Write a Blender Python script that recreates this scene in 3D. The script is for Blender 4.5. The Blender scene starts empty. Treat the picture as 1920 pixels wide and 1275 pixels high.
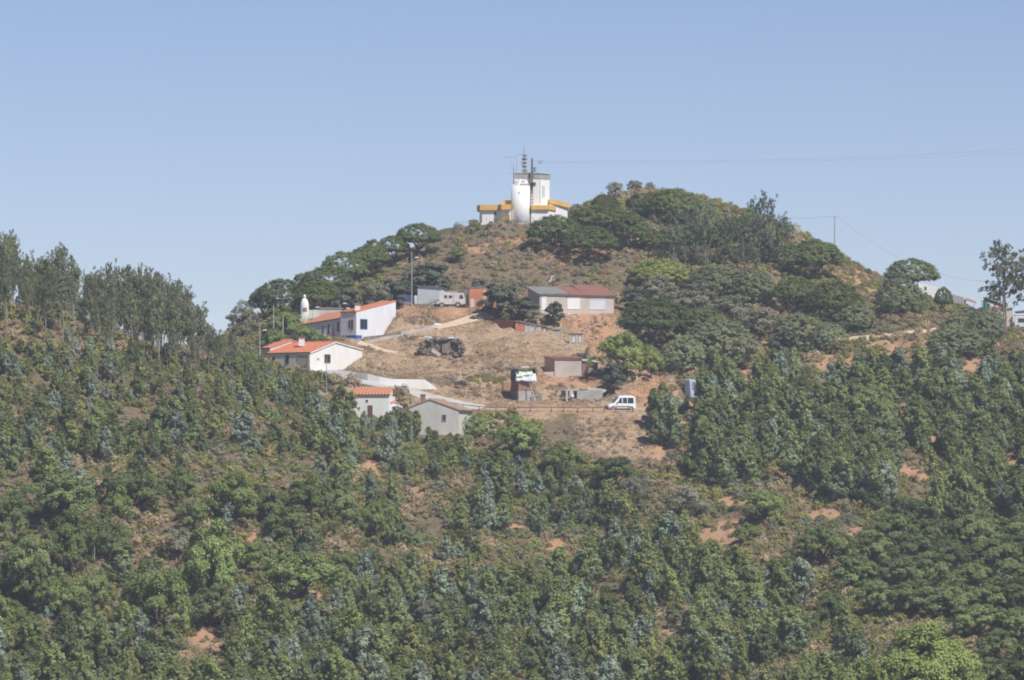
import bpy, math, random
import numpy as np
sc = bpy.context.scene
COL = sc.collection
random.seed(7)

# ------------------------------------------------------------ camera
F = 8900.0                      # focal length in pixels of a 1920 px wide frame
PITCH = math.atan(262.5 / F)
cam_d = bpy.data.cameras.new('camera')
cam = bpy.data.objects.new('camera', cam_d); COL.objects.link(cam)
cam_d.sensor_width = 36.0; cam_d.lens = F / 1920 * 36
cam_d.clip_start = 1.0; cam_d.clip_end = 20000
cam.location = (0, 0, 0); cam.rotation_euler = (math.pi / 2 + PITCH, 0, 0)
sc.camera = cam
# ------------------------------------------------------------ light
SUN_EL, SUN_AZ = math.radians(50), math.atan2(-0.77, 0.64)   # azimuth measured from +x
sdir = np.array([math.cos(SUN_EL) * math.cos(SUN_AZ), math.cos(SUN_EL) * math.sin(SUN_AZ), math.sin(SUN_EL)])
world = bpy.data.worlds.new('World'); sc.world = world; world.use_nodes = True
wn = world.node_tree; bg = wn.nodes['Background']
sky = wn.nodes.new('ShaderNodeTexSky'); sky.sky_type = 'NISHITA'; sky.sun_disc = False
sky.sun_elevation = SUN_EL; sky.sun_rotation = math.pi / 2 - SUN_AZ
sky.altitude = 1200; sky.air_density = 0.75; sky.dust_density = 0.05; sky.ozone_density = 3.0
tint = wn.nodes.new('ShaderNodeMix'); tint.data_type = 'RGBA'; tint.blend_type = 'MULTIPLY'; tint.inputs[0].default_value = 1.0
tint.inputs[7].default_value = (1.14, 0.985, 1.0, 1)
wn.links.new(sky.outputs[0], tint.inputs[6]); wn.links.new(tint.outputs[2], bg.inputs[0]); bg.inputs[1].default_value = 0.082
sun_d = bpy.data.lights.new('sun', 'SUN'); sun_d.energy = 4.4; sun_d.angle = math.radians(0.5); sun_d.color = (1.0, 0.955, 0.89)
sun = bpy.data.objects.new('sun', sun_d); COL.objects.link(sun)
from mathutils import Vector
sun.rotation_euler = Vector(sdir).to_track_quat('Z', 'Y').to_euler()
sc.view_settings.view_transform = 'Standard'; sc.view_settings.look = 'None'
sc.view_settings.exposure = 0.3; sc.view_settings.gamma = 1.0
try: sc.view_settings.use_curve_mapping = False
except Exception: pass
sc.render.engine = 'CYCLES'
sc.cycles.max_bounces = 6; sc.cycles.volume_bounces = 1
sc.cycles.filter_width = 1.9
HAZE_DENSITY = 0.00019

# ------------------------------------------------------------ projection
cp, sp_ = math.cos(PITCH), math.sin(PITCH)
def P(u, v, y):
    dx = (u - 960) / F; dz = (637.5 - v) / F
    fy = cp - dz * sp_
    return np.array([y * dx / fy, y, y * (sp_ + dz * cp) / fy])
def proj(x, y, z):
    d = y * cp + z * sp_; up = -y * sp_ + z * cp
    return 960 + F * x / d, 637.5 - F * up / d

# ------------------------------------------------------------ noise
def vnoise(x, y, seed=0):
    xi = np.floor(x).astype(np.int64); yi = np.floor(y).astype(np.int64)
    fx = x - xi; fy = y - yi
    fx = fx * fx * (3 - 2 * fx); fy = fy * fy * (3 - 2 * fy)
    def h(a, b):
        n = (a * 374761393 + b * 668265263 + seed * 982451653) & 0x7fffffff
        n = ((n ^ (n >> 13)) * 1274126177) & 0x7fffffff
        n = (n ^ (n >> 16)) & 0xffff
        return n / 65535.0
    return (h(xi, yi) * (1 - fx) + h(xi + 1, yi) * fx) * (1 - fy) + (h(xi, yi + 1) * (1 - fx) + h(xi + 1, yi + 1) * fx) * fy
def fbm(x, y, oct=4, seed=0):
    s = 0; a = 1; t = 0
    for i in range(oct):
        s = s + a * vnoise(x * 2 ** i, y * 2 ** i, seed + i); t += a; a *= 0.5
    return s / t

# ------------------------------------------------------------ terrain heights: picture row of the ground at a distance, per column
YK = [480, 540, 590, 630, 660, 680, 690, 700, 712, 722, 735, 745, 755, 770, 785, 797, 815, 830, 850, 880, 930]
def prof(pairs):
    ys = [p[0] for p in pairs]; vs = [p[1] for p in pairs]
    return ys, vs
PROF = {
 -150: [(480,1480),(540,1270),(590,990),(630,730),(660,540),(675,525),(690,540),(720,620),(760,740),(830,880),(930,980)],
 0:   [(480,1490),(540,1280),(590,1010),(630,760),(660,585),(675,565),(690,575),(720,640),(760,750),(830,880),(930,980)],
 150: [(480,1500),(540,1285),(590,1030),(630,800),(660,635),(675,604),(690,610),(720,665),(760,760),(830,880),(930,980)],
 290: [(480,1500),(540,1290),(590,1060),(630,845),(660,705),(675,662),(690,660),(710,668),(730,690),(760,730),(830,850),(930,980)],
 420: [(480,1500),(540,1295),(590,1080),(630,890),(660,755),(680,700),(700,670),(720,650),(740,640),(755,632),(780,650),(830,760),(930,930)],
 500: [(480,1500),(540,1300),(590,1100),(630,915),(660,800),(680,738),(695,705),(710,680),(725,650),(745,615),(765,592),(785,600),(830,700),(930,900)],
 600: [(480,1500),(540,1300),(590,1120),(630,960),(660,850),(680,780),(690,745),(698,708),(704,696),(712,680),(720,645),(728,632),(738,605),(752,580),(770,550),(785,540),(830,640),(930,850)],
 700: [(480,1500),(540,1300),(590,1130),(630,985),(660,885),(680,812),(690,770),(697,728),(703,712),(712,685),(722,650),(732,620),(742,588),(758,555),(775,515),(790,492),(820,540),(880,680),(930,800)],
 800: [(480,1500),(540,1300),(590,1140),(630,1005),(660,895),(680,825),(688,775),(696,744),(702,722),(712,688),(722,662),(734,622),(742,585),(750,573),(758,560),(772,512),(787,468),(798,450),(808,444),(830,470),(880,600),(930,760)],
 900: [(480,1500),(540,1300),(590,1150),(630,1025),(660,905),(680,822),(688,776),(694,766),(702,742),(712,700),(722,672),(734,622),(743,588),(750,578),(757,562),(772,508),(787,462),(798,430),(806,421),(822,415),(840,440),(880,540),(930,700)],
 1000:[(480,1500),(540,1300),(590,1150),(630,1025),(660,905),(680,820),(688,775),(694,766),(702,744),(712,702),(722,672),(734,632),(743,592),(750,580),(757,568),(772,515),(787,468),(798,432),(808,420),(822,412),(840,425),(880,510),(930,660)],
 1100:[(480,1500),(540,1300),(590,1150),(630,1025),(660,910),(680,824),(688,777),(694,767),(702,748),(712,706),(722,676),(734,635),(743,592),(750,580),(757,570),(772,520),(787,475),(802,432),(822,400),(840,385),(860,395),(900,470),(930,560)],
 1200:[(480,1500),(540,1295),(590,1140),(630,1025),(660,912),(680,832),(688,780),(694,768),(702,742),(712,708),(722,682),(736,642),(750,600),(766,548),(785,480),(802,436),(820,394),(836,366),(850,360),(870,375),(900,440),(930,520)],
 1300:[(480,1490),(540,1290),(590,1125),(630,1010),(660,912),(680,842),(690,798),(700,760),(712,722),(725,690),(740,650),(755,602),(770,552),(785,503),(805,440),(825,390),(840,374),(860,382),(900,450),(930,520)],
 1400:[(480,1490),(540,1285),(590,1115),(630,1000),(660,910),(680,848),(690,810),(700,775),(720,706),(740,652),(755,604),(772,550),(790,498),(812,440),(830,408),(842,402),(865,420),(900,480),(930,560)],
 1500:[(480,1490),(540,1280),(590,1110),(630,990),(660,900),(680,843),(700,772),(720,704),(740,648),(755,604),(775,545),(795,500),(815,464),(830,446),(845,446),(870,475),(900,540),(930,600)],
 1600:[(480,1490),(540,1280),(590,1100),(630,980),(660,890),(680,828),(700,758),(720,692),(735,654),(742,638),(748,634),(756,606),(775,560),(795,520),(812,494),(825,492),(850,525),(900,610),(930,680)],
 1700:[(480,1490),(540,1275),(590,1095),(630,975),(660,885),(680,815),(700,745),(720,684),(735,648),(742,632),(748,628),(756,604),(775,565),(790,548),(802,543),(820,552),(860,610),(930,740)],
 1800:[(480,1490),(540,1272),(590,1092),(630,968),(660,878),(680,806),(700,738),(720,678),(735,648),(745,628),(755,614),(765,598),(775,585),(788,578),(802,584),(840,630),(930,780)],
 1920:[(480,1490),(540,1270),(590,1090),(630,962),(660,872),(680,800),(700,732),(720,672),(735,642),(745,627),(755,619),(770,616),(785,618),(800,626),(840,670),(930,800)],
 2100:[(480,1490),(540,1270),(590,1090),(630,965),(660,880),(680,815),(700,752),(720,700),(745,655),(770,640),(800,655),(840,700),(930,830)],
}
ygrid = np.concatenate([np.array([3, 12, 30, 60, 100, 150, 210, 270, 330, 380, 420, 450]), np.arange(470, 600, 1.6), np.arange(600, 862, 0.9),
                        np.array([866, 872, 880, 890, 905, 925, 950, 1000, 1080, 1200, 1400])])
ugrid = np.concatenate([np.array([-6300, -4000, -2800, -2000, -1500, -1150, -900, -700, -560, -460]), np.arange(-390, 2310, 6.0),
                        np.array([2330, 2400, 2520, 2700, 2950, 3300, 3800, 4600, 5800, 8200])])
sgrid = (ugrid - 960) / F
def gsm(a, k, axis):
    w = np.exp(-0.5 * (np.arange(-3 * k, 3 * k + 1) / k) ** 2); w /= w.sum()
    return np.apply_along_axis(lambda m: np.convolve(np.pad(m, 3 * k, mode='edge'), w, mode='valid'), axis, a)
cols = sorted(PROF)
yf = np.arange(470, 932, 1.0)
base = np.zeros((len(cols), len(yf)))
for i, c in enumerate(cols):
    ys, vs = prof(PROF[c]); base[i] = np.interp(yf, ys, vs)
base = gsm(base, 2, 1)
uf = np.arange(-400, 2320, 10.0)
vf = np.stack([np.interp(uf, cols, base[:, j]) for j in range(len(yf))], 1)
vf = gsm(vf, 3, 0)
# to heights on the grid
UU, YY = np.meshgrid(np.clip(ugrid, -400, 2310), ygrid, indexing='ij')
def bil(U, Y):
    a = np.clip((U + 400) / 10.0, 0, len(uf) - 1.001); b = np.clip((Y - 470) / 1.0, 0, len(yf) - 1.001)
    i = a.astype(int); j = b.astype(int); fa = a - i; fb = b - j
    return (vf[i, j] * (1 - fa) + vf[i + 1, j] * fa) * (1 - fb) + (vf[i, j + 1] * (1 - fa) + vf[i + 1, j + 1] * fa) * fb
VV = bil(UU, np.clip(YY, 470, 930))
Yc = np.clip(YY, 480, 930)
dzv = (637.5 - VV) / F
ZZ = Yc * (sp_ + dzv * cp) / (cp - dzv * sp_)
near = np.interp(ygrid, [3, 12, 60, 150, 270, 380, 470], [-1.9, -2.6, -9, -24, -38, -40, -34])
farz = np.interp(ygrid, [930, 1000, 1200, 1800, 7000], [0, -18, -45, -60, -60])
for j, yv in enumerate(ygrid):
    if yv < 480: ZZ[:, j] = near[j]
    if yv > 930: ZZ[:, j] = ZZ[:, j] * max(0, 1 - (yv - 930) / 300) + farz[j]
# blend near zone in smoothly
jn = np.where((ygrid >= 470) & (ygrid < 540))[0]
for j in jn:
    w = (ygrid[j] - 470) / 70; w = w * w * (3 - 2 * w)
    ZZ[:, j] = ZZ[:, j] * w + np.interp(ygrid[j], [470, 540], [-34, ZZ[200, jn[-1]]]) * (1 - w)
XX = YY * sgrid[:, None] / 1.0
side = np.clip((np.abs(sgrid)[:, None] - 0.16) / 0.5, 0, 1)
ZZ = ZZ * (1 - side) + np.maximum(np.minimum(ZZ, -20), -60) * side
# relief: hummocks, erosion runnels
rel = (fbm(XX / 9, YY / 9, 4, 3) - 0.5) * 1.6 + (fbm(XX / 2.2, YY / 3.0, 3, 11) - 0.5) * 0.55
ridg = np.abs(fbm(XX / 6 + YY / 30, YY / 22, 3, 21) - 0.5) * 2
vt_ = np.abs(fbm(XX / 7 + 40, YY / 3.2, 3, 33) - 0.5) * 2; rel += (0.35 - np.clip(vt_, 0, .5)) * 2.3 * np.clip((YY - 685) / 10, 0, 1) * np.clip((765 - YY) / 10, 0, 1) * (np.abs(XX) < 30)
rel += -np.clip(0.22 - ridg, 0, 1) * 2.2 * (YY > 600) * (YY < 745)
ZZ += rel * np.clip((YY - 200) / 300, 0, 1)
def Hgt(x, y):
    x = np.asarray(x, float); y = np.asarray(y, float)
    s = x / y
    i = np.clip(np.searchsorted(sgrid, s) - 1, 0, len(sgrid) - 2); j = np.clip(np.searchsorted(ygrid, y) - 1, 0, len(ygrid) - 2)
    fa = np.clip((s - sgrid[i]) / (sgrid[i + 1] - sgrid[i]), 0, 1); fb = np.clip((y - ygrid[j]) / (ygrid[j + 1] - ygrid[j]), 0, 1)
    return (ZZ[i, j] * (1 - fa) + ZZ[i + 1, j] * fa) * (1 - fb) + (ZZ[i, j + 1] * (1 - fa) + ZZ[i + 1, j + 1] * fa) * fb
ymarch = np.arange(472, 900, 0.4)
def G(u, v, ymin=472):
    """point of the ground seen at a place, or the crest just under it"""
    p = P(u, v, 1.0)
    ys = ymarch[ymarch >= ymin]
    h = Hgt(p[0] * ys, ys); d = h - p[2] * ys
    k = np.where(d >= 0)[0]
    if len(k): i = k[0]
    else:
        i = int(np.argmax(h / ys))
    return np.array([p[0] * ys[i], ys[i], h[i]])
def pad(poly, z, margin=0.6, blend=2.6):
    """cut and fill the ground level under a footprint (convex, counter-clockwise xy)"""
    poly = np.array([q[:2] for q in poly]); c = poly.mean(0)
    d = np.full(XX.shape, -1e9)
    area = 0
    for k in range(len(poly)):
        a, b = poly[k], poly[(k + 1) % len(poly)]; area += a[0] * b[1] - b[0] * a[1]
    sgn = 1 if area > 0 else -1
    for k in range(len(poly)):
        a, b = poly[k], poly[(k + 1) % len(poly)]
        e = b - a; L = np.hypot(*e)
        if L < 1e-6: continue
        nx, ny = e[1] / L * sgn, -e[0] / L * sgn
        d = np.maximum(d, (XX - a[0]) * nx + (YY - a[1]) * ny)
    w = np.clip(1 - (d - margin) / blend, 0, 1); w = w * w * (3 - 2 * w)
    ZZ[:] = ZZ * (1 - w) + z * w

# ------------------------------------------------------------ tagging and mesh helpers
def tag(o, label=None, cat=None, group=None, kind=None):
    if label: o['label'] = label
    if cat: o['category'] = cat
    if group: o['group'] = group
    if kind: o['kind'] = kind
    return o
def empty(name, loc, label=None, cat=None, group=None, rz=0, scale=(1, 1, 1)):
    o = bpy.data.objects.new(name, None); COL.objects.link(o); o.empty_display_size = 0.3
    o.location = [float(a) for a in loc]; o.rotation_euler = (0, 0, rz); o.scale = scale
    return tag(o, label, cat, group)
def mesh_np(name, verts, faces, mats, nper=None, mi=None, smooth=False):
    verts = np.asarray(verts, dtype=np.float32)
    me = bpy.data.meshes.new(name)
    faces = np.asarray(faces, dtype=np.int32)
    nf, k = faces.shape
    me.vertices.add(len(verts)); me.vertices.foreach_set('co', verts.ravel())
    me.loops.add(nf * k); me.loops.foreach_set('vertex_index', faces.ravel())
    me.polygons.add(nf); me.polygons.foreach_set('loop_start', np.arange(0, nf * k, k, dtype=np.int32))
    try: me.polygons.foreach_set('loop_total', np.full(nf, k, dtype=np.int32))
    except Exception: pass
    for m in mats: me.materials.append(m)
    if mi is not None: me.polygons.foreach_set('material_index', np.asarray(mi, dtype=np.int32))
    me.polygons.foreach_set('use_smooth', np.full(nf, smooth, dtype=bool))
    me.update(calc_edges=True)
    return me
def fattr(me, name, vals, domain='POINT'):
    a = me.attributes.new(name, 'FLOAT', domain); a.data.foreach_set('value', np.asarray(vals, dtype=np.float32))
def link(name, me, parent=None):
    o = bpy.data.objects.new(name, me); COL.objects.link(o)
    if parent: o.parent = parent
    return o
class MB:
    """collects shapes; coordinates are relative to org"""
    def __init__(s, org=(0, 0, 0)): s.v = []; s.f = []; s.org = np.array(org, float)
    def add(s, vs, fs):
        n = len(s.v); s.v += [tuple(np.asarray(a, float) - s.org) for a in vs]; s.f += [[i + n for i in f] for f in fs]; return s
    def box(s, c, size, rz=0, rx=0, ry=0):
        from mathutils import Euler
        R = np.array(Euler((rx, ry, rz)).to_matrix()); c = np.asarray(c, float)
        vs = [c + R @ (np.array([i, j, k]) * np.array(size) / 2) for i in (-1, 1) for j in (-1, 1) for k in (-1, 1)]
        return s.add(vs, [(0, 1, 3, 2), (4, 6, 7, 5), (0, 4, 5, 1), (2, 3, 7, 6), (0, 2, 6, 4), (1, 5, 7, 3)])
    def hexa(s, b, t):
        n = len(b)
        fs = [list(range(n))[::-1], list(range(n, 2 * n))] + [[i, (i + 1) % n, n + (i + 1) % n, n + i] for i in range(n)]
        return s.add(list(b) + list(t), fs)
    def slab(s, pts, off):
        """polygon pts extruded by the vector off"""
        pts = [np.asarray(p, float) for p in pts]; return s.hexa(pts, [p + np.asarray(off, float) for p in pts])
    def tube(s, pts, rad, n=6, cap=True):
        pts = [np.asarray(p, float) for p in pts]
        if np.isscalar(rad): rad = [rad] * len(pts)
        vs = []; fs = []
        for i, p in enumerate(pts):
            d = pts[min(i + 1, len(pts) - 1)] - pts[max(i - 1, 0)]; d = d / (np.linalg.norm(d) + 1e-9)
            a = np.cross(d, [0, 0, 1]) if abs(d[2]) < 0.9 else np.cross(d, [1, 0, 0]); a /= np.linalg.norm(a); b = np.cross(d, a)
            for k in range(n):
                t = 2 * math.pi * k / n; vs.append(p + rad[i] * (math.cos(t) * a + math.sin(t) * b))
        for i in range(len(pts) - 1):
            for k in range(n):
                fs.append((i * n + k, i * n + (k + 1) % n, (i + 1) * n + (k + 1) % n, (i + 1) * n + k))
        if cap: fs.append(tuple(range(n))[::-1]); fs.append(tuple((len(pts) - 1) * n + k for k in range(n)))
        return s.add(vs, fs)
    def build(s, name, mat, parent=None, smooth=False, bevel=0):
        me = bpy.data.meshes.new(name); me.from_pydata(s.v, [], s.f); me.materials.append(mat); me.update()
        import bmesh
        bm = bmesh.new(); bm.from_mesh(me); bmesh.ops.recalc_face_normals(bm, faces=bm.faces); bm.to_mesh(me); bm.free()
        if smooth: me.polygons.foreach_set('use_smooth', [True] * len(me.polygons))
        o = link(name, me, parent)
        if parent is None: o.location = tuple(s.org)
        if bevel:
            md = o.modifiers.new('bevel', 'BEVEL'); md.width = bevel; md.segments = 2
        return o

# ------------------------------------------------------------ materials
def mat(name, col, rough=0.85, var=0.15, scale=1.5, col2=None, bump=0.0, metallic=0, spec=0.3, stretch=None, scale2=None, contrast=0.5):
    m = bpy.data.materials.new(name); m.use_nodes = True; n = m.node_tree.nodes; l = m.node_tree.links
    b = n['Principled BSDF']; b.inputs['Roughness'].default_value = rough; b.inputs['Metallic'].default_value = metallic
    b.inputs['Specular IOR Level'].default_value = spec
    tc = n.new('ShaderNodeTexCoord'); mp = n.new('ShaderNodeMapping')
    if stretch: mp.inputs['Scale'].default_value = stretch
    l.new(tc.outputs['Object'], mp.inputs[0])
    t = n.new('ShaderNodeTexNoise'); t.inputs['Scale'].default_value = scale; t.inputs['Detail'].default_value = 6; t.inputs['Roughness'].default_value = 0.62
    l.new(mp.outputs[0], t.inputs[0])
    r = n.new('ShaderNodeMapRange'); r.inputs[1].default_value = 0.5 - contrast * 0.35; r.inputs[2].default_value = 0.5 + contrast * 0.35
    l.new(t.outputs['Fac'], r.inputs[0])
    mx = n.new('ShaderNodeMix'); mx.data_type = 'RGBA'
    c2 = col2 or tuple(c * (1 - var) for c in col)
    mx.inputs[6].default_value = (*col, 1); mx.inputs[7].default_value = (*c2, 1)
    l.new(r.outputs[0], mx.inputs[0])
    t2 = n.new('ShaderNodeTexNoise'); t2.inputs['Scale'].default_value = scale2 or scale * 9; t2.inputs['Detail'].default_value = 4
    l.new(mp.outputs[0], t2.inputs[0])
    r2 = n.new('ShaderNodeMapRange'); r2.inputs[3].default_value = 1 - var; r2.inputs[4].default_value = 1 + var
    l.new(t2.outputs['Fac'], r2.inputs[0])
    mm = n.new('ShaderNodeVectorMath'); mm.operation = 'SCALE'
    l.new(mx.outputs[2], mm.inputs[0]); l.new(r2.outputs[0], mm.inputs['Scale'])
    l.new(mm.outputs[0], b.inputs['Base Color'])
    if bump:
        bp = n.new('ShaderNodeBump'); bp.inputs['Strength'].default_value = 0.6; bp.inputs['Distance'].default_value = bump
        l.new(t2.outputs['Fac'], bp.inputs['Height']); l.new(bp.outputs[0], b.inputs['Normal'])
    return m
LEAF_GAIN = 2.4
def leafmat(name, ca, cb, cc, trans=0.25, gloss=0.08, hue=0.12):
    """leaf colour: ca/cb mixed by the leaf's own value, cc by plant"""
    ca, cb, cc = [tuple(min(.5, x * LEAF_GAIN) for x in c) for c in (ca, cb, cc)]
    m = bpy.data.materials.new(name); m.use_nodes = True; n = m.node_tree.nodes; l = m.node_tree.links
    n.clear(); out = n.new('ShaderNodeOutputMaterial')
    at = n.new('ShaderNodeAttribute'); at.attribute_name = 'leaf'
    oi = n.new('ShaderNodeObjectInfo')
    a2 = n.new('ShaderNodeAttribute'); a2.attribute_name = 'plant'
    ad = n.new('ShaderNodeMath'); ad.operation = 'ADD'; l.new(oi.outputs['Random'], ad.inputs[0]); l.new(a2.outputs['Fac'], ad.inputs[1])
    fr = n.new('ShaderNodeMath'); fr.operation = 'FRACT'; l.new(ad.outputs[0], fr.inputs[0])
    mx = n.new('ShaderNodeMix'); mx.data_type = 'RGBA'; mx.inputs[6].default_value = (*ca, 1); mx.inputs[7].default_value = (*cb, 1)
    l.new(at.outputs['Fac'], mx.inputs[0])
    m2 = n.new('ShaderNodeMix'); m2.data_type = 'RGBA'; m2.inputs[7].default_value = (*cc, 1); l.new(mx.outputs[2], m2.inputs[6])
    sm = n.new('ShaderNodeMath'); sm.operation = 'MULTIPLY'; sm.inputs[1].default_value = 0.75; l.new(fr.outputs[0], sm.inputs[0]); l.new(sm.outputs[0], m2.inputs[0])
    # plant to plant brightness
    sc2 = n.new('ShaderNodeMath'); sc2.operation = 'MULTIPLY'; sc2.inputs[1].default_value = 7.31; l.new(fr.outputs[0], sc2.inputs[0])
    f2 = n.new('ShaderNodeMath'); f2.operation = 'FRACT'; l.new(sc2.outputs[0], f2.inputs[0])
    mr = n.new('ShaderNodeMapRange'); mr.inputs[3].default_value = 1 - hue * 1.6; mr.inputs[4].default_value = 1 + hue * 1.6; l.new(f2.outputs[0], mr.inputs[0])
    vs = n.new('ShaderNodeVectorMath'); vs.operation = 'SCALE'; l.new(m2.outputs[2], vs.inputs[0]); l.new(mr.outputs[0], vs.inputs['Scale'])
    d = n.new('ShaderNodeBsdfDiffuse'); t = n.new('ShaderNodeBsdfTranslucent'); g = n.new('ShaderNodeBsdfGlossy'); g.inputs['Roughness'].default_value = 0.45
    g.inputs['Color'].default_value = (0.5, 0.52, 0.5, 1)
    l.new(vs.outputs[0], d.inputs[0]); l.new(vs.outputs[0], t.inputs[0])
    s1 = n.new('ShaderNodeMixShader'); s1.inputs[0].default_value = trans; l.new(d.outputs[0], s1.inputs[1]); l.new(t.outputs[0], s1.inputs[2])
    s2 = n.new('ShaderNodeMixShader'); s2.inputs[0].default_value = gloss * 0.4; l.new(s1.outputs[0], s2.inputs[1]); l.new(g.outputs[0], s2.inputs[2])
    l.new(s2.outputs[0], out.inputs[0])
    return m
M = {}
M['white'] = mat('white_limewash', (0.82, 0.82, 0.80), 0.9, 0.06, 0.8, (0.66, 0.64, 0.60), stretch=(1, 1, 0.25), contrast=0.9)
M['white_wall2'] = mat('white_painted_render', (0.76, 0.77, 0.79), 0.9, 0.07, 0.8, (0.60, 0.60, 0.62), stretch=(1, 1, 0.25), contrast=0.9)
M['grey_render'] = mat('grey_cement_render', (0.68, 0.65, 0.58), 0.95, 0.14, 0.6, (0.46, 0.44, 0.39), stretch=(1, 1, 0.3), contrast=0.8)
M['pale_render'] = mat('pale_cement_render', (0.56, 0.49, 0.43), 0.95, 0.08, 0.6, (0.45, 0.39, 0.34), stretch=(1, 1, 0.5))
M['lightgrey'] = mat('light_grey_render', (0.62, 0.64, 0.67), 0.95, 0.08, 0.6, (0.52, 0.54, 0.57))
M['concrete'] = mat('concrete', (0.42, 0.41, 0.38), 0.95, 0.12, 0.8, (0.30, 0.29, 0.27))
M['road'] = mat('concrete_road', (0.50, 0.48, 0.46), 0.95, 0.1, 0.4, (0.38, 0.36, 0.33), bump=0.01)
M['roadsoil'] = mat('road_soil', (0.47, 0.34, 0.24), 1.0, 0.14, 0.7, (0.38, 0.26, 0.17), bump=0.02)
M['oldconc'] = mat('old_concrete_path', (0.40, 0.37, 0.34), 0.95, 0.12, 0.6, (0.30, 0.26, 0.22), bump=0.01)
M['path'] = mat('dirt_track', (0.62, 0.47, 0.35), 1.0, 0.12, 0.7, (0.50, 0.37, 0.26), bump=0.02)
M['orange_tile'] = mat('orange_roof_tiles', (0.68, 0.215, 0.11), 0.9, 0.2, 0.9, (0.52, 0.25, 0.16), scale2=6, contrast=0.9)
M['terracotta'] = mat('terracotta_tiles', (0.58, 0.24, 0.13), 0.9, 0.25, 1.2, (0.45, 0.25, 0.17), scale2=6, contrast=0.9)
M['oldred'] = mat('old_red_roof', (0.36, 0.16, 0.115), 0.9, 0.25, 0.9, (0.27, 0.16, 0.125), scale2=5, contrast=0.9)
M['browntile'] = mat('weathered_brown_tiles', (0.40, 0.26, 0.18), 0.95, 0.2, 0.9, (0.30, 0.22, 0.17), scale2=5)
M['fibro'] = mat('fibre_cement_roof', (0.33, 0.33, 0.31), 0.95, 0.12, 0.7, (0.24, 0.24, 0.22), stretch=(1, 1, 1))
M['ochre'] = mat('ochre_paint', (0.74, 0.45, 0.12), 0.8, 0.08, 0.8, (0.66, 0.39, 0.10))
M['ochre_door'] = mat('ochre_door_paint', (0.42, 0.25, 0.05), 0.7, 0.08, 1)
M['brownpaint'] = mat('brown_shutter', (0.16, 0.08, 0.045), 0.7, 0.1, 2)
M['blue'] = mat('blue_plinth', (0.035, 0.12, 0.48), 0.8, 0.1, 1)
M['bluevan'] = mat('blue_van_paint', (0.03, 0.10, 0.32), 0.35, 0.05, 1, spec=0.5)
M['glass'] = mat('dark_glass', (0.035, 0.04, 0.05), 0.15, 0.1, 2, spec=0.6)
M['glassblue'] = mat('windscreen_glass', (0.14, 0.20, 0.30), 0.1, 0.1, 2, spec=0.7)
M['vanwhite'] = mat('white_car_paint', (0.78, 0.79, 0.80), 0.35, 0.03, 1, spec=0.5)
M['oldvan'] = mat('old_white_car_paint', (0.66, 0.66, 0.62), 0.5, 0.08, 1.2, (0.5, 0.48, 0.43))
M['rubber'] = mat('tyre_rubber', (0.03, 0.03, 0.03), 0.9, 0.1, 3)
M['rim'] = mat('wheel_rim', (0.35, 0.34, 0.33), 0.5, 0.1, 3)
M['darkplastic'] = mat('dark_bumper_plastic', (0.05, 0.05, 0.055), 0.7, 0.1, 3)
M['redlight'] = mat('red_lamp_lens', (0.4, 0.03, 0.02), 0.3, 0.05, 3)
M['brick'] = mat('hollow_red_brick', (0.52, 0.21, 0.12), 0.95, 0.22, 1.6, (0.42, 0.18, 0.11), scale2=6)
M['brickdull'] = mat('dull_red_brick', (0.30, 0.17, 0.125), 0.95, 0.25, 1.6, (0.22, 0.14, 0.11), scale2=6)
M['darkred'] = mat('dark_red_sheet', (0.16, 0.05, 0.045), 0.8, 0.2, 1.5)
M['wood'] = mat('weathered_wood', (0.30, 0.24, 0.18), 0.9, 0.2, 2, (0.2, 0.16, 0.12))
M['railwood'] = mat('rail_wood', (0.20, 0.12, 0.08), 0.9, 0.2, 2)
M['beigeboard'] = mat('beige_gate_board', (0.56, 0.51, 0.38), 0.9, 0.1, 2)
M['metal'] = mat('galvanised_metal', (0.30, 0.30, 0.30), 0.6, 0.12, 2, spec=0.5)
M['darkmetal'] = mat('dark_metal', (0.08, 0.08, 0.085), 0.6, 0.15, 2)
M['stone'] = mat('dark_schist_stone', (0.27, 0.215, 0.165), 0.95, 0.3, 1.5, (0.15, 0.125, 0.10), scale2=5)
M['palestone'] = mat('pale_rock', (0.5, 0.42, 0.33), 0.95, 0.2, 1.5)
M['orangestone'] = mat('orange_rock', (0.40, 0.23, 0.14), 0.95, 0.25, 1.5)
M['tarpgreen'] = mat('pale_green_tarp', (0.50, 0.62, 0.47), 0.6, 0.15, 1.4, (0.62, 0.66, 0.5), contrast=0.9)
M['tarpwhite'] = mat('white_tarp', (0.78, 0.80, 0.84), 0.6, 0.06, 1.4)
M['tarpdark'] = mat('dark_green_netting', (0.06, 0.10, 0.08), 0.9, 0.2, 2)
M['teal'] = mat('teal_sheet', (0.03, 0.22, 0.17), 0.7, 0.1, 1)
M['paleblue'] = mat('pale_blue_paint', (0.40, 0.50, 0.64), 0.4, 0.05, 1, spec=0.5)
M['bark'] = mat('bark', (0.16, 0.125, 0.10), 0.95, 0.25, 3, (0.10, 0.08, 0.07))
M['palebark'] = mat('pale_eucalyptus_bark', (0.36, 0.31, 0.27), 0.9, 0.2, 2, (0.2, 0.16, 0.13), stretch=(1, 1, 0.2), contrast=0.9)
M['plastic_blue'] = mat('blue_plastic', (0.1, 0.25, 0.5), 0.5, 0.1, 2)
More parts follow.
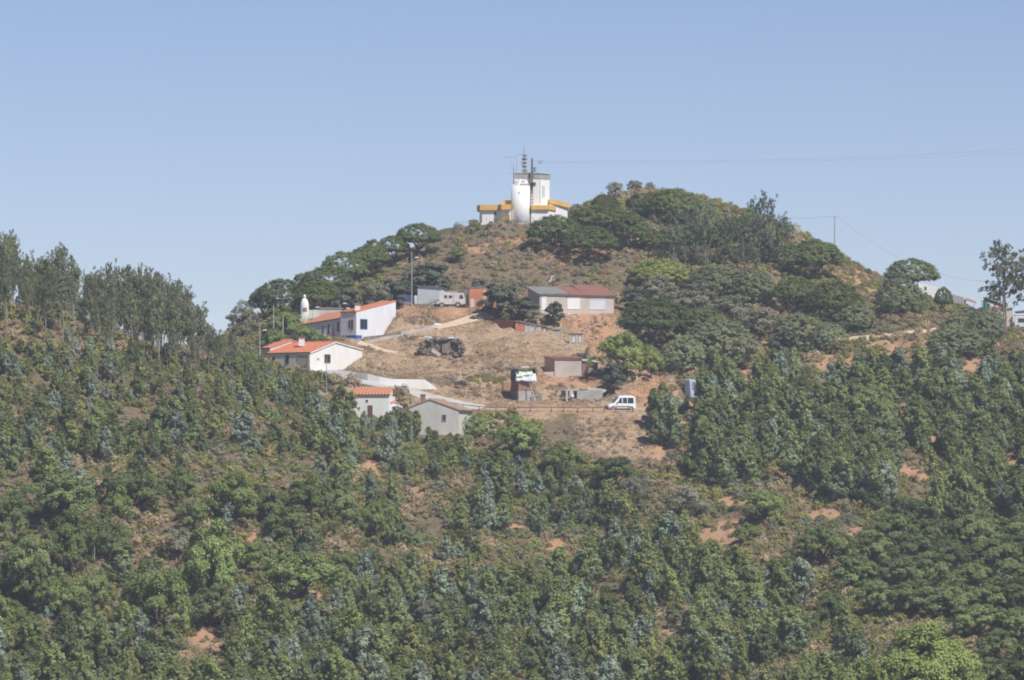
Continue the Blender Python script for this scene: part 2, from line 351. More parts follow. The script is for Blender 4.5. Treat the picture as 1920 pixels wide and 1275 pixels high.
# leaves
M['L_euc'] = leafmat('eucalyptus_leaves', (0.050, 0.074, 0.040), (0.145, 0.180, 0.105), (0.105, 0.118, 0.042), 0.3, 0.05, 0.20)
M['L_silver'] = leafmat('silvery_eucalyptus_leaves', (0.080, 0.105, 0.075), (0.185, 0.215, 0.165), (0.115, 0.14, 0.085), 0.28, 0.05, 0.16)
M['L_olive'] = leafmat('olive_brown_eucalyptus_leaves', (0.070, 0.084, 0.028), (0.165, 0.160, 0.058), (0.11, 0.13, 0.05), 0.32, 0.04, 0.22)
M['L_tall'] = leafmat('old_eucalyptus_leaves', (0.072, 0.082, 0.048), (0.135, 0.130, 0.075), (0.095, 0.11, 0.055), 0.4, 0.04, 0.16)
M['L_pine'] = leafmat('pine_needles', (0.048, 0.064, 0.022), (0.092, 0.108, 0.036), (0.060, 0.072, 0.028), 0.22, 0.03, 0.14)
M['L_pineyel'] = leafmat('yellow_green_pine_needles', (0.12, 0.135, 0.035), (0.155, 0.165, 0.045), (0.12, 0.14, 0.04), 0.2, 0.03, 0.08)
M['L_pinegrey'] = leafmat('grey_green_pine_needles', (0.088, 0.104, 0.056), (0.12, 0.132, 0.07), (0.105, 0.112, 0.06), 0.2, 0.03, 0.1)
M['L_oak'] = leafmat('cork_oak_leaves', (0.064, 0.085, 0.028), (0.132, 0.162, 0.050), (0.095, 0.114, 0.045), 0.3, 0.04, 0.20)
M['L_oakdark'] = leafmat('dark_oak_leaves', (0.054, 0.072, 0.030), (0.112, 0.132, 0.046), (0.085, 0.10, 0.042), 0.26, 0.04, 0.20)
M['L_bright'] = leafmat('bright_fresh_leaves', (0.105, 0.130, 0.036), (0.155, 0.172, 0.055), (0.115, 0.14, 0.045), 0.35, 0.05, 0.1)
M['L_grey'] = leafmat('grey_olive_leaves', (0.090, 0.092, 0.060), (0.145, 0.135, 0.095), (0.11, 0.11, 0.07), 0.2, 0.04, 0.14)
M['L_dark'] = leafmat('dark_evergreen_leaves', (0.042, 0.052, 0.034), (0.07, 0.076, 0.05), (0.055, 0.06, 0.042), 0.15, 0.04, 0.1)
M['L_brown'] = leafmat('brown_scrub_twigs', (0.165, 0.115, 0.07), (0.22, 0.165, 0.11), (0.15, 0.13, 0.07), 0.15, 0.03, 0.16)
M['L_scrub'] = leafmat('green_scrub_leaves', (0.105, 0.112, 0.04), (0.14, 0.145, 0.055), (0.15, 0.125, 0.05), 0.25, 0.03, 0.16)
M['L_gum'] = leafmat('grey_green_gum_leaves', (0.045, 0.060, 0.038), (0.105, 0.120, 0.085), (0.07, 0.085, 0.05), 0.3, 0.04, 0.16)
M['towerwhite'] = mat('clean_white_paint', (0.82, 0.82, 0.81), 0.8, 0.03, 0.5, (0.76, 0.75, 0.73), stretch=(1, 1, 0.2))
M['L_dry'] = leafmat('dry_brush_twigs', (0.16, 0.12, 0.085), (0.21, 0.165, 0.125), (0.13, 0.11, 0.08), 0.15, 0.02, 0.14)
M['L_yellow'] = leafmat('yellow_green_herb_leaves', (0.14, 0.135, 0.035), (0.17, 0.15, 0.05), (0.12, 0.125, 0.04), 0.3, 0.03, 0.1)
M['L_grass'] = leafmat('dry_grass_blades', (0.19, 0.125, 0.075), (0.235, 0.165, 0.105), (0.165, 0.115, 0.072), 0.2, 0.03, 0.12)

# ============================================================ FOOTPRINTS FIRST (the ground is cut level for them)
def ray_xy(u, y): return u_k(u) * y
def u_k(u): return (u - 960) / F
FP = {}
def foot(key, u, v, uC, ang=0, depth=None, uA=None, dopad=True, margin=0.5, blend=2.2, ymin=600, z=None, Bxy=None, dz=0):
    g = G(u, v, ymin)
    if Bxy is not None: g = np.array([Bxy[0], Bxy[1], g[2]])
    g[2] += dz; a = math.radians(ang); B = g[:2].copy(); kC = u_k(uC)
    # B + t(cos a, sin a) on the line x = kC*y
    t = (kC * B[1] - B[0]) / (math.cos(a) - kC * math.sin(a))
    C = B + t * np.array([math.cos(a), math.sin(a)])
    n = np.array([-math.sin(a), math.cos(a)])
    if uA is not None:
        kA = u_k(uA); depth = (B[0] - kA * B[1]) / (math.sin(a) + kA * math.cos(a))
    A = B + n * depth; D = C + n * depth
    fp = dict(A=A, B=B, C=C, D=D, z=g[2] if z is None else z, ang=a, t=t, depth=depth, n=n, e=np.array([math.cos(a), math.sin(a)]))
    if dopad: pad([B, C, D, A], fp['z'], margin, blend)
    FP[key] = fp; return fp
foot('gate_h', 800, 560, 801, dopad=False, depth=1)
foot('tower', 958, 419, 1011.3, 31, uA=948, margin=7, blend=4, dz=-.55)
foot('garage', 783, 571, 827.5, -14, depth=3.2, margin=1.0)
foot('brickhouse', 880, 578, 930, 12, depth=4.5)
foot('row', 1012, 588, 1064, 18, depth=6.0)
zr_ = FP['row']['z']
foot('row2', 1064, 581, 1101.5, 18, depth=6.0, z=zr_, Bxy=FP['row']['C'])
foot('row3', 1101.5, 581, 1151, 18, depth=6.6, z=zr_ + .05, Bxy=FP['row2']['C'] + FP['row']['e'] * .01)
foot('upper', 668, 636, 742, 50, uA=562, margin=0.3)
foot('lower', 581, 697, 679, 50, uA=500.5, margin=0.4)
foot('small', 661, 784, 729.5, -8, depth=5.5, blend=1.6)
foot('gable', 752, 816, 860, -12, depth=9, blend=1.5)
foot('shed', 1040, 707, 1090.5, 5, uA=1021, margin=0.5)
foot('lowshed', 1085, 681, 1122, -12, depth=4)
foot('tinyshed', 1068, 645, 1093, 0, depth=2.4)
foot('shack', 972, 752, 997, 10, uA=958, margin=0.2, blend=1.2)
foot('ruin', 1082, 750, 1130, 5, depth=3.5, margin=0.3, blend=1.5)
foot('blockhouse', 579, 606, 640, 10, depth=5, margin=0.2)
foot('tank', 1470, 441, 1490, -25, depth=3, margin=0.3)
def mound(u, v, y, rx, ry, sharp=2):
    c = P(u, v, y); d = ((XX - c[0]) / rx) ** 2 + ((YY - c[1]) / ry) ** 2
    t = c[2] - (c[2] - ZZ) * (1 - np.exp(-d * sharp)); ZZ[:] = np.where((d < 4) & (t > ZZ), t, ZZ)
uy = FP['upper']['C'][1]
mound(750, 588, uy - .4, 1.5, 3, 1.2); mound(741, 600, uy - 1.7, 1.2, 1.6, 1.2); mound(733, 611, uy - 2.2, 1.0, 1.0, 1.5)
ly = FP['lower']['C'][1]
mound(684, 666, ly - .9, 1.6, 1.6, 1.2); mound(672, 674, ly - 2.0, 1.2, 1.2, 1.2); mound(660, 681, ly - 3.0, 1.1, 1.1, 1.3)
mound(790, 592, uy + 2, 4, 4, 1); mound(800, 576, FP['garage']['B'][1] - 2.5, 4.5, 2, 1.2)
# roads: lists of (u, v, width) on the ground
ROADS = {
 'concrete_road': ([(560, 690, 3), (590, 701, 3), (620, 706, 3), (655, 713, 3), (690, 720, 3), (725, 726, 3.2), (753, 732, 3.2), (800, 745, 3.4), (835, 752, 3.4), (870, 761, 3.4), (905, 768, 3.4)], 'road'),
 'dirt_road': ([(905, 768, 3.4), (950, 770, 3), (1000, 770, 3), (1060, 770, 3), (1120, 770, 3.2), (1165, 770, 3.6), (1215, 770, 3.4), (1250, 766, 3.2), (1290, 752, 3)], 'roadsoil'),
 'concrete_path': ([(688, 643, 1.1), (705, 641, 1.1), (722, 636, 1.1), (742, 630, 1.2), (770, 625, 1.3), (795, 619, 1.3), (812, 616, 1.5)], 'oldconc'),
 'dirt_path': ([(812, 616, 1.9), (840, 611, 2.0), (862, 606, 2.1), (880, 600, 2.4), (900, 594, 2.6), (915, 588, 3)], 'path'),
 'footpath': ([(672, 642, 1.5), (690, 649, 1.2), (705, 656, 1.1), (722, 661, 1.0), (745, 663, 0.9)], 'path'),
 'hill_track': ([(1570, 640, 2.6), (1600, 637, 2.7), (1640, 632, 2.8), (1680, 629, 2.8), (1722, 625, 2.8), (1760, 618, 2.6), (1830, 612, 3), (1900, 618, 4)], 'path'),
}
ROADPTS = {}; FALL = {'concrete_road': .22, 'dirt_road': .10, 'hill_track': .30}
def catmull(pts, n=7):
    pts = [np.array(p, float) for p in pts]; out = []
    q = [2 * pts[0] - pts[1]] + pts + [2 * pts[-1] - pts[-2]]
    for i in range(1, len(q) - 2):
        for k in range(n):
            t = k / n; a, b, c, d = q[i - 1:i + 3]
            out.append(0.5 * (2 * b + (c - a) * t + (2 * a - 5 * b + 4 * c - d) * t * t + (3 * b - 3 * c + d - a) * t ** 3))
    out.append(pts[-1]); return out
for nm, (pts, mk) in ROADS.items():
    g = [np.append(G(u, v, 660), w) for u, v, w in pts]
    # smooth distances and heights a little
    for it in range(2):
        g = [g[0]] + [np.concatenate([(g[i - 1][:3] + 2 * g[i][:3] + g[i + 1][:3]) / 4, g[i][3:]]) for i in range(1, len(g) - 1)] + [g[-1]]
    cl = catmull(g); ROADPTS[nm] = cl
    W = np.zeros(XX.shape); Zt = np.zeros(XX.shape); fall = FALL.get(nm, .38)
    for c in cl:
        d = np.hypot(XX - c[0], YY - c[1]); w = np.clip(1 - (d - c[3] * 0.62) / 1.3, 0, 1)
        wl = np.exp(-(d / 1.2) ** 2) + 1e-9
        W = np.maximum(W, w); Zt += wl * (c[2] + (YY - c[1]) * fall)
        if c is cl[0]: S = wl.copy()
        else: S += wl
    Zt = Zt / S; W = W * W * (3 - 2 * W)
    ZZ[:] = ZZ * (1 - W) + Zt * W
del FP['gate_h']

# ============================================================ GROUND
Ug, Vg = proj(XX, np.maximum(YY, 1), ZZ)
earth = np.full(XX.shape, 0.0); grass = np.full(XX.shape, 0.0); dark = np.full(XX.shape, 0.0)
def blob(arr, u, v, ru, rv, val=1.0, cond=None):
    d = ((Ug - u) / ru) ** 2 + ((Vg - v) / rv) ** 2
    w = np.clip(1.5 - d * 1.2, 0, 1) * val
    if cond is not None: w = w * cond
    arr[:] = np.maximum(arr, w)
vis = (YY > 520) & (YY < 880)
vil = (YY > 690) & (YY < 760)
for b in [(760, 650, 150, 60), (900, 660, 160, 60), (1050, 640, 150, 70), (1130, 690, 120, 90), (960, 750, 130, 50), (1180, 790, 110, 60), (800, 740, 90, 25), (1170, 830, 90, 40),
          (650, 660, 60, 22), (640, 745, 60, 30), (1230, 740, 45, 60), (880, 800, 60, 30)]: blob(grass, *b, 1.0, vis)
for b in [(1110, 600, 60, 34), (1075, 590, 90, 16), (1130, 640, 40, 30), (1225, 735, 38, 40), (870, 590, 60, 18), (840, 590, 40, 18), (770, 585, 40, 14), (1040, 712, 60, 16), (1090, 715, 50, 12), (940, 590, 60, 12),
          (1190, 740, 30, 14), (1000, 768, 200, 8), (700, 880, 26, 22), (780, 922, 26, 14), (715, 890, 18, 20), (1045, 1022, 40, 18), (1062, 1050, 24, 20), (560, 1115, 60, 22), (640, 1105, 50, 18), (390, 1190, 50, 30), (220, 1165, 50, 14), (880, 1212, 26, 14), (970, 985, 26, 12),
          (1466, 890, 22, 20), (1390, 942, 60, 14), (1370, 1005, 70, 36), (1540, 962, 60, 14), (1615, 998, 60, 14), (1720, 885, 55, 24), (1790, 905, 40, 20), (1640, 640, 110, 12), (1720, 655, 80, 30), (1590, 690, 30, 40), (1540, 660, 60, 26), (1540, 700, 40, 40),
          (1600, 520, 40, 34), (1640, 545, 40, 20), (1830, 680, 40, 34), (1800, 655, 50, 24), (1250, 868, 40, 16), (1300, 775, 30, 40), (1230, 850, 24, 22), (1660, 790, 24, 16), (1700, 770, 26, 16), (1750, 830, 30, 16), (1590, 790, 24, 12), (1900, 870, 30, 20),
          (1090, 470, 60, 14), (1075, 487, 70, 12), (1180, 455, 30, 12), (1230, 480, 30, 16), (900, 465, 50, 12), (960, 450, 40, 10), (1500, 510, 40, 20), (1480, 640, 40, 20), (1430, 650, 40, 20), (1900, 625, 40, 14), (340, 1010, 60, 14), (470, 1010, 30, 16), (60, 1090, 40, 12),
          (990, 1080, 30, 14), (560, 990, 24, 12), (1150, 900, 20, 10), (1395, 700, 30, 40), (690, 1190, 24, 10), (760, 1030, 40, 12), (1250, 1190, 20, 12), (1130, 1110, 20, 14), (860, 905, 16, 10), (520, 905, 20, 10), (1060, 1120, 20, 12), (450, 810, 26, 10), (1340, 1140, 20, 14), (280, 760, 30, 12)]: blob(earth, *b, 0.78, vis)
for b in [(900, 490, 170, 50), (1050, 520, 150, 40), (1350, 385, 80, 26), (1230, 430, 50, 40), (1600, 540, 60, 50), (1400, 970, 90, 60), (1180, 850, 80, 50), (1690, 640, 120, 40), (800, 560, 60, 30)]: blob(grass, *b, 0.3, vis)
me_verts = np.stack([XX, YY, ZZ], -1).reshape(-1, 3)
nu, ny = XX.shape
ii, jj = np.meshgrid(np.arange(nu - 1), np.arange(ny - 1), indexing='ij')
q = np.stack([ii * ny + jj, (ii + 1) * ny + jj, (ii + 1) * ny + jj + 1, ii * ny + jj + 1], -1).reshape(-1, 4)
gm = bpy.data.materials.new('hillside_soil'); gm.use_nodes = True
n = gm.node_tree.nodes; l = gm.node_tree.links; b = n['Principled BSDF']; b.inputs['Roughness'].default_value = 1; b.inputs['Specular IOR Level'].default_value = 0.1
tc = n.new('ShaderNodeTexCoord')
def noise(scale, det=6, rough=0.65, stretch=None):
    t = n.new('ShaderNodeTexNoise'); t.inputs['Scale'].default_value = scale; t.inputs['Detail'].default_value = det; t.inputs['Roughness'].default_value = rough
    if stretch:
        mp = n.new('ShaderNodeMapping'); mp.inputs['Scale'].default_value = stretch; l.new(tc.outputs['Object'], mp.inputs[0]); l.new(mp.outputs[0], t.inputs[0])
    else: l.new(tc.outputs['Object'], t.inputs[0])
    return t.outputs['Fac']
def mix(fac, a, bb):
    m = n.new('ShaderNodeMix'); m.data_type = 'RGBA'
    if hasattr(fac, 'links'): l.new(fac, m.inputs[0])
    else: m.inputs[0].default_value = fac
    for k, c in ((6, a), (7, bb)):
        if hasattr(c, 'links'): l.new(c, m.inputs[k])
        else: m.inputs[k].default_value = (*c, 1)
    return m.outputs[2]
def rng_(x, a, c, lo=0, hi=1):
    m = n.new('ShaderNodeMapRange'); l.new(x, m.inputs[0]); m.inputs[1].default_value = a; m.inputs[2].default_value = c; m.inputs[3].default_value = lo; m.inputs[4].default_value = hi; return m.outputs[0]
def math_(op, a, c):
    m = n.new('ShaderNodeMath'); m.operation = op
    for k, x in enumerate((a, c)):
        if hasattr(x, 'links'): l.new(x, m.inputs[k])
        else: m.inputs[k].default_value = x
    return m.outputs[0]
ae = n.new('ShaderNodeAttribute'); ae.attribute_name = 'earth'; ag = n.new('ShaderNodeAttribute'); ag.attribute_name = 'grass'
n1 = noise(0.35); n2 = noise(1.3); n3 = noise(5); n4 = noise(0.8, stretch=(1, 1, 3)); n5 = noise(2.6, stretch=(1, 1, 2.5))
litter = mix(rng_(n2, .35, .65), (0.13, 0.098, 0.062), (0.22, 0.165, 0.11))
litter = mix(rng_(n1, .5, .62), litter, (0.14, 0.13, 0.065))
dry = mix(rng_(n5, .38, .62), (0.27, 0.185, 0.12), (0.46, 0.34, 0.22))
dry = mix(rng_(n4, .50, .62, 0, .85), dry, (0.19, 0.145, 0.11))
soil = mix(rng_(n2, .35, .65), (0.46, 0.27, 0.155), (0.36, 0.22, 0.14))
soil = mix(rng_(n3, .58, .68, 0, .7), soil, (0.52, 0.38, 0.27))
fg = rng_(math_('ADD', ag.outputs['Fac'], rng_(n2, .3, .7, -.35, .35)), .35, .65)
fe = rng_(math_('ADD', ae.outputs['Fac'], rng_(n5, .3, .7, -.35, .35)), .4, .65)
colr = mix(fe, mix(fg, litter, dry), soil)
sc_ = n.new('ShaderNodeVectorMath'); sc_.operation = 'SCALE'; l.new(colr, sc_.inputs[0]); l.new(rng_(n3, .3, .7, .75, 1.25), sc_.inputs['Scale'])
l.new(sc_.outputs[0], b.inputs['Base Color'])
bp = n.new('ShaderNodeBump'); bp.inputs['Strength'].default_value = 0.9; bp.inputs['Distance'].default_value = 0.25; l.new(math_('ADD', n2, math_('MULTIPLY', n3, 0.4)), bp.inputs['Height']); l.new(bp.outputs[0], b.inputs['Normal'])
gme = mesh_np('hillside_ground', me_verts, q, [gm], smooth=True)
fattr(gme, 'earth', earth.ravel()); fattr(gme, 'grass', grass.ravel())
gobj = link('ground', gme); tag(gobj, kind='structure')
# roads and paths as strips a little above the levelled ground
for nm, cl in ROADPTS.items():
    mb = MB(); pv = None
    rows = []
    for i, c in enumerate(cl):
        a = cl[max(i - 1, 0)]; e = cl[min(i + 1, len(cl) - 1)]; d = (e - a)[:2]; d /= np.hypot(*d) + 1e-9; nn = np.array([-d[1], d[0]])
        w = c[3] / 2 * (1 + 0.08 * math.sin(i * 1.7))
        row = []
        for k in (-1, -0.5, 0, 0.5, 1):
            p = c[:2] + nn * w * k; z = max(float(Hgt(p[0], p[1])), c[2] + (p[1] - c[1]) * FALL.get(nm, .38) - .05) + 0.07; row.append((p[0], p[1], z))
        rows.append(row)
    vs = [p for r in rows for p in r]; nb = len(vs)
    low = [(p[0], p[1], p[2] - 0.5) for p in vs]
    fs = [(i * 5 + k, i * 5 + k + 1, (i + 1) * 5 + k + 1, (i + 1) * 5 + k) for i in range(len(rows) - 1) for k in range(4)]
    fs += [(i * 5 + k0, (i + 1) * 5 + k0, nb + (i + 1) * 5 + k0, nb + i * 5 + k0) for i in range(len(rows) - 1) for k0 in (0, 4)]
    mb.add(vs + low, fs)
    o = mb.build(nm, M[ROADS[nm][1]]); tag(o, kind='structure')

# ============================================================ BUILDINGS
def p3(xy, z): return np.array([xy[0], xy[1], z])
def zat(u, v, y): return P(u, v, y)[2]
def hit(face, u, v):
    """where the line of sight through (u, v) meets the upright plane through two plan points"""
    a, c = np.array(face[0][:2]), np.array(face[1][:2]); d = P(u, v, 1.0); nrm = np.array([c[1] - a[1], -(c[0] - a[0])])
    t = (nrm @ a) / (nrm @ d[:2]); return d * t
def outward(face):
    a, c = np.array(face[0][:2]), np.array(face[1][:2]); nrm = np.array([c[1] - a[1], -(c[0] - a[0])]); nrm /= np.hypot(*nrm)
    if nrm @ (-a) < 0: nrm = -nrm
    return np.append(nrm, 0)
def opening(parent, face, u0, u1, v0, v1, name='window', frame='brownpaint', pane='glass', fw=0.09, bars=True, org=None, panename=None, label=None):
    """a framed opening standing 4 cm proud, its pane set back inside the frame"""
    org = parent.location
    p00 = hit(face, u0, v1); p10 = hit(face, u1, v1); top = hit(face, u0, v0)[2]; bot = p00[2]
    p10[2] = bot; nrm = outward(face); e = (p10 - p00); L = np.linalg.norm(e); e /= L
    def pt(s, z, o): return p00 + e * s + nrm * o + np.array([0, 0, z - bot])
    def rect(mb, s0, s1, z0, z1, o0, o1): mb.slab([pt(s0, z0, o0), pt(s1, z0, o0), pt(s1, z1, o0), pt(s0, z1, o0)], nrm * (o1 - o0))
    mb = MB(org)
    rect(mb, 0, L, bot, bot + fw, -.05, .06); rect(mb, 0, L, top - fw, top, -.05, .06)
    rect(mb, 0, fw, bot + fw, top - fw, -.05, .055); rect(mb, L - fw, L, bot + fw, top - fw, -.05, .055)
    if bars and L > 0.75: rect(mb, L / 2 - .03, L / 2 + .03, bot + fw, top - fw, -.04, .04)
    f = mb.build(name, M[frame], parent)
    if label: f['label'] = label
    g = MB(org); rect(g, fw, L - fw, bot + fw, top - fw, -.04, .015); pn = g.build(panename or 'pane', M[pane], f)
    return f
def corrugated(name, mat_, parent, q, pitch=0.35, amp=0.05, rows=0, th=0.10):
    """roof sheet over the quad q (eave-left, eave-right, ridge-right, ridge-left) with raised tile columns and stepped rows"""
    org = np.array(parent.location); a, b_, c, d = [np.array(x, float) for x in q]
    L = np.linalg.norm(b_ - a); H = np.linalg.norm(d - a); nrm = np.cross(b_ - a, d - a); nrm /= np.linalg.norm(nrm)
    if nrm[2] < 0: nrm = -nrm
    nc = max(4, int(L / pitch)); prof_ = [(0, 0), (0.18, 0.8), (0.4, 1), (0.62, 0.8), (0.8, 0)]
    ss = [(k + x) / nc for k in range(nc) for x, h in prof_] + [1.0]; hh = [h for k in range(nc) for x, h in prof_] + [0]
    nr = max(1, rows or int(H / 0.45)); vs = []; fs = []; m = len(ss)
    rr = random.Random(int(L * 1000) % 997)
    for r in range(nr):
        for t, off in ((r / nr, 0.045), ((r + 1) / nr, 0.0)):
            for k, s in enumerate(ss):
                jit = rr.uniform(-.008, .008)
                p = (a * (1 - s) + b_ * s) * (1 - t) + (d * (1 - s) + c * s) * t + nrm * (hh[k] * amp + off + jit); vs.append(p - org)
    nb = 2 * nr
    for r in range(nb - 1):
        for k in range(m - 1): fs.append((r * m + k, r * m + k + 1, (r + 1) * m + k + 1, (r + 1) * m + k))
    n0 = len(vs)
    for p in (a, b_, c, d): vs.append(p - nrm * th - org)
    for p in (a, b_, c, d): vs.append(p + nrm * 0.0 - org)
    fs += [(n0, n0 + 3, n0 + 2, n0 + 1), (n0, n0 + 1, n0 + 5, n0 + 4), (n0 + 1, n0 + 2, n0 + 6, n0 + 5), (n0 + 2, n0 + 3, n0 + 7, n0 + 6), (n0 + 3, n0, n0 + 4, n0 + 7)]
    me = bpy.data.meshes.new(name); me.from_pydata([tuple(v) for v in vs], [], fs); me.materials.append(mat_); me.update()
    return link(name, me, parent)
def block(parent, name, pts, z0, ztops, m):
    """upright prism on plan points pts from z0 to a height per corner"""
    mb = MB(parent.location); mb.hexa([p3(p, z0) for p in pts], [p3(p, z) for p, z in zip(pts, ztops)])
    return mb.build(name, m, parent)
def chimney(parent, u0, u1, v0, v1, y, m='white', cap='oldred', d=0.7):
    x0 = P(u0, v0, y); x1 = P(u1, v1, y); w = x1[0] - x0[0]; c = np.array([(x0[0] + x1[0]) / 2, y])
    mb = MB(parent.location); h = x0[2] - x1[2]
    mb.box((c[0], c[1], x1[2] + h * .42), (w, d, h * .84)); ch = mb.build('chimney', M[m], parent)
    k = MB(parent.location); k.box((c[0], c[1], x0[2] - h * .09), (w + .18, d + .18, h * .13)); k.box((c[0], c[1], x0[2] - h * .01), (w * .8, d * .8, h * .03))
    k.build('chimney_cap', M[cap], ch); return ch
def newb(key, name, label, cat): 
    f = FP[key]; return f, empty(name, p3(f['B'], f['z']), label, cat)
def eave_pts(f, zB, zC, zD, zA, o=0.25):
    e = np.append(f['e'], 0); nn = np.append(f['n'], 0)
    A, B_, C_, D_ = p3(f['A'], zA), p3(f['B'], zB), p3(f['C'], zC), p3(f['D'], zD)
    # slope vectors
    s1 = (C_ - B_) / np.linalg.norm(C_ - B_); s2 = (A - B_) / np.linalg.norm(A - B_)
    return [B_ - s1 * o - s2 * o, C_ + s1 * o - s2 * o, D_ + s1 * o + s2 * o, A - s1 * o + s2 * o]

# ---- water tower station on the summit
f, T = newb('tower', 'water_tower', 'white water tower with round drum, square block and ochre parapets on the hilltop', 'water tower')
z0 = f['z']; yB = f['B'][1]
Ppx = lambda u, v, y=yB: P(u, v, y)
zt = zat(1011, 336, f['C'][1]); 
kz = zat(1011, 327, f['C'][1])
A_ = f['B'] + f['n'] * 3.6; 
Bk = np.array([Ppx(965, 400)[0], yB + 1.0])
a31 = -math.radians(0)
Cc = np.array([Ppx(1011, 400)[0], yB + 1.0]); ang = math.radians(58); Dd = Cc + 3.4 * np.array([math.cos(ang), math.sin(ang)]) ; Aa = Bk + (Dd - Cc)
block(T, 'tall_block', [Bk, Cc, Dd, Aa], z0 - 1.0, [zt] * 4, M['towerwhite'])
def grow(pts, o):
    c = sum(pts) / len(pts); return [p + (p - c) / np.linalg.norm(p - c) * o for p in pts]
mbt = MB(T.location); g_ = grow([Bk, Cc, Dd, Aa], 0.12); mbt.hexa([p3(p, zt + 0.003) for p in g_], [p3(p, kz) for p in g_]); mbt.build('fascia', M['concrete'], T)
mbt = MB(T.location); g_ = grow([Bk, Cc, Dd, Aa], 0.26); mbt.hexa([p3(p, kz + 0.003) for p in g_], [p3(p, kz + 0.12) for p in g_]); mbt.build('roof_slab', M['concrete'], T)
# side ladder / louvre on the right face
opening(T, (Cc, Dd), 1016.3, 1021, 348, 369, 'louvre', 'lightgrey', 'lightgrey', 0.07, False, panename='slats')
mbt = MB(T.location)
pa = hit((Cc, Dd), 1011.6, 384); nr_ = outward((Cc, Dd)); 
mbt.tube([pa + nr_ * .08 + np.array([.05, 0, 0]), np.array([pa[0] + .05, pa[1], zt]) + nr_ * .08], 0.05, 6); mbt.build('downpipe', M['lightgrey'], T)
# drum
cx = Ppx(976.2, 400)[0]; R = (Ppx(994.5, 400)[0] - Ppx(958, 400)[0]) / 2; cy = yB + 0.9
ztop = zat(977, 349, cy); N = 40
mbt = MB(T.location)
ring = [(cx + R * math.cos(2 * math.pi * k / N), cy + R * math.sin(2 * math.pi * k / N)) for k in range(N)]
mbt.hexa([p3(p, z0 - 1) for p in ring], [p3(p, ztop) for p in ring]); drum = mbt.build('drum', M['towerwhite'], T)
drum.data.polygons.foreach_set('use_smooth', [len(p.vertices) == 4 for p in drum.data.polygons])
# sloping top shells of the drum: a raised left wedge and a back panel with a gap
mbt = MB(T.location); zl = zat(960, 338, cy)
mbt.slab([(cx - R, cy - R * .1, ztop + .02), (cx - R * .25, cy - R * .9, ztop + .02), (cx - R * .05, cy - .2, zl + .1), (cx - R * .35, cy + R * .6, zl + .1)], (.25, .12, .10)); mbt.build('cowl', M['towerwhite'], T)
mbt = MB(T.location); mbt.slab([(cx + R * .0, cy - R * .1, ztop + .45), (cx + R * .98, cy - R * .05, ztop + .45), (cx + R * .9, cy + .3, zl + .12), (cx + .1, cy + .3, zl + .12)], (0, .12, .06)); mbt.build('cowl', M['towerwhite'], T)
mbt = MB(T.location); mbt.box((cx + .3, cy - R * .35, ztop + .2), (R * 1.4, .5, .4)); mbt.box((cx - .3, cy + .1, ztop + .45), (R * 1.2, .3, .8)); mbt.build('roof_deck', M['concrete'], T)
# low annex with ochre parapet band: left wing, stepping round, and right wing
zb0 = zat(925, 394, yB); zb1 = zat(925, 384, yB)
L1 = [np.array(Ppx(u, 400, yB + dy)[:2]) for u, dy in ((899, 2.2), (904, 0.4), (935, 0.1), (941, -0.9), (958, -1.0), (960, 4.5), (900, 5.5))]
mbt = MB(T.location); mbt.hexa([p3(p, z0 - 1.2) for p in L1], [p3(p, zb0) for p in L1]); mbt.build('left_wing', M['towerwhite'], T)
L2 = [np.array(Ppx(u, 400, yB + dy)[:2]) for u, dy in ((894, 2.0), (900, 0.0), (934, -0.3), (940, -1.4), (958, -1.5), (960, 5.0), (896, 6))]
mbt = MB(T.location); mbt.hexa([p3(p, zb0 + .004) for p in L2], [p3(p, zb1) for p in L2]); mbt.build('parapet_band', M['ochre'], T)
mbt = MB(T.location); zz1 = zat(948, 374.5, yB); mbt.hexa([p3(p, zb1 + .004) for p in [Ppx(942, 400, yB + 1.5)[:2], Ppx(959, 400, yB + 1.5)[:2], Ppx(959, 400, yB + 4)[:2], Ppx(942, 400, yB + 4)[:2]]], [p3(p, zz1) for p in [Ppx(942, 400, yB + 1.5)[:2], Ppx(959, 400, yB + 1.5)[:2], Ppx(959, 400, yB + 4)[:2], Ppx(942, 400, yB + 4)[:2]]]); mbt.build('parapet_band', M['ochre'], T)
R1 = [np.array(Ppx(u, 400, yB + dy)[:2]) for u, dy in ((996, 0.2), (1029, 0.2), (1040, 3.0), (1041, 6), (996, 6))]
R1o = [np.array(Ppx(u, 400, yB + dy)[:2]) for u, dy in ((996, -0.2), (1029.5, -0.25), (1042, 2.9), (1042.5, 6.3), (996, 6.3))]
zc0 = zat(1010, 393, yB); zc1 = zat(1010, 385, yB)
mbt = MB(T.location); mbt.hexa([p3(p, z0 - 1.2) for p in R1], [p3(p, zc0) for p in R1]); mbt.build('right_wing', M['towerwhite'], T)
mbt = MB(T.location); mbt.hexa([p3(p, zc0 + .004) for p in R1o], [p3(p, zc1) for p in R1o]); mbt.build('parapet_band', M['ochre'], T)
zd1 = zat(1030, 373.5, yB + 4); zd0 = zat(1030, 381, yB + 4)
S1 = [np.array(Ppx(u, 400, yB + dy)[:2]) for u, dy in ((1030, 3.4), (1064, 9.4), (1060, 12), (1026, 9))]
S1o = [np.array(Ppx(u, 400, yB + dy)[:2]) for u, dy in ((1029.6, 3.0), (1068, 9.2), (1062, 12.4), (1024, 9.3))]
mbt = MB(T.location); mbt.hexa([p3(p, z0 - 1.2) for p in S1], [p3(p, zd0 - .02) for p in S1]); mbt.build('rear_wing', M['towerwhite'], T)
zr = [zd0, zat(1067, 390, yB + 9.2), zat(1062, 390, yB + 12.4), zd0]; zr1 = [zd1, zat(1067, 381, yB + 9.2), zat(1062, 381, yB + 12), zd1]
